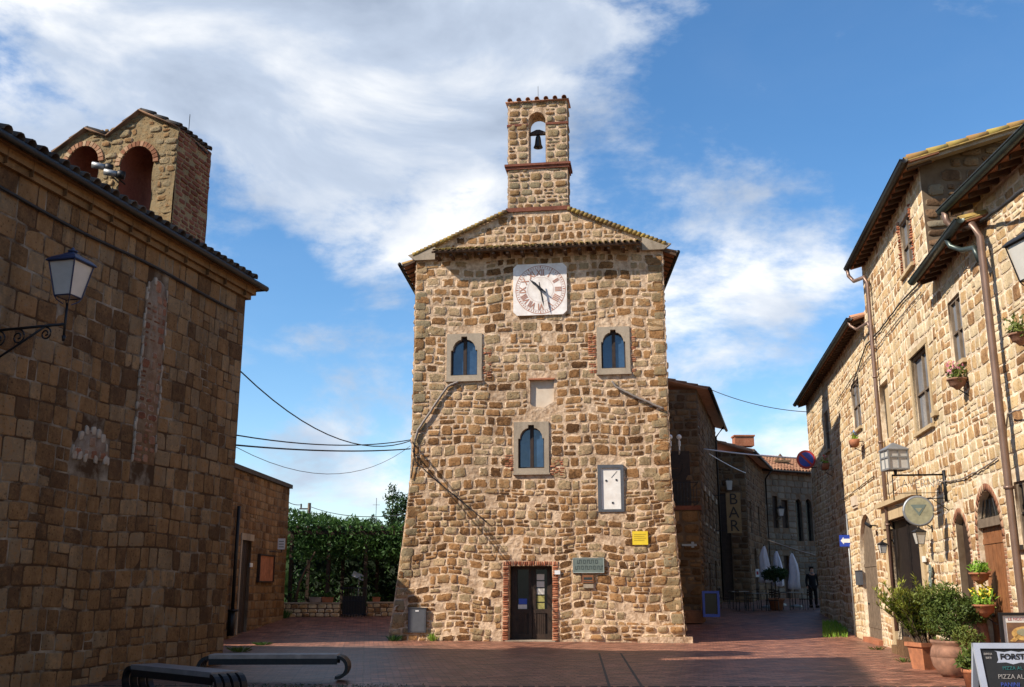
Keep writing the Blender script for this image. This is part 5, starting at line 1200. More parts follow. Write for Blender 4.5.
# downpipes (a part of the house they drain)
def downpipe(house, pts, mt='pipe', r=.055):
    mb = MB(); mb.tube([RW.w(u, v, w_) for u, v, w_ in pts], r, 10)
    dp_ = mb.build('downpipe', mt, house, True)
    for z in (1.0, 3.2, 5.4, 7.2):
        if pts[-1][1] < z < pts[-3][1]: mb = MB(); mb.tube([RW.w(pts[-1][0], z, pts[-1][2]), RW.w(pts[-1][0], z + .05, pts[-1][2])], r * 1.3, 10); mb.build('pipe_bracket', mt, dp_, True)
pu4 = RW.px(884, 480, .12)[0]
downpipe(h3, [(U3b - .15, z3 - .08, .44), (U3b - .15, z3 - .25, .42), (U3b - .25, z3 - .45, .3), (pu4 + .05, z3 - .6, .16), (pu4, z3 - .8, .12), (pu4, 6, .12), (pu4, .5, .12)], 'pipe')
downpipe(h4, [(U4a + .35, z4 - .06, .44), (U4a + .32, z4 - .2, .4), (U4a + .2, z4 - .35, .25), (pu4 + .18, z4 - .45, .14), (pu4 + .16, z4 - .7, .12)], 'pipe', .045)
pu1 = RW.px(1001, 420, .14)[0]
downpipe(h1, [(-18.2, z1_ - .05, .48), (-18.2, z1_ - .25, .46), (-18.25, z1_ - .42, .36), (pu1 + .05, z1_ - .6, .22), (pu1, z1_ - .85, .14), (pu1, 5, .14), (pu1, 1.2, .14), (pu1, .05, .14)], 'pipe', .065)
downpipe(h2, [(U2a + .3, z2_ - .05, .44), (U2a + .25, z2_ - .22, .4), (U2a + .1, z2_ - .35, .25), (pu1 + .2, z2_ - .5, .2), (pu1 + .1, z2_ - .8, .16)], 'gutter', .05)
wallcable('wall_cable', 'black cable looping under the tall house eave along the sunlit wall', RW, [(850, 392), (866, 345), (880, 330), (900, 303), (918, 284), (935, 272), (960, 240)], .02, 'cable', .05)
wallcable('wall_cable', 'grey cable just below the black one on the sunlit wall', RW, [(836, 404), (850, 380), (868, 358), (886, 335), (906, 310), (921, 292)], .014, 'cable_grey', .05)
wallcable('wall_cable', 'long black cable on the nearest house below its eave', RW, [(980, 222), (1000, 208), (1024, 190)], .03, 'cable', .06)
wallcable('wall_cable', 'pale cable slanting across the house wall beside the brown door arch', RW, [(940, 482), (960, 480), (980, 470), (997, 458)], .014, 'cable_grey', .04)
wallcable('wall_cable', 'pale bracket-shaped cable right of the near downpipe', RW, [(1007, 450), (1006, 430), (1008, 414), (1024, 408)], .014, 'cable_grey', .04)
wallcable('wall_cable', 'thin cable crossing the far sunlit house towards its arched door', RW, [(842, 500), (850, 495), (862, 485), (874, 476)], .012, 'cable', .04)
# wall pots
def wallpot(px, py, w_, r, label, mt, fl, nleaf=110, cr=.2, kind='half', lm='leaf_fresh'):
    u, v = RW.px(px, py, w_); c = RW.w(u, v, w_)
    t = thing('hanging_flowerpot', label, 'flowerpot', tuple(c), None); mb = MB()
    if kind == 'half': mb.lathe((c.x, c.y, c.z - r), [(r * .2, -.02), (r * .5, .03), (r * .85, r * .4), (r, r * .95), (r * 1.13, r * .97), (r * 1.13, r * 1.15), (r * .95, r * 1.15), (r * .9, r * 1.02)], 18)
    else:
        mb.hexa([RW.w(u - r, v - .2, w_ - .09), RW.w(u + r, v - .2, w_ - .09), RW.w(u + r, v - .2, w_ + .09), RW.w(u - r, v - .2, w_ + .09), RW.w(u - r * 1.15, v, w_ - .12), RW.w(u + r * 1.15, v, w_ - .12), RW.w(u + r * 1.15, v, w_ + .12), RW.w(u - r * 1.15, v, w_ + .12)])
    mb.build('pot', mt, t, True)
    mb = MB(); mb.tube([c + V3(0, 0, -.05), RW.w(u, v - .05, 0)], .012, 6); mb.tube([c + V3(0, 0, -r), RW.w(u, v - r - .15, 0)], .012, 6); mb.build('bracket', 'iron', t)
    mb = MB(); fn = clumpfn([(c + V3(0, 0, .06 + cr * .3), cr, .5), (c + RW.du * r * .6 + V3(0, 0, .06), cr * .6, .3), (c - RW.du * r * .6 + V3(0, 0, .04), cr * .6, .8)]); leaves(mb, nleaf, .07, fn); mb.build('plant', lm, t)
    if fl:
        mb = MB(); leaves(mb, nleaf // 4, .06, clumpfn([(c + V3(0, 0, .12 + cr * .5), cr * .9, .5)])); mb.build('blossom', fl, t)
wallpot(979.5, 574, .2, .165, 'round terracotta pot with green trailing plant, upper one between the two arches', 'terracotta', None, 260, .17)
wallpot(984, 606, .2, .18, 'round terracotta pot with lime plant and a yellow bloom, lower one beside the menu frame', 'terracotta', 'petal_yel', 260, .22)
wallpot(957, 380, .2, .17, 'reddish flowerpot under the upper window of the narrow house', 'terracotta_pale', 'petal_pink', 170, .22, 'half', 'leaf_bush')
wallpot(854, 440, .28, .24, 'terracotta window box with blue and red flowers under the far house window', 'terracotta', 'petal_blue', 60, .13, 'box')
wallpot(825, 464, .25, .3, 'terracotta window box with red geraniums in the shade by the no-parking sign', 'terracotta', 'petal_red', 80, .16, 'box')
wallpot(1020, 335, .2, .15, 'leafy pot at the right picture edge high on the nearest house', 'terracotta_pale', None, 200, .25, 'half', 'leaf_bush')
# hanging iron sign with lantern and round shop sign
ua, va = RW.px(944, 487, .05)
sg_ = thing('hanging_sign', 'wrought iron bracket with cut-out letters and a round cream sign over the doorway', 'shop sign', tuple(RW.w(ua, va, 0)))
Gs = Fr(*RW.w(ua, 0, 0).xy, 99.2 + 180, -1)      # u runs out from the wall into the street
if Gs.n.y > 0: Gs = Fr(*RW.w(ua, 0, 0).xy, 99.2 + 180, 1)
av = Gs.px(915, 475)[1]; ul = Gs.px(892, 475)[0]
mb = MB(); mb.fbox(RW, ua - .06, ua + .06, va - .3, va + .35, .0, .05); mb.tube([Gs.w(0, av, 0), Gs.w(ul, av, 0)], .02, 8)
bz = Gs.px(893, 500)[1]
mb.tube([Gs.w(ul, av, 0), Gs.w(ul, bz, 0)], .012, 6); mb.tube([Gs.w(.12, av - .38, 0), Gs.w(ul, av - .38, 0)], .008, 6); mb.tube([Gs.w(ul * .5, av, 0), Gs.w(ul * .5, av + .1, 0)], .01, 6)
mb.tube([Gs.w(.0, av - .75, 0), Gs.w(ul * .3, av - .5, 0), Gs.w(ul, bz - .12, 0)], .01, 6)
mb.build('bracket', 'iron', sg_, True)
ltr = [(-.0, 0)]
text(Gs, ul * .52, av - .19, 0, 'TAVERNA', .27, 'grey_metal', sg_, 'lettering', .003, .8, -.006)
dc = Gs.px(918.5, 511); dcx = dc[0]; dz = dc[1]; rr = abs(Gs.px(933, 511)[0] - Gs.px(904, 511)[0]) / 2
mb = MB(); vs = []; n = 32
def disc(mb, fr, cu, cv, r, w0, w1, n=32, m=0): mb.prism(fr, [(cu + r * math.cos(2 * math.pi * k / n), cv + r * math.sin(2 * math.pi * k / n)) for k in range(n)], w0, w1, m)
disc(mb, Gs, dcx, dz, rr, -.03, .03); d_o = mb.build('sign_disc', 'cream', sg_)
mb = MB(); P = [Gs.w(dcx + rr * math.cos(2 * math.pi * k / 32), dz + rr * math.sin(2 * math.pi * k / 32), 0) for k in range(33)]; mb.tube(P, .035, 8, cap=False); mb.build('rim', 'grey_metal', sg_, True)
mb = MB(); mb.prism(Gs, [(dcx - rr * .55, dz + rr * .45), (dcx + rr * .55, dz + rr * .45), (dcx, dz - rr * .35)], .03, .036)
mb.build('emblem', 'plaque', sg_); mb = MB(); mb.prism(Gs, [(dcx - rr * .25, dz + rr * .2), (dcx + rr * .25, dz + rr * .2), (dcx, dz - rr * .1)], .036, .04); mb.build('emblem_centre', 'cream', sg_)
mb = MB(); mb.tube([Gs.w(dcx, dz + rr, 0), Gs.w(dcx, av - .3, 0)], .01, 6); mb.tube([Gs.w(dcx, dz + rr * .9, -.0), RW.w(ua, dz + rr * .9, 0)], .012, 6); mb.build('hanger', 'iron', sg_)
lq = Gs.px(898, 469); lpos = Gs.w(ul * .93, av + .12, 0)
sl_ = thing('square_lantern', 'squat grey metal lantern standing on the iron sign bracket', 'lantern', tuple(lpos))
s = abs(Gs.px(909, 460)[0] - Gs.px(886, 460)[0]); bx, by = lpos.x, lpos.y; z0 = lpos.z; hh = s * .86; rz = R_(-9.2 + 12)
mb = MB(); mb.box((bx, by, z0 + hh / 2), (s * .86, s * .86, hh * .98), rz=rz); mb.build('lamp_glass', 'lampglass', sl_)
mb = MB()
for i in (-1, 1):
    for j in (-1, 1):
        x, y = i * s * .44, j * s * .44; X = bx + x * math.cos(rz) - y * math.sin(rz); Y = by + x * math.sin(rz) + y * math.cos(rz); mb.box((X, Y, z0 + hh / 2), (.035, .035, hh), rz=rz)
for z in (0, hh * .62, hh):
    for i in (-1, 1):
        x, y = 0, i * s * .445; mb.box((bx - y * math.sin(rz), by + y * math.cos(rz), z0 + z), (s * .9, .028, .035), rz=rz); mb.box((bx + y * math.cos(rz), by + y * math.sin(rz), z0 + z), (.028, s * .9, .035), rz=rz)
for i in (-1, 1):
    y = i * s * .445; mb.box((bx - y * math.sin(rz), by + y * math.cos(rz), z0 + hh / 2), (.02, .02, hh), rz=rz); mb.box((bx + y * math.cos(rz), by + y * math.sin(rz), z0 + hh / 2), (.02, .02, hh), rz=rz)
mb.build('lamp_frame', 'grey_metal', sl_)
mb = MB(); mb.lathe((bx, by, z0 + hh), [(s * .72, 0), (s * .72, .02), (s * .1, s * .34), (.01, s * .37)], 4, rot=rz + math.pi / 4); mb.build('lamp_roof', 'grey_metal', sl_)
mb = MB(); mb.tube([(bx, by, z0), (bx, by, z0 - .12)], [.04, .03], 8); mb.build('stem', 'iron', sl_)
# small black wall lanterns
def smalllamp(px, py, w_, s, label, rf='iron', gm='lampglass'):
    u, v = RW.px(px, py, w_); c = RW.w(u, v, w_); t = thing('wall_lantern', label, 'wall lamp', tuple(c)); lantern_parts(t, c, s, rf, gm)
    mb = MB(); mb.tube([c + V3(0, 0, s * 1.45), RW.w(u, v + s * 1.75, w_ * .5), RW.w(u, v + s * 1.3, 0)], .014, 6); mb.fbox(RW, u - .04, u + .04, v + s, v + s * 1.6, 0, .02); mb.build('bracket', 'iron', t, True)
smalllamp(883, 553, .3, .22, 'small black wall lantern left of the big doorway')
smalllamp(920, 544, .3, .26, 'small black wall lantern right of the big doorway under the round sign')
u, v = RW.px(1030, 272, 1.25); c = RW.w(u, v, 1.25)
rl = thing('wall_lantern', 'large grey-white glazed lantern cut off by the right picture edge', 'street lamp', tuple(c)); 
rr_ = pray(1035, 279); t_ = 13.2 / rr_.y; c = Vector((0, 0, CH)) + rr_ * t_; rl.location = c; ORG[rl.name] = tuple(c)
lantern_parts(rl, c, .52, 'iron', 'lampglass', R_(8)); wu = (c - RW.P).dot(RW.du); wd = (c - RW.P).dot(RW.n)
mb = MB(); mb.tube([c + V3(0, 0, -.1), c + V3(0, 0, -.45)], .02, 8); mb.tube([c + V3(0, 0, -.4), RW.w(wu, c.z - .42, 0)], .022, 8); mb.tube([c + V3(0, 0, -.42) - RW.n * .4, RW.w(wu, c.z - .9, 0)], .016, 8); mb.build('bracket', 'iron', rl)
# camera / security light, letter box, small plates
u, v = RW.px(874, 525, .1); sc_ = thing('security_camera', 'small black security camera on the wall above the lantern', 'camera', tuple(RW.w(u, v, .1)))
mb = MB(); mb.tube([RW.w(u + .1, v + .05, .3), RW.w(u - .15, v - .05, .22)], .05, 10); mb.build('housing', 'iron', sc_); mb = MB(); mb.tube([RW.w(u, v, .25), RW.w(u, v - .03, 0)], .02, 6); mb.build('arm', 'iron', sc_)
q = prect(RW, 858, 863, 571, 585); mb = MB(); mb.fbox(RW, q[0], q[1], q[2], q[3], 0, .08); mb.fbox(RW, q[0] - .02, q[1] + .02, q[3], q[3] + .02, 0, .1); tag(mb.build('letter_box', 'boxgrey'), 'dark metal letter box left of the far arched door', 'letter box')
q = prect(RW, 854, 858, 496, 506); mb = MB(); mb.fbox(RW, q[0], q[1], q[2], q[3], 0, .1); mb.fbox(RW, q[0] + .02, q[1] - .02, q[2] - .08, q[2], 0, .06); tag(mb.build('junction_box', 'plaster'), 'pale junction box on the wall above the far arched door', 'box')
u, v = RW.px(929, 567, .12); 
for (py_, lab) in ((571, 'upper of two grey oval plates on the jamb of the big doorway'), (582.5, 'lower of two grey oval plates on the jamb of the big doorway')):
    u, v = RW.px(930, py_, .08); mb = MB(); t = thing('oval_plate', lab, 'plate', tuple(RW.w(u, v, .08)), 'oval plates on the door jamb')
    mb.prism(RW, [(u + .12 * math.cos(2 * math.pi * k / 20), v + .15 * math.sin(2 * math.pi * k / 20)) for k in range(20)], .06, .085); mb.build('plate', 'plaque', t)
    mb = MB(); mb.fbox(RW, u - .07, u + .07, v - .03, v - .01, .085, .09); mb.fbox(RW, u - .05, u + .05, v + .03, v + .05, .085, .09); mb.build('print', 'plaque_pale', t)
q = prect(RW, 926, 929, 556, 562); mb = MB(); mb.fbox(RW, q[0], q[1], q[2], q[3], .06, .09); tag(mb.build('paper_sticker', 'paper'), 'little white sticker above the two oval plates', 'sticker')
# blue arrow sign on its pole
fp = Fr(10.9, 34.3, 96)
up0 = fp.px(850, 560)[0]; zt_ = fp.px(850, 514)[1]; pp = fp.w(up0, 0, 0)
ars = thing('arrow_sign', 'small blue one-way sign with white arrow on a thin grey pole', 'road sign', (pp.x, pp.y, 0))
mb = MB(); mb.tube([pp, pp + V3(0, 0, zt_)], .03, 10); mb.build('pole', 'grey_metal', ars, True)
q = prect(fp, 839.5, 852.5, 535, 546.5, .05); mb = MB(); mb.fbox(fp, q[0], q[1], q[2], q[3], .04, .06); mb.build('plate', 'blue', ars)
cx, cy = (q[0] + q[1]) / 2, (q[2] + q[3]) / 2; W_ = (q[1] - q[0]); mb = MB()
mb.prism(fp, [(cx - W_ * .42, cy), (cx - W_ * .18, cy + .12), (cx - W_ * .18, cy + .065), (cx + W_ * .42, cy + .065), (cx + W_ * .42, cy - .065), (cx - W_ * .18, cy - .065), (cx - W_ * .18, cy - .12)], .06, .065); mb.build('arrow', 'white', ars)
# no-parking sign
np_ = RW.w(5.3, 0, 0); fn_ = Fr(np_.x, np_.y, 94); cu1, cv1 = fn_.px(806, 459.5)
nps = thing('no_parking_sign', 'round blue and red no-parking sign on an arm from the shaded house wall', 'road sign', tuple(fn_.w(cu1, cv1, 0)))
R0 = abs(fn_.px(815.5, 460)[0] - fn_.px(796.5, 460)[0]) / 2
mb = MB(); disc(mb, fn_, cu1, cv1, R0, 0, .02); mb.build('rim', 'red', nps); mb = MB(); disc(mb, fn_, cu1, cv1, R0 * .78, .02, .024); mb.build('disc', 'blue', nps)
mb = MB(); a = R_(-45); d_ = Vector((math.cos(a), math.sin(a))); s_ = Vector((-d_.y, d_.x)) * R0 * .11; e_ = d_ * R0 * .8; c0 = Vector((cu1, cv1))
mb.prism(fn_, [tuple(c0 - e_ - s_), tuple(c0 + e_ - s_), tuple(c0 + e_ + s_), tuple(c0 - e_ + s_)], .024, .028); mb.build('diagonal_bar', 'red', nps)
mb = MB(); zz = cv1 - R0 * .85; mb.tube([fn_.w(cu1 - .05, zz, -.03), fn_.w(.1, zz, -.03)], .02, 6); mb.tube([fn_.w(cu1, zz, -.03), fn_.w(cu1, cv1, -.03)], .02, 6); mb.build('arm', 'iron', nps)
# ================================================================== BIG POTS, BOARDS
def onground(px, py):
    r = pray(px, py); t = -CH / r.z; return (r.x * t, r.y * t)
def stemcl(cx, cy, z0, R0, Hh, n, rs):
    return [((cx + U(-1, 1) * R0, cy + U(-1, 1) * R0, z0 + U(.15, 1) * Hh), U(*rs), U(.1, .9)) for _ in range(n)]
pb1 = onground(928, 669); pb2 = onground(955, 677)
p1 = thing('potted_bush', 'loose yellow-green oleander in a square terracotta pot by the big doorway', 'potted plant', (pb1[0], pb1[1], 0))
mb = MB(); x, y = pb1; rz = R_(12)
mb.lathe((x, y, 0), [(.30, 0), (.36, .42), (.42, .44), (.42, .52), (.36, .52), (.34, .46)], 4, rot=rz + math.pi / 4); mb.build('pot', 'terracotta', p1)
mb = MB(); mb.lathe((x, y, .44), [(.33, 0), (.33, .02)], 4, rot=rz + math.pi / 4); mb.build('soil', 'soil', p1)
st = MB(); lf = MB()
for k in range(62):
    a = U(0, 6.28); h = U(.75, 1.3) * (1.05 if k < 14 else .85); l_ = U(.1, .72); P0 = V3(x + .15 * math.cos(a), y + .15 * math.sin(a), .45); P2 = V3(x - .22 + l_ * math.cos(a), y + l_ * math.sin(a), .45 + h); P1 = P0.lerp(P2, .5) + V3(0, 0, .12)
    st.tube([P0, P1, P2], [.012, .008, .004], 5)
    for j in range(72):
        t = U(.18, 1); p = (P0.lerp(P1, t * 2) if t < .5 else P1.lerp(P2, t * 2 - 1)); dd_ = Vector((U(-1, 1), U(-1, 1), U(.0, 1.3))).normalized(); sd = dd_.cross(Vector((0, 0, 1))).normalized() * .018; q = .15 * U(.6, 1.2)
        lf.add([p - sd * .5, p + dd_ * q * .5 - sd, p + dd_ * q, p + dd_ * q * .5 + sd], [(0, 1, 2, 3)], 0, max(0, min(1, .15 + .6 * t + U(-.2, .25))))
st.build('stem', 'bark', p1); lf.build('foliage', 'leaf_lime', p1)
p2 = thing('potted_bush', 'rounded dark green bush in a bulbous weathered terracotta jar', 'potted plant', (pb2[0], pb2[1], 0)); x, y = pb2
mb = MB(); mb.lathe((x, y, 0), [(.2, 0), (.27, .06), (.36, .2), (.39, .34), (.385, .36), (.40, .37), (.37, .5), (.33, .57), (.37, .6), (.38, .65), (.33, .65), (.31, .58)], 26); mb.build('pot', 'terracotta_pale', p2, True)
mb = MB()
cl = [((x + .1 + .52 * math.cos(a) * q, y + .52 * math.sin(a) * q, .95 + dz), r, U(.1, .9)) for a, q, dz, r in [(U(0, 6.28), U(.3, 1), U(-.28, .42), U(.14, .24)) for _ in range(26)]] + [((x + .05, y, 1.0), .5, .3)]
cl = [((x + (c[0][0] - x) * 1.15, y + (c[0][1] - y) * 1.15, .7 + (c[0][2] - .7) * 1.2), c[1] * 1.15, c[2]) for c in cl]; leaves(mb, 9500, .05, clumpfn(cl), tone=(0, 1), long=1.5); mb.build('foliage', 'leaf_bush', p2)
mb = MB()
for k in range(8): mb.tube([(x, y, .6), (x + U(-.3, .3), y + U(-.3, .3), U(.9, 1.2))], [.018, .008], 5)
mb.build('stem', 'bark', p2)
p3c = RW.w(RW.px(972, 640, .35)[0], 0, .35)
p3 = thing('terracotta_jar', 'tall reddish-brown terracotta jar standing against the wall behind the round bush', 'jar', (p3c.x, p3c.y, 0))
mb = MB(); mb.lathe((p3c.x, p3c.y, 0), [(.18, 0), (.26, .3), (.31, .6), (.29, .9), (.2, 1.12), (.19, 1.2), (.24, 1.24), (.24, 1.28), (.17, 1.28), (.15, 1.2)], 26); mb.build('body', 'terracotta_pale', p3, True)
p4c = onground(975, 690)
p4 = thing('small_potted_plant', 'small leafy plant in a plain pot on the ground beside the chalkboard', 'potted plant', (p4c[0], p4c[1], 0)); x, y = p4c
mb = MB(); mb.lathe((x, y, 0), [(.12, 0), (.16, .26), (.18, .27), (.18, .32), (.15, .32)], 18); mb.build('pot', 'terracotta', p4, True)
mb = MB(); leaves(mb, 420, .075, clumpfn([((x, y, .48), .2, .5), ((x - .1, y, .42), .14, .3), ((x + .08, y, .6), .12, .7)])); mb.build('plant', 'leaf_bush', p4)
# stone kerb / planter by the doorway
q0 = onground(884, 650); kb = MB(); kf = Fr(*RW.w(-11, 0, .3).xy, 9.2, -1)
for i, (a, b, hgt) in enumerate(((-2.5, -1.6, .42), (-1.55, -.7, .5), (-.65, .2, .46), (.25, 1.0, .36), (1.05, 1.7, .2))): kb.fbox(kf, a, b, 0, hgt, -.25, .12, 0, U(.2, .8))
tag(kb.build('stone_bench', 's_stone'), 'rough low row of dark stone blocks along the wall by the doorway', 'stone blocks')
wh = RW.w(RW.px(907, 655, .55)[0], 0, .7)
mb = MB(); wx, wy = onground(914, 655); P = [(wx, wy + .28 * math.cos(t), .3 + .28 * math.sin(t)) for t in [2 * math.pi * k / 24 for k in range(25)]]; mb.tube(P, .025, 8, cap=False)
bw = thing('wheel', 'dark bicycle-like wheel half hidden behind the square pot', 'wheel', (wx, wy, 0)); mb.build('tyre', 'iron', bw, True)
mb = MB()
for k in range(10): t = 2 * math.pi * k / 10; mb.tube([(wx, wy, .3), (wx, wy + .27 * math.cos(t), .3 + .27 * math.sin(t))], .004, 4)
mb.build('spoke', 'grey_metal', bw)
# chalkboard (A-board) in front
AB = Fr((965.5 - 512) / 1038 * 10.0, 10.0, 91.5)
ab = thing('chalkboard', 'black A-frame chalkboard with pale frame and large shop lettering at the right corner', 'A-board', (AB.P.x, AB.P.y, 0))
Wd, Ht = .78, 1.09
def lean(fr, u, v, w_, sgn=1): return fr.w(u, v, w_ + sgn * (.28 * (1 - v / Ht)))
def lbox(mb, u0, u1, v0, v1, w0, w1, sgn=1, m=0):
    mb.hexa([lean(AB, u0, v0, w0, sgn), lean(AB, u1, v0, w0, sgn), lean(AB, u1, v1, w0, sgn), lean(AB, u0, v1, w0, sgn), lean(AB, u0, v0, w1, sgn), lean(AB, u1, v0, w1, sgn), lean(AB, u1, v1, w1, sgn), lean(AB, u0, v1, w1, sgn)], m)
for sgn in (1, -1):
    mb = MB(); lbox(mb, 0, .055, 0, Ht, -.015, .02, sgn); lbox(mb, Wd - .055, Wd, 0, Ht, -.015, .02, sgn); lbox(mb, .055, Wd - .055, Ht - .05, Ht, -.015, .02, sgn); lbox(mb, .055, Wd - .055, .12, .17, -.015, .02, sgn); mb.build('frame', 'alu', ab)
    mb = MB(); lbox(mb, .055, Wd - .055, .17, Ht - .05, -.01, .005, sgn); mb.build('board', 'chalk', ab)
class Ltxt:      # text that follows the leaning board
    def __init__(s): s.rt = AB.rt; s.n = AB.n
    def w(s, u, v, w_): return lean(AB, u, v, w_)
LT = Ltxt()
def ltext(u, v, s, size, mt, sx=1, bold=0):
    o = text(LT, u, v, .012, s, size, mt, ab, 'chalk_lettering', .001, sx, bold)
mb = MB(); mb.add([lean(AB, (a - .27) * .68 + .19, Ht - .19 + (b - Ht + .19) * .85 + .012, .007) for a, b in ((.27, Ht - .19), (.30, Ht - .16), (.30, Ht - .075), (.27, Ht - .065), (.40, Ht - .078), (.50, Ht - .065), (.60, Ht - .078), (.71, Ht - .065), (.69, Ht - .12), (.715, Ht - .2), (.6, Ht - .185), (.49, Ht - .205), (.4, Ht - .185))], [tuple(range(13))]); mb.build('brand_panel', 'alu', ab)
ltext(.345, Ht - .128, 'FORST', .078, 'chalk', 1.0, .003)
ltext(.122, Ht - .1, 'BIRRA', .03, 'chalk_w'); ltext(.122, Ht - .135, 'BIER', .03, 'chalk_w')
ltext(.41, Ht - .225, 'PIZZA AL TAGLIO', .045, 'chalk_g'); ltext(.40, Ht - .3, 'PIZZA AL PIATTO', .058, 'chalk_w'); ltext(.27, Ht - .37, 'PANINI', .055, 'chalk_b'); ltext(.53, Ht - .37, 'CAFFE', .052, 'chalk_w'); ltext(.40, Ht - .44, 'BAR GELATERIA', .06, 'chalk_w')
# framed menu board behind
mz = 13.0; MF = Fr((994.5 - 512) / 1038 * mz, mz, 93)
mn = thing('menu_board', 'black-framed menu board with food picture behind the chalkboard', 'menu board', (MF.P.x, MF.P.y, 0))
mt_, mbm = MF.px(1010, 612.5)[1], .62; mw = .62
mb = MB()
for (a, b, c, d) in ((0, .035, mbm, mt_), (mw - .035, mw, mbm, mt_), (.035, mw - .035, mt_ - .035, mt_), (.035, mw - .035, mbm, mbm + .035)): mb.fbox(MF, a, b, c, d, -.02, .03)
mb.build('frame', 'iron', mn)
mb = MB(); mb.fbox(MF, .03, mw - .03, mbm + .03, mt_ - .03, -.01, .01); mb.build('sheet', 'paper', mn)
mb = MB(); mb.fbox(MF, .08, mw - .12, mt_ - .36, mt_ - .12, .01, .014); mb.build('picture', 'food_bg', mn)
mb = MB(); mb.prism(MF, [(.3 + .17 * math.cos(t), mt_ - .25 + .085 * math.sin(t)) for t in [2 * math.pi * k / 24 for k in range(24)]], .014, .018); mb.prism(MF, [(.1, mt_ - .34), (.16, mt_ - .35), (.26, mt_ - .27), (.22, mt_ - .24)], .0141, .018); mb.build('picture_dish', 'food', mn)
mb = MB(); mb.prism(MF, [(.29 + .1 * math.cos(t), mt_ - .235 + .045 * math.sin(t)) for t in [2 * math.pi * k / 24 for k in range(24)]], .018, .02); mb.build('picture_filling', 'cream', mn)
text(MF, .3, mt_ - .08, .012, 'LE NOSTRE PIZZE', .05, 'red', mn, 'lettering', .001)
mb = MB()
for k in range(4): mb.fbox(MF, .09, .5 - .08 * (k % 2), mt_ - .44 - k * .055, mt_ - .425 - k * .055, .01, .013)
mb.build('print', 'plaque', mn)
mb = MB(); mb.tube([MF.w(.05, mbm, 0), MF.w(.05, 0, .1)], .015, 6); mb.tube([MF.w(mw - .05, mbm, 0), MF.w(mw - .05, 0, .1)], .015, 6); mb.tube([MF.w(mw / 2, mbm + .1, -.02), MF.w(mw / 2, 0, -.4)], .015, 6); mb.build('stand', 'iron', mn)
# ================================================================== BENCHES
bc = thing('bench', 'long pale-topped bench with round black steel ends, the farther of the two by the church', 'bench', (0, 0, 0), 'benches by the church wall')
HL = 1.12; bh = .45
mb = MB(); mb.box((0, 0, bh - .03), (2 * HL, .44, .07)); mb.build('seat', 'bench_stone', bc)
mb = MB(); mb.box((0, -.2, bh - .115), (2 * HL, .03, .1)); mb.box((0, .2, bh - .115), (2 * HL, .03, .1)); mb.build('rail', 'iron', bc)
for sd in (-1, 1):
    mb = MB()
    for yy in (-.2, -.067, .067, .2):
        P = []
        for k in range(13): t = math.pi / 2 - math.pi * k / 12 * 1.05; P.append((sd * (HL - .0 + .2 * math.cos(t)), yy, .235 + .2 * math.sin(t)))
        n = len(P)
        for i in range(n - 1):
            a, b = Vector(P[i]), Vector(P[i + 1]); c0_ = Vector((sd * HL, yy, .235)); ai = c0_ + (a - c0_) * .72; bi = c0_ + (b - c0_) * .72
            h_ = V3(0, .045, 0); mb.hexa([a - h_, b - h_, bi - h_, ai - h_, a + h_, b + h_, bi + h_, ai + h_])
    mb.build('leg', 'iron', bc)
mb = MB(); bm = bc
bc.location = (-4.2, 18.75, 0); bc.rotation_euler = (0, 0, R_(2)); 
bench2 = copy_tree(bc, (-4.85, 15.6, 0), R_(-42), 'dark near bench with slatted steel end at the bottom edge beside the church', 'benches by the church wall')
for ch_ in [o for o in bpy.data.objects if o.parent == bench2 and o.name.startswith('seat')]:
    ch_.data = ch_.data.copy(); ch_.data.materials[0] = M['bench_grey']
# ================================================================== WEEDS AND GRASS
def weed(px, py, r, h, n, label, lm='leaf_fresh', w_=0):
    x, y = onground(px, py) if not w_ else w_; t = MB()
    for k in range(n):
        a = U(0, 6.28); q = r * U(0, 1); b0 = V3(x + q * .5 * math.cos(a), y + q * .5 * math.sin(a), gz(x, y)); tip = V3(x + q * 1.2 * math.cos(a), y + q * 1.2 * math.sin(a), gz(x, y) + h * U(.5, 1.1)); s_ = V3(-math.sin(a), math.cos(a), 0) * .013
        md = b0.lerp(tip, .55) + V3(0, 0, h * .12); t.add([b0 - s_ * .5, b0 + s_ * .5, md + s_, tip, md - s_], [(0, 1, 2, 3, 4)], 0, U(0, 1))
    return tag(t.build('weed', lm), label, 'weed')
weed(433, 641, .2, .24, 46, 'bright green weed at the tower foot beside the grey cabinet')
weed(566, 640, .14, .16, 30, 'low weeds at the tower foot just right of the door', 'leaf_bush')
weed(577, 641, .2, .17, 40, 'second clump of low weeds right of the tower door', 'leaf_bush')
weed(592, 640, .2, .18, 40, 'third clump of low weeds right of the tower door', 'leaf_bush')
weed(624, 640, .16, .13, 26, 'small weed under the tower corner footing', 'leaf_fresh')
weed(393, 641, .3, .2, 50, 'dark weeds at the left corner of the tower', 'leaf_hedge')
weed(240, 652, .35, .14, 90, 'rough green weeds between church corner and low house', 'leaf_bush')
weed(262, 645, .3, .09, 120, 'flat weeds in front of the low house', 'leaf_hedge')
weed(262, 610, .3, .35, 60, 'dark weeds against the garden wall end', 'leaf_hedge', (gx(287, 40.4), 40.4))
weed(878, 650, .3, .1, 40, 'low moss and weeds along the foot of the far arched door', 'leaf_bush')
weed(905, 662, .3, .1, 40, 'low weeds at the foot of the stone blocks', 'leaf_bush')
mb = MB()
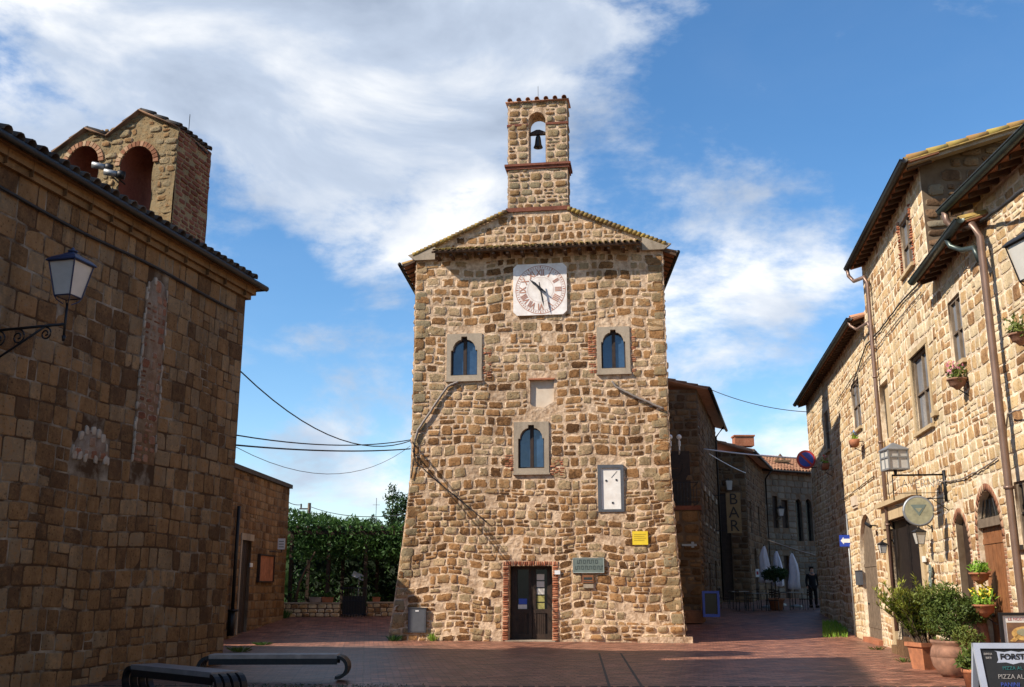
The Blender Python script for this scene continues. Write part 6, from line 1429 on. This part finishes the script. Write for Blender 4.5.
for k in range(1500):
    px, py = U(823, 848), U(632, 638.5); x, y = onground(px, py); x += 0; z = gz(x, y); h = U(.06, .17); a = U(0, 6.28); s_ = V3(math.cos(a), math.sin(a), 0) * .012; tp = V3(x + U(-.05, .05), y + U(-.05, .05), z + h)
    if (Vector((x, y, 0)) - RW.P).dot(RW.n) > .02: mb.add([V3(x, y, z) - s_, V3(x, y, z) + s_, tp], [(0, 1, 2)], 0, U(.2, 1))
tag(mb.build('grass', 'leaf_fresh'), 'bright green grass patch at the foot of the blue arrow sign pole', 'grass', kind='stuff')
mb = MB()
for k in range(420):
    x, y = -3.4 + rng.gauss(0, 1.1), 17.5 + .5 * math.sin(k % 7) + U(-.1, .1); z = 0; h = U(.01, .035); a = U(0, 6.28); s_ = V3(math.cos(a), math.sin(a), 0) * .012; tp = V3(x + U(-.04, .04), y + U(-.04, .04), z + h); mb.add([V3(x, y, z) - s_, V3(x, y, z) + s_, tp], [(0, 1, 2)], 0, U(0, .6))
tag(mb.build('grass', 'leaf_hedge'), 'sparse dark grass in the paving joints in front of the far bench', 'grass', kind='stuff')
# ================================================================== STREET, LEFT SIDE
def streethouse(name, label, x, y, az_side, len_side, z, front_w, sk=('s_mortar', 's_stone'), holes_side=(), holes_front=(), roof='tile_red', hr=(.24, .36), wr=(.3, .6), gut=True):
    t = thing(name, label, 'building', (x, y, gz(x, y))); mb = MB()
    ff = Fr(x, y, 95); fs = Fr(x, y, az_side, -1)
    fs = Fr(x, y, az_side, 1) if Fr(x, y, az_side, 1).n.x > 0 else fs
    for f, a, b, hs_ in ((ff, -front_w, 0, holes_front), (fs, 0, len_side, holes_side)):
        panel(mb, f, rect(a, b, 0, z), hs_, .2, None, .8, 0, .02); rows(mb, f, rect(a, b, .3, z), hs_, hr, wr, .03, .025, 5, .1, None, 1, .04)
    mb.fbox(ff, -front_w, 0, 0, z, -len_side, -len_side + .1)
    mb.build('wall', list(sk), t, True)
    return t, ff, fs
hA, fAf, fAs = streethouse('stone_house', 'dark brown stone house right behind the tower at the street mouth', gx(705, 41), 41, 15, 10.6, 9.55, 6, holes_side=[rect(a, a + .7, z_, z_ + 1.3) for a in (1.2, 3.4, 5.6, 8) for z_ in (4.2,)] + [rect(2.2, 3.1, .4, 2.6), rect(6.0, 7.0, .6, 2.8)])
q = fAf.px(676, 480)
def panelpart(nm, fr, par, *bx):
    mb = MB(); mb.fbox(fr, *bx); return mb.build(nm, 'wood_dark', par)
for a in (1.2, 3.4, 5.6, 8.0):
    o = panelpart('shutter', fAs, hA, a, a + .7, 4.2, 5.5, -.15, -.1)
    for (y0, y1) in ((5.5, 5.72), (4.1, 4.2)): mb = MB(); mb.fbox(fAs, a - .05, a + .75, y0, y1, -.05, .06); mb.build('window_trim', 'grey_trim', o)
panelpart('door', fAs, hA, 2.2, 3.1, .3, 2.6, -.15, -.1); panelpart('door', fAs, hA, 6, 7, .5, 2.8, -.15, -.1)
mb = MB(); A = fAs.w(-.3, 9.5, .5); B = fAs.w(10.8, 9.5, .5); up = fAs.w(0, 1.4, -5) - fAs.w(0, 0, 0); slab(mb, A, B, up, .06); coppi(mb, A, B, up, 0, .085, .22, .45)
mb.build('roof', 'tile_red', hA, True); mb = MB(); mb.tube([fAs.w(-.35, 9.47, .56), fAs.w(10.9, 9.42, .56)], .075, 8); mb.tube([fAs.w(9.5, 9.4, .5), fAs.w(9.5, 8.9, .1), fAs.w(9.5, 1, .1)], .05, 8); mb.build('gutter', 'gutter_dark', hA, True)
mb = MB(); dz0, dz1 = 4.75, 7.1; dd0 = prect(fAf, 671, 690, 440, 500); mb.fbox(fAf, dd0[0], dd0[1], 4.7, 7.0, .0, .04); mb.build('balcony_door', 'wood_dark', hA)
# terrace pier in front of it
PR = Fr(gx(702, 38.8), 38.8, 95); ter = MB(); zt2 = PR.px(690, 510)[1]
tr = thing('terrace_block', 'projecting ground-floor stone block with railing just right of the tower', 'terrace', (PR.P.x, PR.P.y, gz(0, 38.8)))
panel(ter, PR, rect(-2.2, 0, 0, zt2), [], .1, None, .4, 0, .03); rows(ter, PR, rect(-2.2, 0, .25, zt2), [], (.28, .44), (.4, .7), .06, .04, 5, .12, None, 1, .03)
PS = Fr(PR.P.x, PR.P.y, 12, 1); panel(ter, PS, rect(0, 2.2, 0, zt2), [], .1, None, .5, 0); rows(ter, PS, rect(0, 2.2, .25, zt2), [], (.28, .44), (.4, .7), .06, .04, 5, .12, None, 1, .03)
ter.build('wall', ['s_mortar', 'c_stone'], tr, True)
mb = MB(); mb.fbox(PR, -2.2, .08, zt2, zt2 + .16, -2.3, .08); mb.build('slab', 'brick_dark', tr)
mb = MB()
for k in range(18): u = -2.1 + k * .12; mb.tube([PR.w(u, zt2 + .16, .0), PR.w(u, zt2 + 1.05, .0)], .012, 5)
for z in (.3, 1.05): mb.tube([PR.w(-2.2, zt2 + z, 0), PR.w(0, zt2 + z, 0), PR.w(0, zt2 + z, -2)], .018, 6)
P = [PR.w(-.9 + .35 * math.cos(t), zt2 + 1.75 + .5 * math.sin(t), .1) for t in [math.pi + math.pi * k / 12 for k in range(13)]]; mb.tube(P, .015, 6)
mb.build('railing', 'iron', tr)
for (px, lab) in ((670, 'left one of two white globe lamps above the terrace'), (679, 'right one of two white globe lamps above the terrace')):
    u, v = PR.px(px, 437, 0); c = PR.w(u, v, 0); t = thing('globe_lamp', lab, 'lamp', tuple(c), 'globe lamps above the terrace')
    mb = MB(); mb.lathe((c.x, c.y, c.z), [(.01, -.1)] + [(.1 * math.cos(a), .1 * math.sin(a)) for a in [math.pi * (k / 8 - .5) for k in range(1, 8)]] + [(.01, .1)], 14); mb.build('globe', 'white', t, True)
    mb = MB(); mb.tube([c - V3(0, 0, .1), c - V3(0, 0, .5), c - V3(0, 0, .62) - PR.n * .3], .03, 6); mb.tube([c - V3(0, 0, .15), c - V3(0, 0, .35)], .05, 8); mb.build('stem', 'white_metal', t)
u, v = PR.px(690, 545, .02); mb = MB(); mb.fbox(PR, u - .3, u + .25, v - .04, v + .04, .02, .05); mb.fbox(PR, u + .05, u + .15, v - .1, v + .12, .03, .06); tag(mb.build('wall_bracket', 'grey_metal'), 'small dark metal bar fixed to the terrace block', 'bracket')
# BAR sign
ub_, vb_ = fAs.px(727, 513, .4) if 0 else (0, 0)
fBar = Fr(gx(733.5, 47.5), 47.5, 95); qb = prect(fBar, 726.5, 741, 493, 533)
bs = thing('bar_sign', 'upright ochre BAR sign projecting over the shaded street', 'shop sign', tuple(fBar.w(qb[0], qb[2], 0)))
mb = MB(); mb.fbox(fBar, qb[0], qb[1], qb[2], qb[3], -.05, .05); mb.build('panel', 'sign_ochre', bs)
for i, c_ in enumerate('BAR'): text(fBar, (qb[0] + qb[1]) / 2, qb[3] - (qb[3] - qb[2]) * (i + .5) / 3, .056, c_, (qb[3] - qb[2]) * .4, 'iron', bs, 'letter', .004)
mb = MB(); mb.tube([fBar.w(qb[0], qb[3] - .1, 0), fBar.w(qb[0] - .6, qb[3] - .1, 0)], .02, 6); mb.tube([fBar.w(qb[0], qb[2] + .1, 0), fBar.w(qb[0] - .6, qb[2] + .1, 0)], .02, 6); mb.build('arm', 'iron', bs)
# house B
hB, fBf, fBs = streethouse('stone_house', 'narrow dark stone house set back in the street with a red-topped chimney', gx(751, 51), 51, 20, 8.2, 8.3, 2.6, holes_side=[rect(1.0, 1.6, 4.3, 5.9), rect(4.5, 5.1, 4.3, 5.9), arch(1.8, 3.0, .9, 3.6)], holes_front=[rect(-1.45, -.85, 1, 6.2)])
panelpart('door', fBf, hB, -1.45, -.85, .9, 6.2, -.15, -.1); panelpart('shutter', fBs, hB, 1.0, 1.6, 4.3, 5.9, -.15, -.1); panelpart('shutter', fBs, hB, 4.5, 5.1, 4.3, 5.9, -.15, -.1); panelpart('door', fBs, hB, 1.8, 3.0, .9, 3.6, -.17, -.12)
mb = MB(); A = fBs.w(-.4, 8.25, .5); B = fBs.w(8.3, 8.25, .5); up = fBs.w(0, 1.0, -3.2) - fBs.w(0, 0, 0); slab(mb, A, B, up, .06); coppi(mb, A, B, up, 0, .085, .22, .45); rB = mb.build('roof', 'tile_red', hB, True)
mb = MB(); mb.tube([fBs.w(-.4, 8.2, .55), fBs.w(8.3, 8.2, .55)], .07, 8); mb.tube([fBs.w(8.1, 8.2, .5), fBs.w(8.1, 7.7, .12), fBs.w(8.1, 1, .12)], .05, 8); mb.build('gutter', 'gutter_dark', hB, True)
cb = fBf.px(743, 440, -2); mb = MB(); cpos = fBf.w(cb[0], cb[1], -2); mb.box((cpos.x, cpos.y, cb[1] - .1), (1.0, .7, .5)); mb.box((cpos.x, cpos.y, cb[1] + .18), (1.1, .8, .08)); mb.build('chimney', 'brick', rB)
u, v = fBf.px(729, 490, .3); c = fBf.w(u, v, .3); wl = thing('street_lantern', 'small white-glowing glass lantern on the narrow house front', 'lantern', tuple(c))
mb = MB(); mb.lathe((c.x, c.y, c.z), [(.16, 0), (.22, .42), (.2, .45)], 4, rot=.8); mb.build('lamp_glass', 'lampglass', wl); mb = MB(); mb.tube([c + V3(0, 0, .45), c + V3(0, 0, .6), fBf.w(u, v + .6, 0)], .02, 6); mb.build('bracket', 'iron', wl)
# house C with arched windows
Cx, Cy = gx(768, 59), 59
fC = Fr(Cx, Cy, 62, 1); hC = thing('stone_house', 'grey stone house with three tall arched windows closing the street', 'building', (Cx, Cy, 1))
topC = fC.px(790, 472)[1]
arcs = []
for (x0, x1) in ((796.5, 802.5), (806.5, 812.5), (815.5, 822)):
    q = prect(fC, x0, x1, 499, 541); arcs.append(arch(q[0], q[1], q[2], q[3], 1.3))
sq = [rect(*prect(fC, 773, 778, 496, 528)), rect(*prect(fC, 782, 788, 500, 528))]; dC = [rect(*[*prect(fC, 785, 790, 560, 595)][:2], 1.0, 3.4)]
mb = MB(); panel(mb, fC, rect(-.5, 26, .5, topC), arcs + sq + dC, .25, None, .8, 0, .02); rows(mb, fC, rect(-.5, 26, .9, topC), arcs + sq + dC, (.3, .4), (.4, .8), .03, .02, 6, .08, None, 1, .03)
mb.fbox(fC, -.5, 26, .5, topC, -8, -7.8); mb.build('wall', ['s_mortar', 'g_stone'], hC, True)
for p in arcs: mb = MB(); mb.prism(fC, p, -.24, -.2); mb.build('window', 'glass_dark', hC)
for p in sq + dC: mb = MB(); mb.prism(fC, p, -.2, -.15); mb.build('shutter', 'wood_dark', hC)
mb = MB(); A = fC.w(-.8, topC, .5); B = fC.w(26, topC, .5); up = fC.w(0, 1.5, -4.5) - fC.w(0, 0, 0); slab(mb, A, B, up, .08); coppi(mb, A, B, up, 0, .09, .24, .5); rC = mb.build('roof', 'tile_red', hC, True)
mb = MB(); mb.tube([fC.w(-.8, topC - .05, .55), fC.w(26, topC - .05, .55)], .07, 6); mb.build('gutter', 'gutter_dark', hC, True)
qc = fC.px(781, 470, -1.6); cp = fC.w(qc[0], 0, -1.6); mb = MB(); mb.box((cp.x, cp.y, qc[1] - .1), (.8, .8, 1.1)); mb.box((cp.x, cp.y, qc[1] + .5), (.95, .95, .1)); mb.tube([(cp.x - .3, cp.y, qc[1] + .55), (cp.x, cp.y, qc[1] + .95), (cp.x + .3, cp.y, qc[1] + .55)], .07, 6); mb.build('chimney', 'gable_stone', rC)
u, v = fC.px(781, 516, .5); c = fC.w(u, v, .5); wl2 = thing('street_lantern', 'dark street lantern with pale glass on the arched-window house', 'lantern', tuple(c)); lantern_parts(wl2, c, .42, 'iron', 'lampglass')
mb = MB(); mb.tube([c + V3(0, 0, -.1), fC.w(u, v - .2, 0)], .02, 6); mb.build('bracket', 'iron', wl2)
wallc = MB(); P = [fC.w(*fC.px(x, y, .05), .05) for x, y in ((768, 540), (785, 546), (800, 551), (815, 555))]; wallc.tube(P, .03, 5); tag(wallc.build('wall_cable', 'cable_grey', None, True), 'pale cable along the arched-window house front', 'cable')
# red and white small sign
fR = fBs; u, v = fR.px(756, 573, .05); mb = MB(); t = thing('small_sign', 'little white sign with a red mark at the narrow house corner', 'sign', tuple(fR.w(u, v, .05)))
fz = Fr(*fR.w(u, 0, .12).xy, 95); mb.fbox(fz, -.09, .09, v - .2, v + .2, 0, .02); mb.build('plate', 'white', t); mb = MB(); mb.fbox(fz, -.05, .05, v - .08, v + .08, .02, .024); mb.build('mark', 'red', t); mb = MB(); mb.tube([fz.w(0, v, 0), fR.w(u, v, 0)], .015, 5); mb.build('bracket', 'iron', t)
# street cables
cable('thin black cable high across the street mouth', fAs.w(2, fAs.px(715, 419)[1], .1), RW.w(4.6, RW.px(816, 411)[1], .05), .25)
pa_ = fAs.w(1.0, fAs.px(707, 458)[1], .1); pb_ = Vector(fn_.w(cu1, cv1 + .05, -.1))
cable('pale thick cable across the street to the no-parking sign', pa_, pb_, .05, .03, 'white_metal')
cable('second pale cable just below the thick one across the street', pa_ + V3(.3, .4, -.15), fBf.w(0.0, 7.2, .1), .05, .02, 'white_metal')
# parasols
def parasol(x, y, h, label):
    t = thing('closed_parasol', label, 'parasol', (x, y, gz(x, y)), 'closed parasols in the street'); z = gz(x, y); mb = MB(); n = 20; vs = []; prof = [(.03, h), (.09, h - .15), (.17, h - .5), (.2, h - .9), (.23, h - 1.3), (.25, h - 1.55), (.17, h - 1.6)]
    ph = U(0, 6)
    for r, q in prof:
        for k in range(n): a = 2 * math.pi * k / n; rr = r * (1 + .22 * math.sin(5 * a + ph) + .1 * math.sin(9 * a)); vs.append((x + rr * math.cos(a) + .03 * math.sin(q * 5), y + rr * math.sin(a), z + q))
    mb.add(vs, [(i * n + k, i * n + (k + 1) % n, (i + 1) * n + (k + 1) % n, (i + 1) * n + k) for i in range(len(prof) - 1) for k in range(n)]); mb.build('canopy', 'canvas', t, True)
    mb = MB(); mb.tube([(x, y, z), (x, y, z + h + .06)], .022, 8); mb.build('pole', 'wood_dark', t); mb = MB(); mb.lathe((x, y, z), [(.28, 0), (.28, .08), (.05, .12)], 16); mb.build('base', 'grey_metal', t)
def py2z(px, py, y): r = pray(px, py); return CH + r.z / r.y * y
for (px, py, y, lab) in ((765.5, 546, 46, 'left of the three closed white parasols, behind the ball-shaped bush'), (778.5, 551, 48, 'middle and thinnest of the three closed white parasols'), (794, 553, 46.5, 'right of the three closed white parasols, next to the standing person')):
    parasol(gx(px, y), y, py2z(px, py, y) - gz(0, y), lab)
# ball-shaped bush in pot
bx, by = gx(775, 44.6), 44.6; z = gz(0, by)
tb = thing('potted_topiary', 'dark ball-shaped bush in a terracotta pot among the cafe tables', 'potted plant', (bx, by, z))
mb = MB(); mb.lathe((bx, by, z), [(.24, 0), (.32, .4), (.36, .42), (.36, .5), (.3, .5)], 18); mb.build('pot', 'terracotta', tb, True)
mb = MB(); mb.tube([(bx, by, z + .4), (bx, by, z + 1.5)], .03, 6); mb.build('stem', 'bark', tb); mb = MB(); leaves(mb, 1600, .08, clumpfn([((bx, by, z + 1.5), .42, .3), ((bx - .3, by, z + 1.45), .28, .3), ((bx + .3, by, z + 1.5), .28, .5)])); mb.build('foliage', 'leaf_tree', tb)
# cafe tables and chairs
def mktable():
    t = thing('cafe_table', 'square cafe table with pale cloth edge nearest the ball-shaped bush', 'table', (0, 0, 0), 'cafe tables in the shaded street')
    mb = MB(); mb.box((0, 0, .73), (.75, .75, .04)); mb.build('table_top', 'grey_metal', t)
    for i in (-1, 1):
        for j in (-1, 1): mb = MB(); mb.tube([(i * .32, j * .32, .71), (i * .34, j * .34, 0)], .018, 6); mb.build('leg', 'iron', t)
    return t
def mkchair():
    t = thing('cafe_chair', 'black cafe chair', 'chair', (0, 0, 0), 'cafe chairs in the shaded street')
    mb = MB(); mb.box((0, 0, .45), (.42, .42, .035)); mb.build('seat', 'wood_dark', t); mb = MB()
    for z_ in (.62, .72, .82): mb.box((0, .2, z_), (.4, .02, .05))
    mb.tube([(-.19, .2, .45), (-.19, .22, .88)], .015, 6); mb.tube([(.19, .2, .45), (.19, .22, .88)], .015, 6); mb.build('backrest', 'wood_dark', t)
    for i in (-1, 1):
        for j in (-1, 1): mb = MB(); mb.tube([(i * .18, j * .18, .44), (i * .2, j * .2, 0)], .014, 6); mb.build('leg', 'iron', t)
    return t
tb0 = mktable(); ch0 = mkchair()
TS = [(738, 45.5, 'cafe table farthest left under the BAR sign'), (756, 44, 'cafe table between the BAR sign and the ball-shaped bush'), (790, 44.8, 'cafe table just right of the ball-shaped bush')]
for i, (px, y, lab) in enumerate(TS):
    x = gx(px, y); o = tb0 if i == 0 else copy_tree(tb0, (0, 0, 0)); o.location = (x, y, gz(x, y)); o.rotation_euler = (0, 0, .2 * i); o['label'] = lab
    for j, (dx, dy, rz, side) in enumerate(((-.62, .1, math.pi / 2, 'left'), (.62, -.05, -math.pi / 2, 'right'))):
        c = ch0 if (i == 0 and j == 0) else copy_tree(ch0, (0, 0, 0)); yy = y + dy; c.location = (x + dx, yy, gz(0, yy)); c.rotation_euler = (0, 0, rz + .15 * i); c['label'] = 'black cafe chair on the %s side of the %s' % (side, ['table under the BAR sign', 'table left of the ball-shaped bush', 'table right of the ball-shaped bush'][i])
# blue-framed stand
q0 = Fr(gx(710, 37.6), 37.6, 97); z = gz(0, 37.6); bsd = thing('blue_display_stand', 'bright blue framed upright display stand beside the terrace block', 'display stand', (q0.P.x, 37.6, z)); mb = MB()
zt3 = q0.px(710, 591)[1]; zb3 = max(z + .03, q0.px(710, 617)[1])
for (a, b, c, d) in ((-.3, -.22, zb3, zt3), (.22, .3, zb3, zt3), (-.22, .22, zt3 - .08, zt3), (-.22, .22, zb3, zb3 + .1)): mb.fbox(q0, a, b, c, d, -.2, .03)
mb.build('frame', 'blue', bsd); mb = MB(); mb.fbox(q0, -.22, .22, zb3 + .1, zt3 - .08, -.18, -.1); mb.build('panel', 'glass_dark', bsd)
mb = MB(); bx_ = gx(692, 38.2); mb.box((bx_, 38.3, gz(0, 38.3) + .25), (.7, .4, .45)); mb.box((bx_, 38.08, gz(0, 38.3) + .3), (.5, .05, .2)); tag(mb.build('planter_box', 'wood_brown'), 'low brown box on the ground against the terrace block', 'box')
# person
def skinmesh(name, pts, edges, rad, mt, parent, root=0, sub=2):
    me = bpy.data.meshes.new(name); o0 = Vector(ORG.get(parent.name, (0, 0, 0))); me.from_pydata([Vector(p) for p in pts], edges, []); ob = bpy.data.objects.new(name, me); col.objects.link(ob)
    md = ob.modifiers.new('skin', 'SKIN'); md.use_smooth_shade = True
    for i, r in enumerate(rad): me.skin_vertices[0].data[i].radius = (r, r) if not isinstance(r, tuple) else r
    me.skin_vertices[0].data[root].use_root = True
    s_ = ob.modifiers.new('sub', 'SUBSURF'); s_.levels = s_.render_levels = sub
    bpy.context.view_layer.update(); m2 = bpy.data.meshes.new_from_object(ob.evaluated_get(bpy.context.evaluated_depsgraph_get())); ob.modifiers.clear(); ob.data = m2
    m2.materials.clear(); m2.materials.append(M[mt]); m2.name = name; ob.parent = parent; return ob
py_ = 46.3; pxx = gx(812, py_); pz = gz(0, py_)
per = thing('person', 'person in dark coat and trousers with grey scarf standing at the street edge', 'person', (pxx, py_, pz))
body = [(0, 0, .95), (0, 0, 1.15), (0, 0, 1.38), (0, -.01, 1.5), (0, -.02, 1.6), (0, -.02, 1.7), (-.19, 0, 1.4), (-.25, .02, 1.13), (-.24, -.06, .88), (-.24, -.09, .8), (.19, 0, 1.4), (.25, .02, 1.13), (.24, -.06, .88), (.24, -.09, .8), (-.1, 0, .9), (-.11, -.01, .5), (-.12, .02, .1), (-.13, -.12, .04), (.1, 0, .9), (.12, -.02, .5), (.13, .03, .1), (.15, -.11, .04)]
bed = [(0, 1), (1, 2), (2, 3), (3, 4), (4, 5), (2, 6), (6, 7), (7, 8), (8, 9), (2, 10), (10, 11), (11, 12), (12, 13), (0, 14), (14, 15), (15, 16), (16, 17), (0, 18), (18, 19), (19, 20), (20, 21)]
brd = [.13, .12, .13, .06, .085, .08, .05, .04, .03, .035, .05, .04, .03, .035, .08, .055, .04, .035, .08, .055, .04, .035]
skinmesh('body', body, bed, brd, 'skin', per)
coat = [(0, 0, .8), (0, 0, 1.0), (0, 0, 1.2), (0, 0, 1.42), (-.2, 0, 1.42), (-.26, .02, 1.13), (-.25, -.05, .9), (.2, 0, 1.42), (.26, .02, 1.13), (.25, -.05, .9)]
skinmesh('coat', coat, [(0, 1), (1, 2), (2, 3), (3, 4), (4, 5), (5, 6), (3, 7), (7, 8), (8, 9)], [(.2, .17), .17, .155, .13, .075, .06, .05, .075, .06, .05], 'cloth_dark', per, 1)
skinmesh('trousers', [(0, 0, .92), (-.1, 0, .86), (-.11, -.01, .5), (-.12, .02, .08), (.1, 0, .86), (.12, -.02, .5), (.13, .03, .08)], [(0, 1), (1, 2), (2, 3), (0, 4), (4, 5), (5, 6)], [.15, .105, .08, .07, .105, .08, .07], 'cloth_dark', per)
skinmesh('scarf', [(-.07, 0, 1.5), (0, -.08, 1.49), (.07, 0, 1.5), (0, .07, 1.51)], [(0, 1), (1, 2), (2, 3), (3, 0)], [.045] * 4, 'cloth_grey', per)
skinmesh('hair', [(0, .03, 1.68), (0, .02, 1.76), (0, .05, 1.6)], [(0, 1), (0, 2)], [.095, .075, .07], 'hair', per)
for sx_ in (-1, 1):
    mb = MB(); o = per.location
    mb.box((sx_ * .14 + o.x, o.y - .07, o.z + .05), (.1, .28, .1)); mb.build('shoe', 'iron', per)
bpy.context.view_layer.update()
print('objects', len(bpy.data.objects), 'verts', sum(len(m.vertices) for m in bpy.data.meshes))
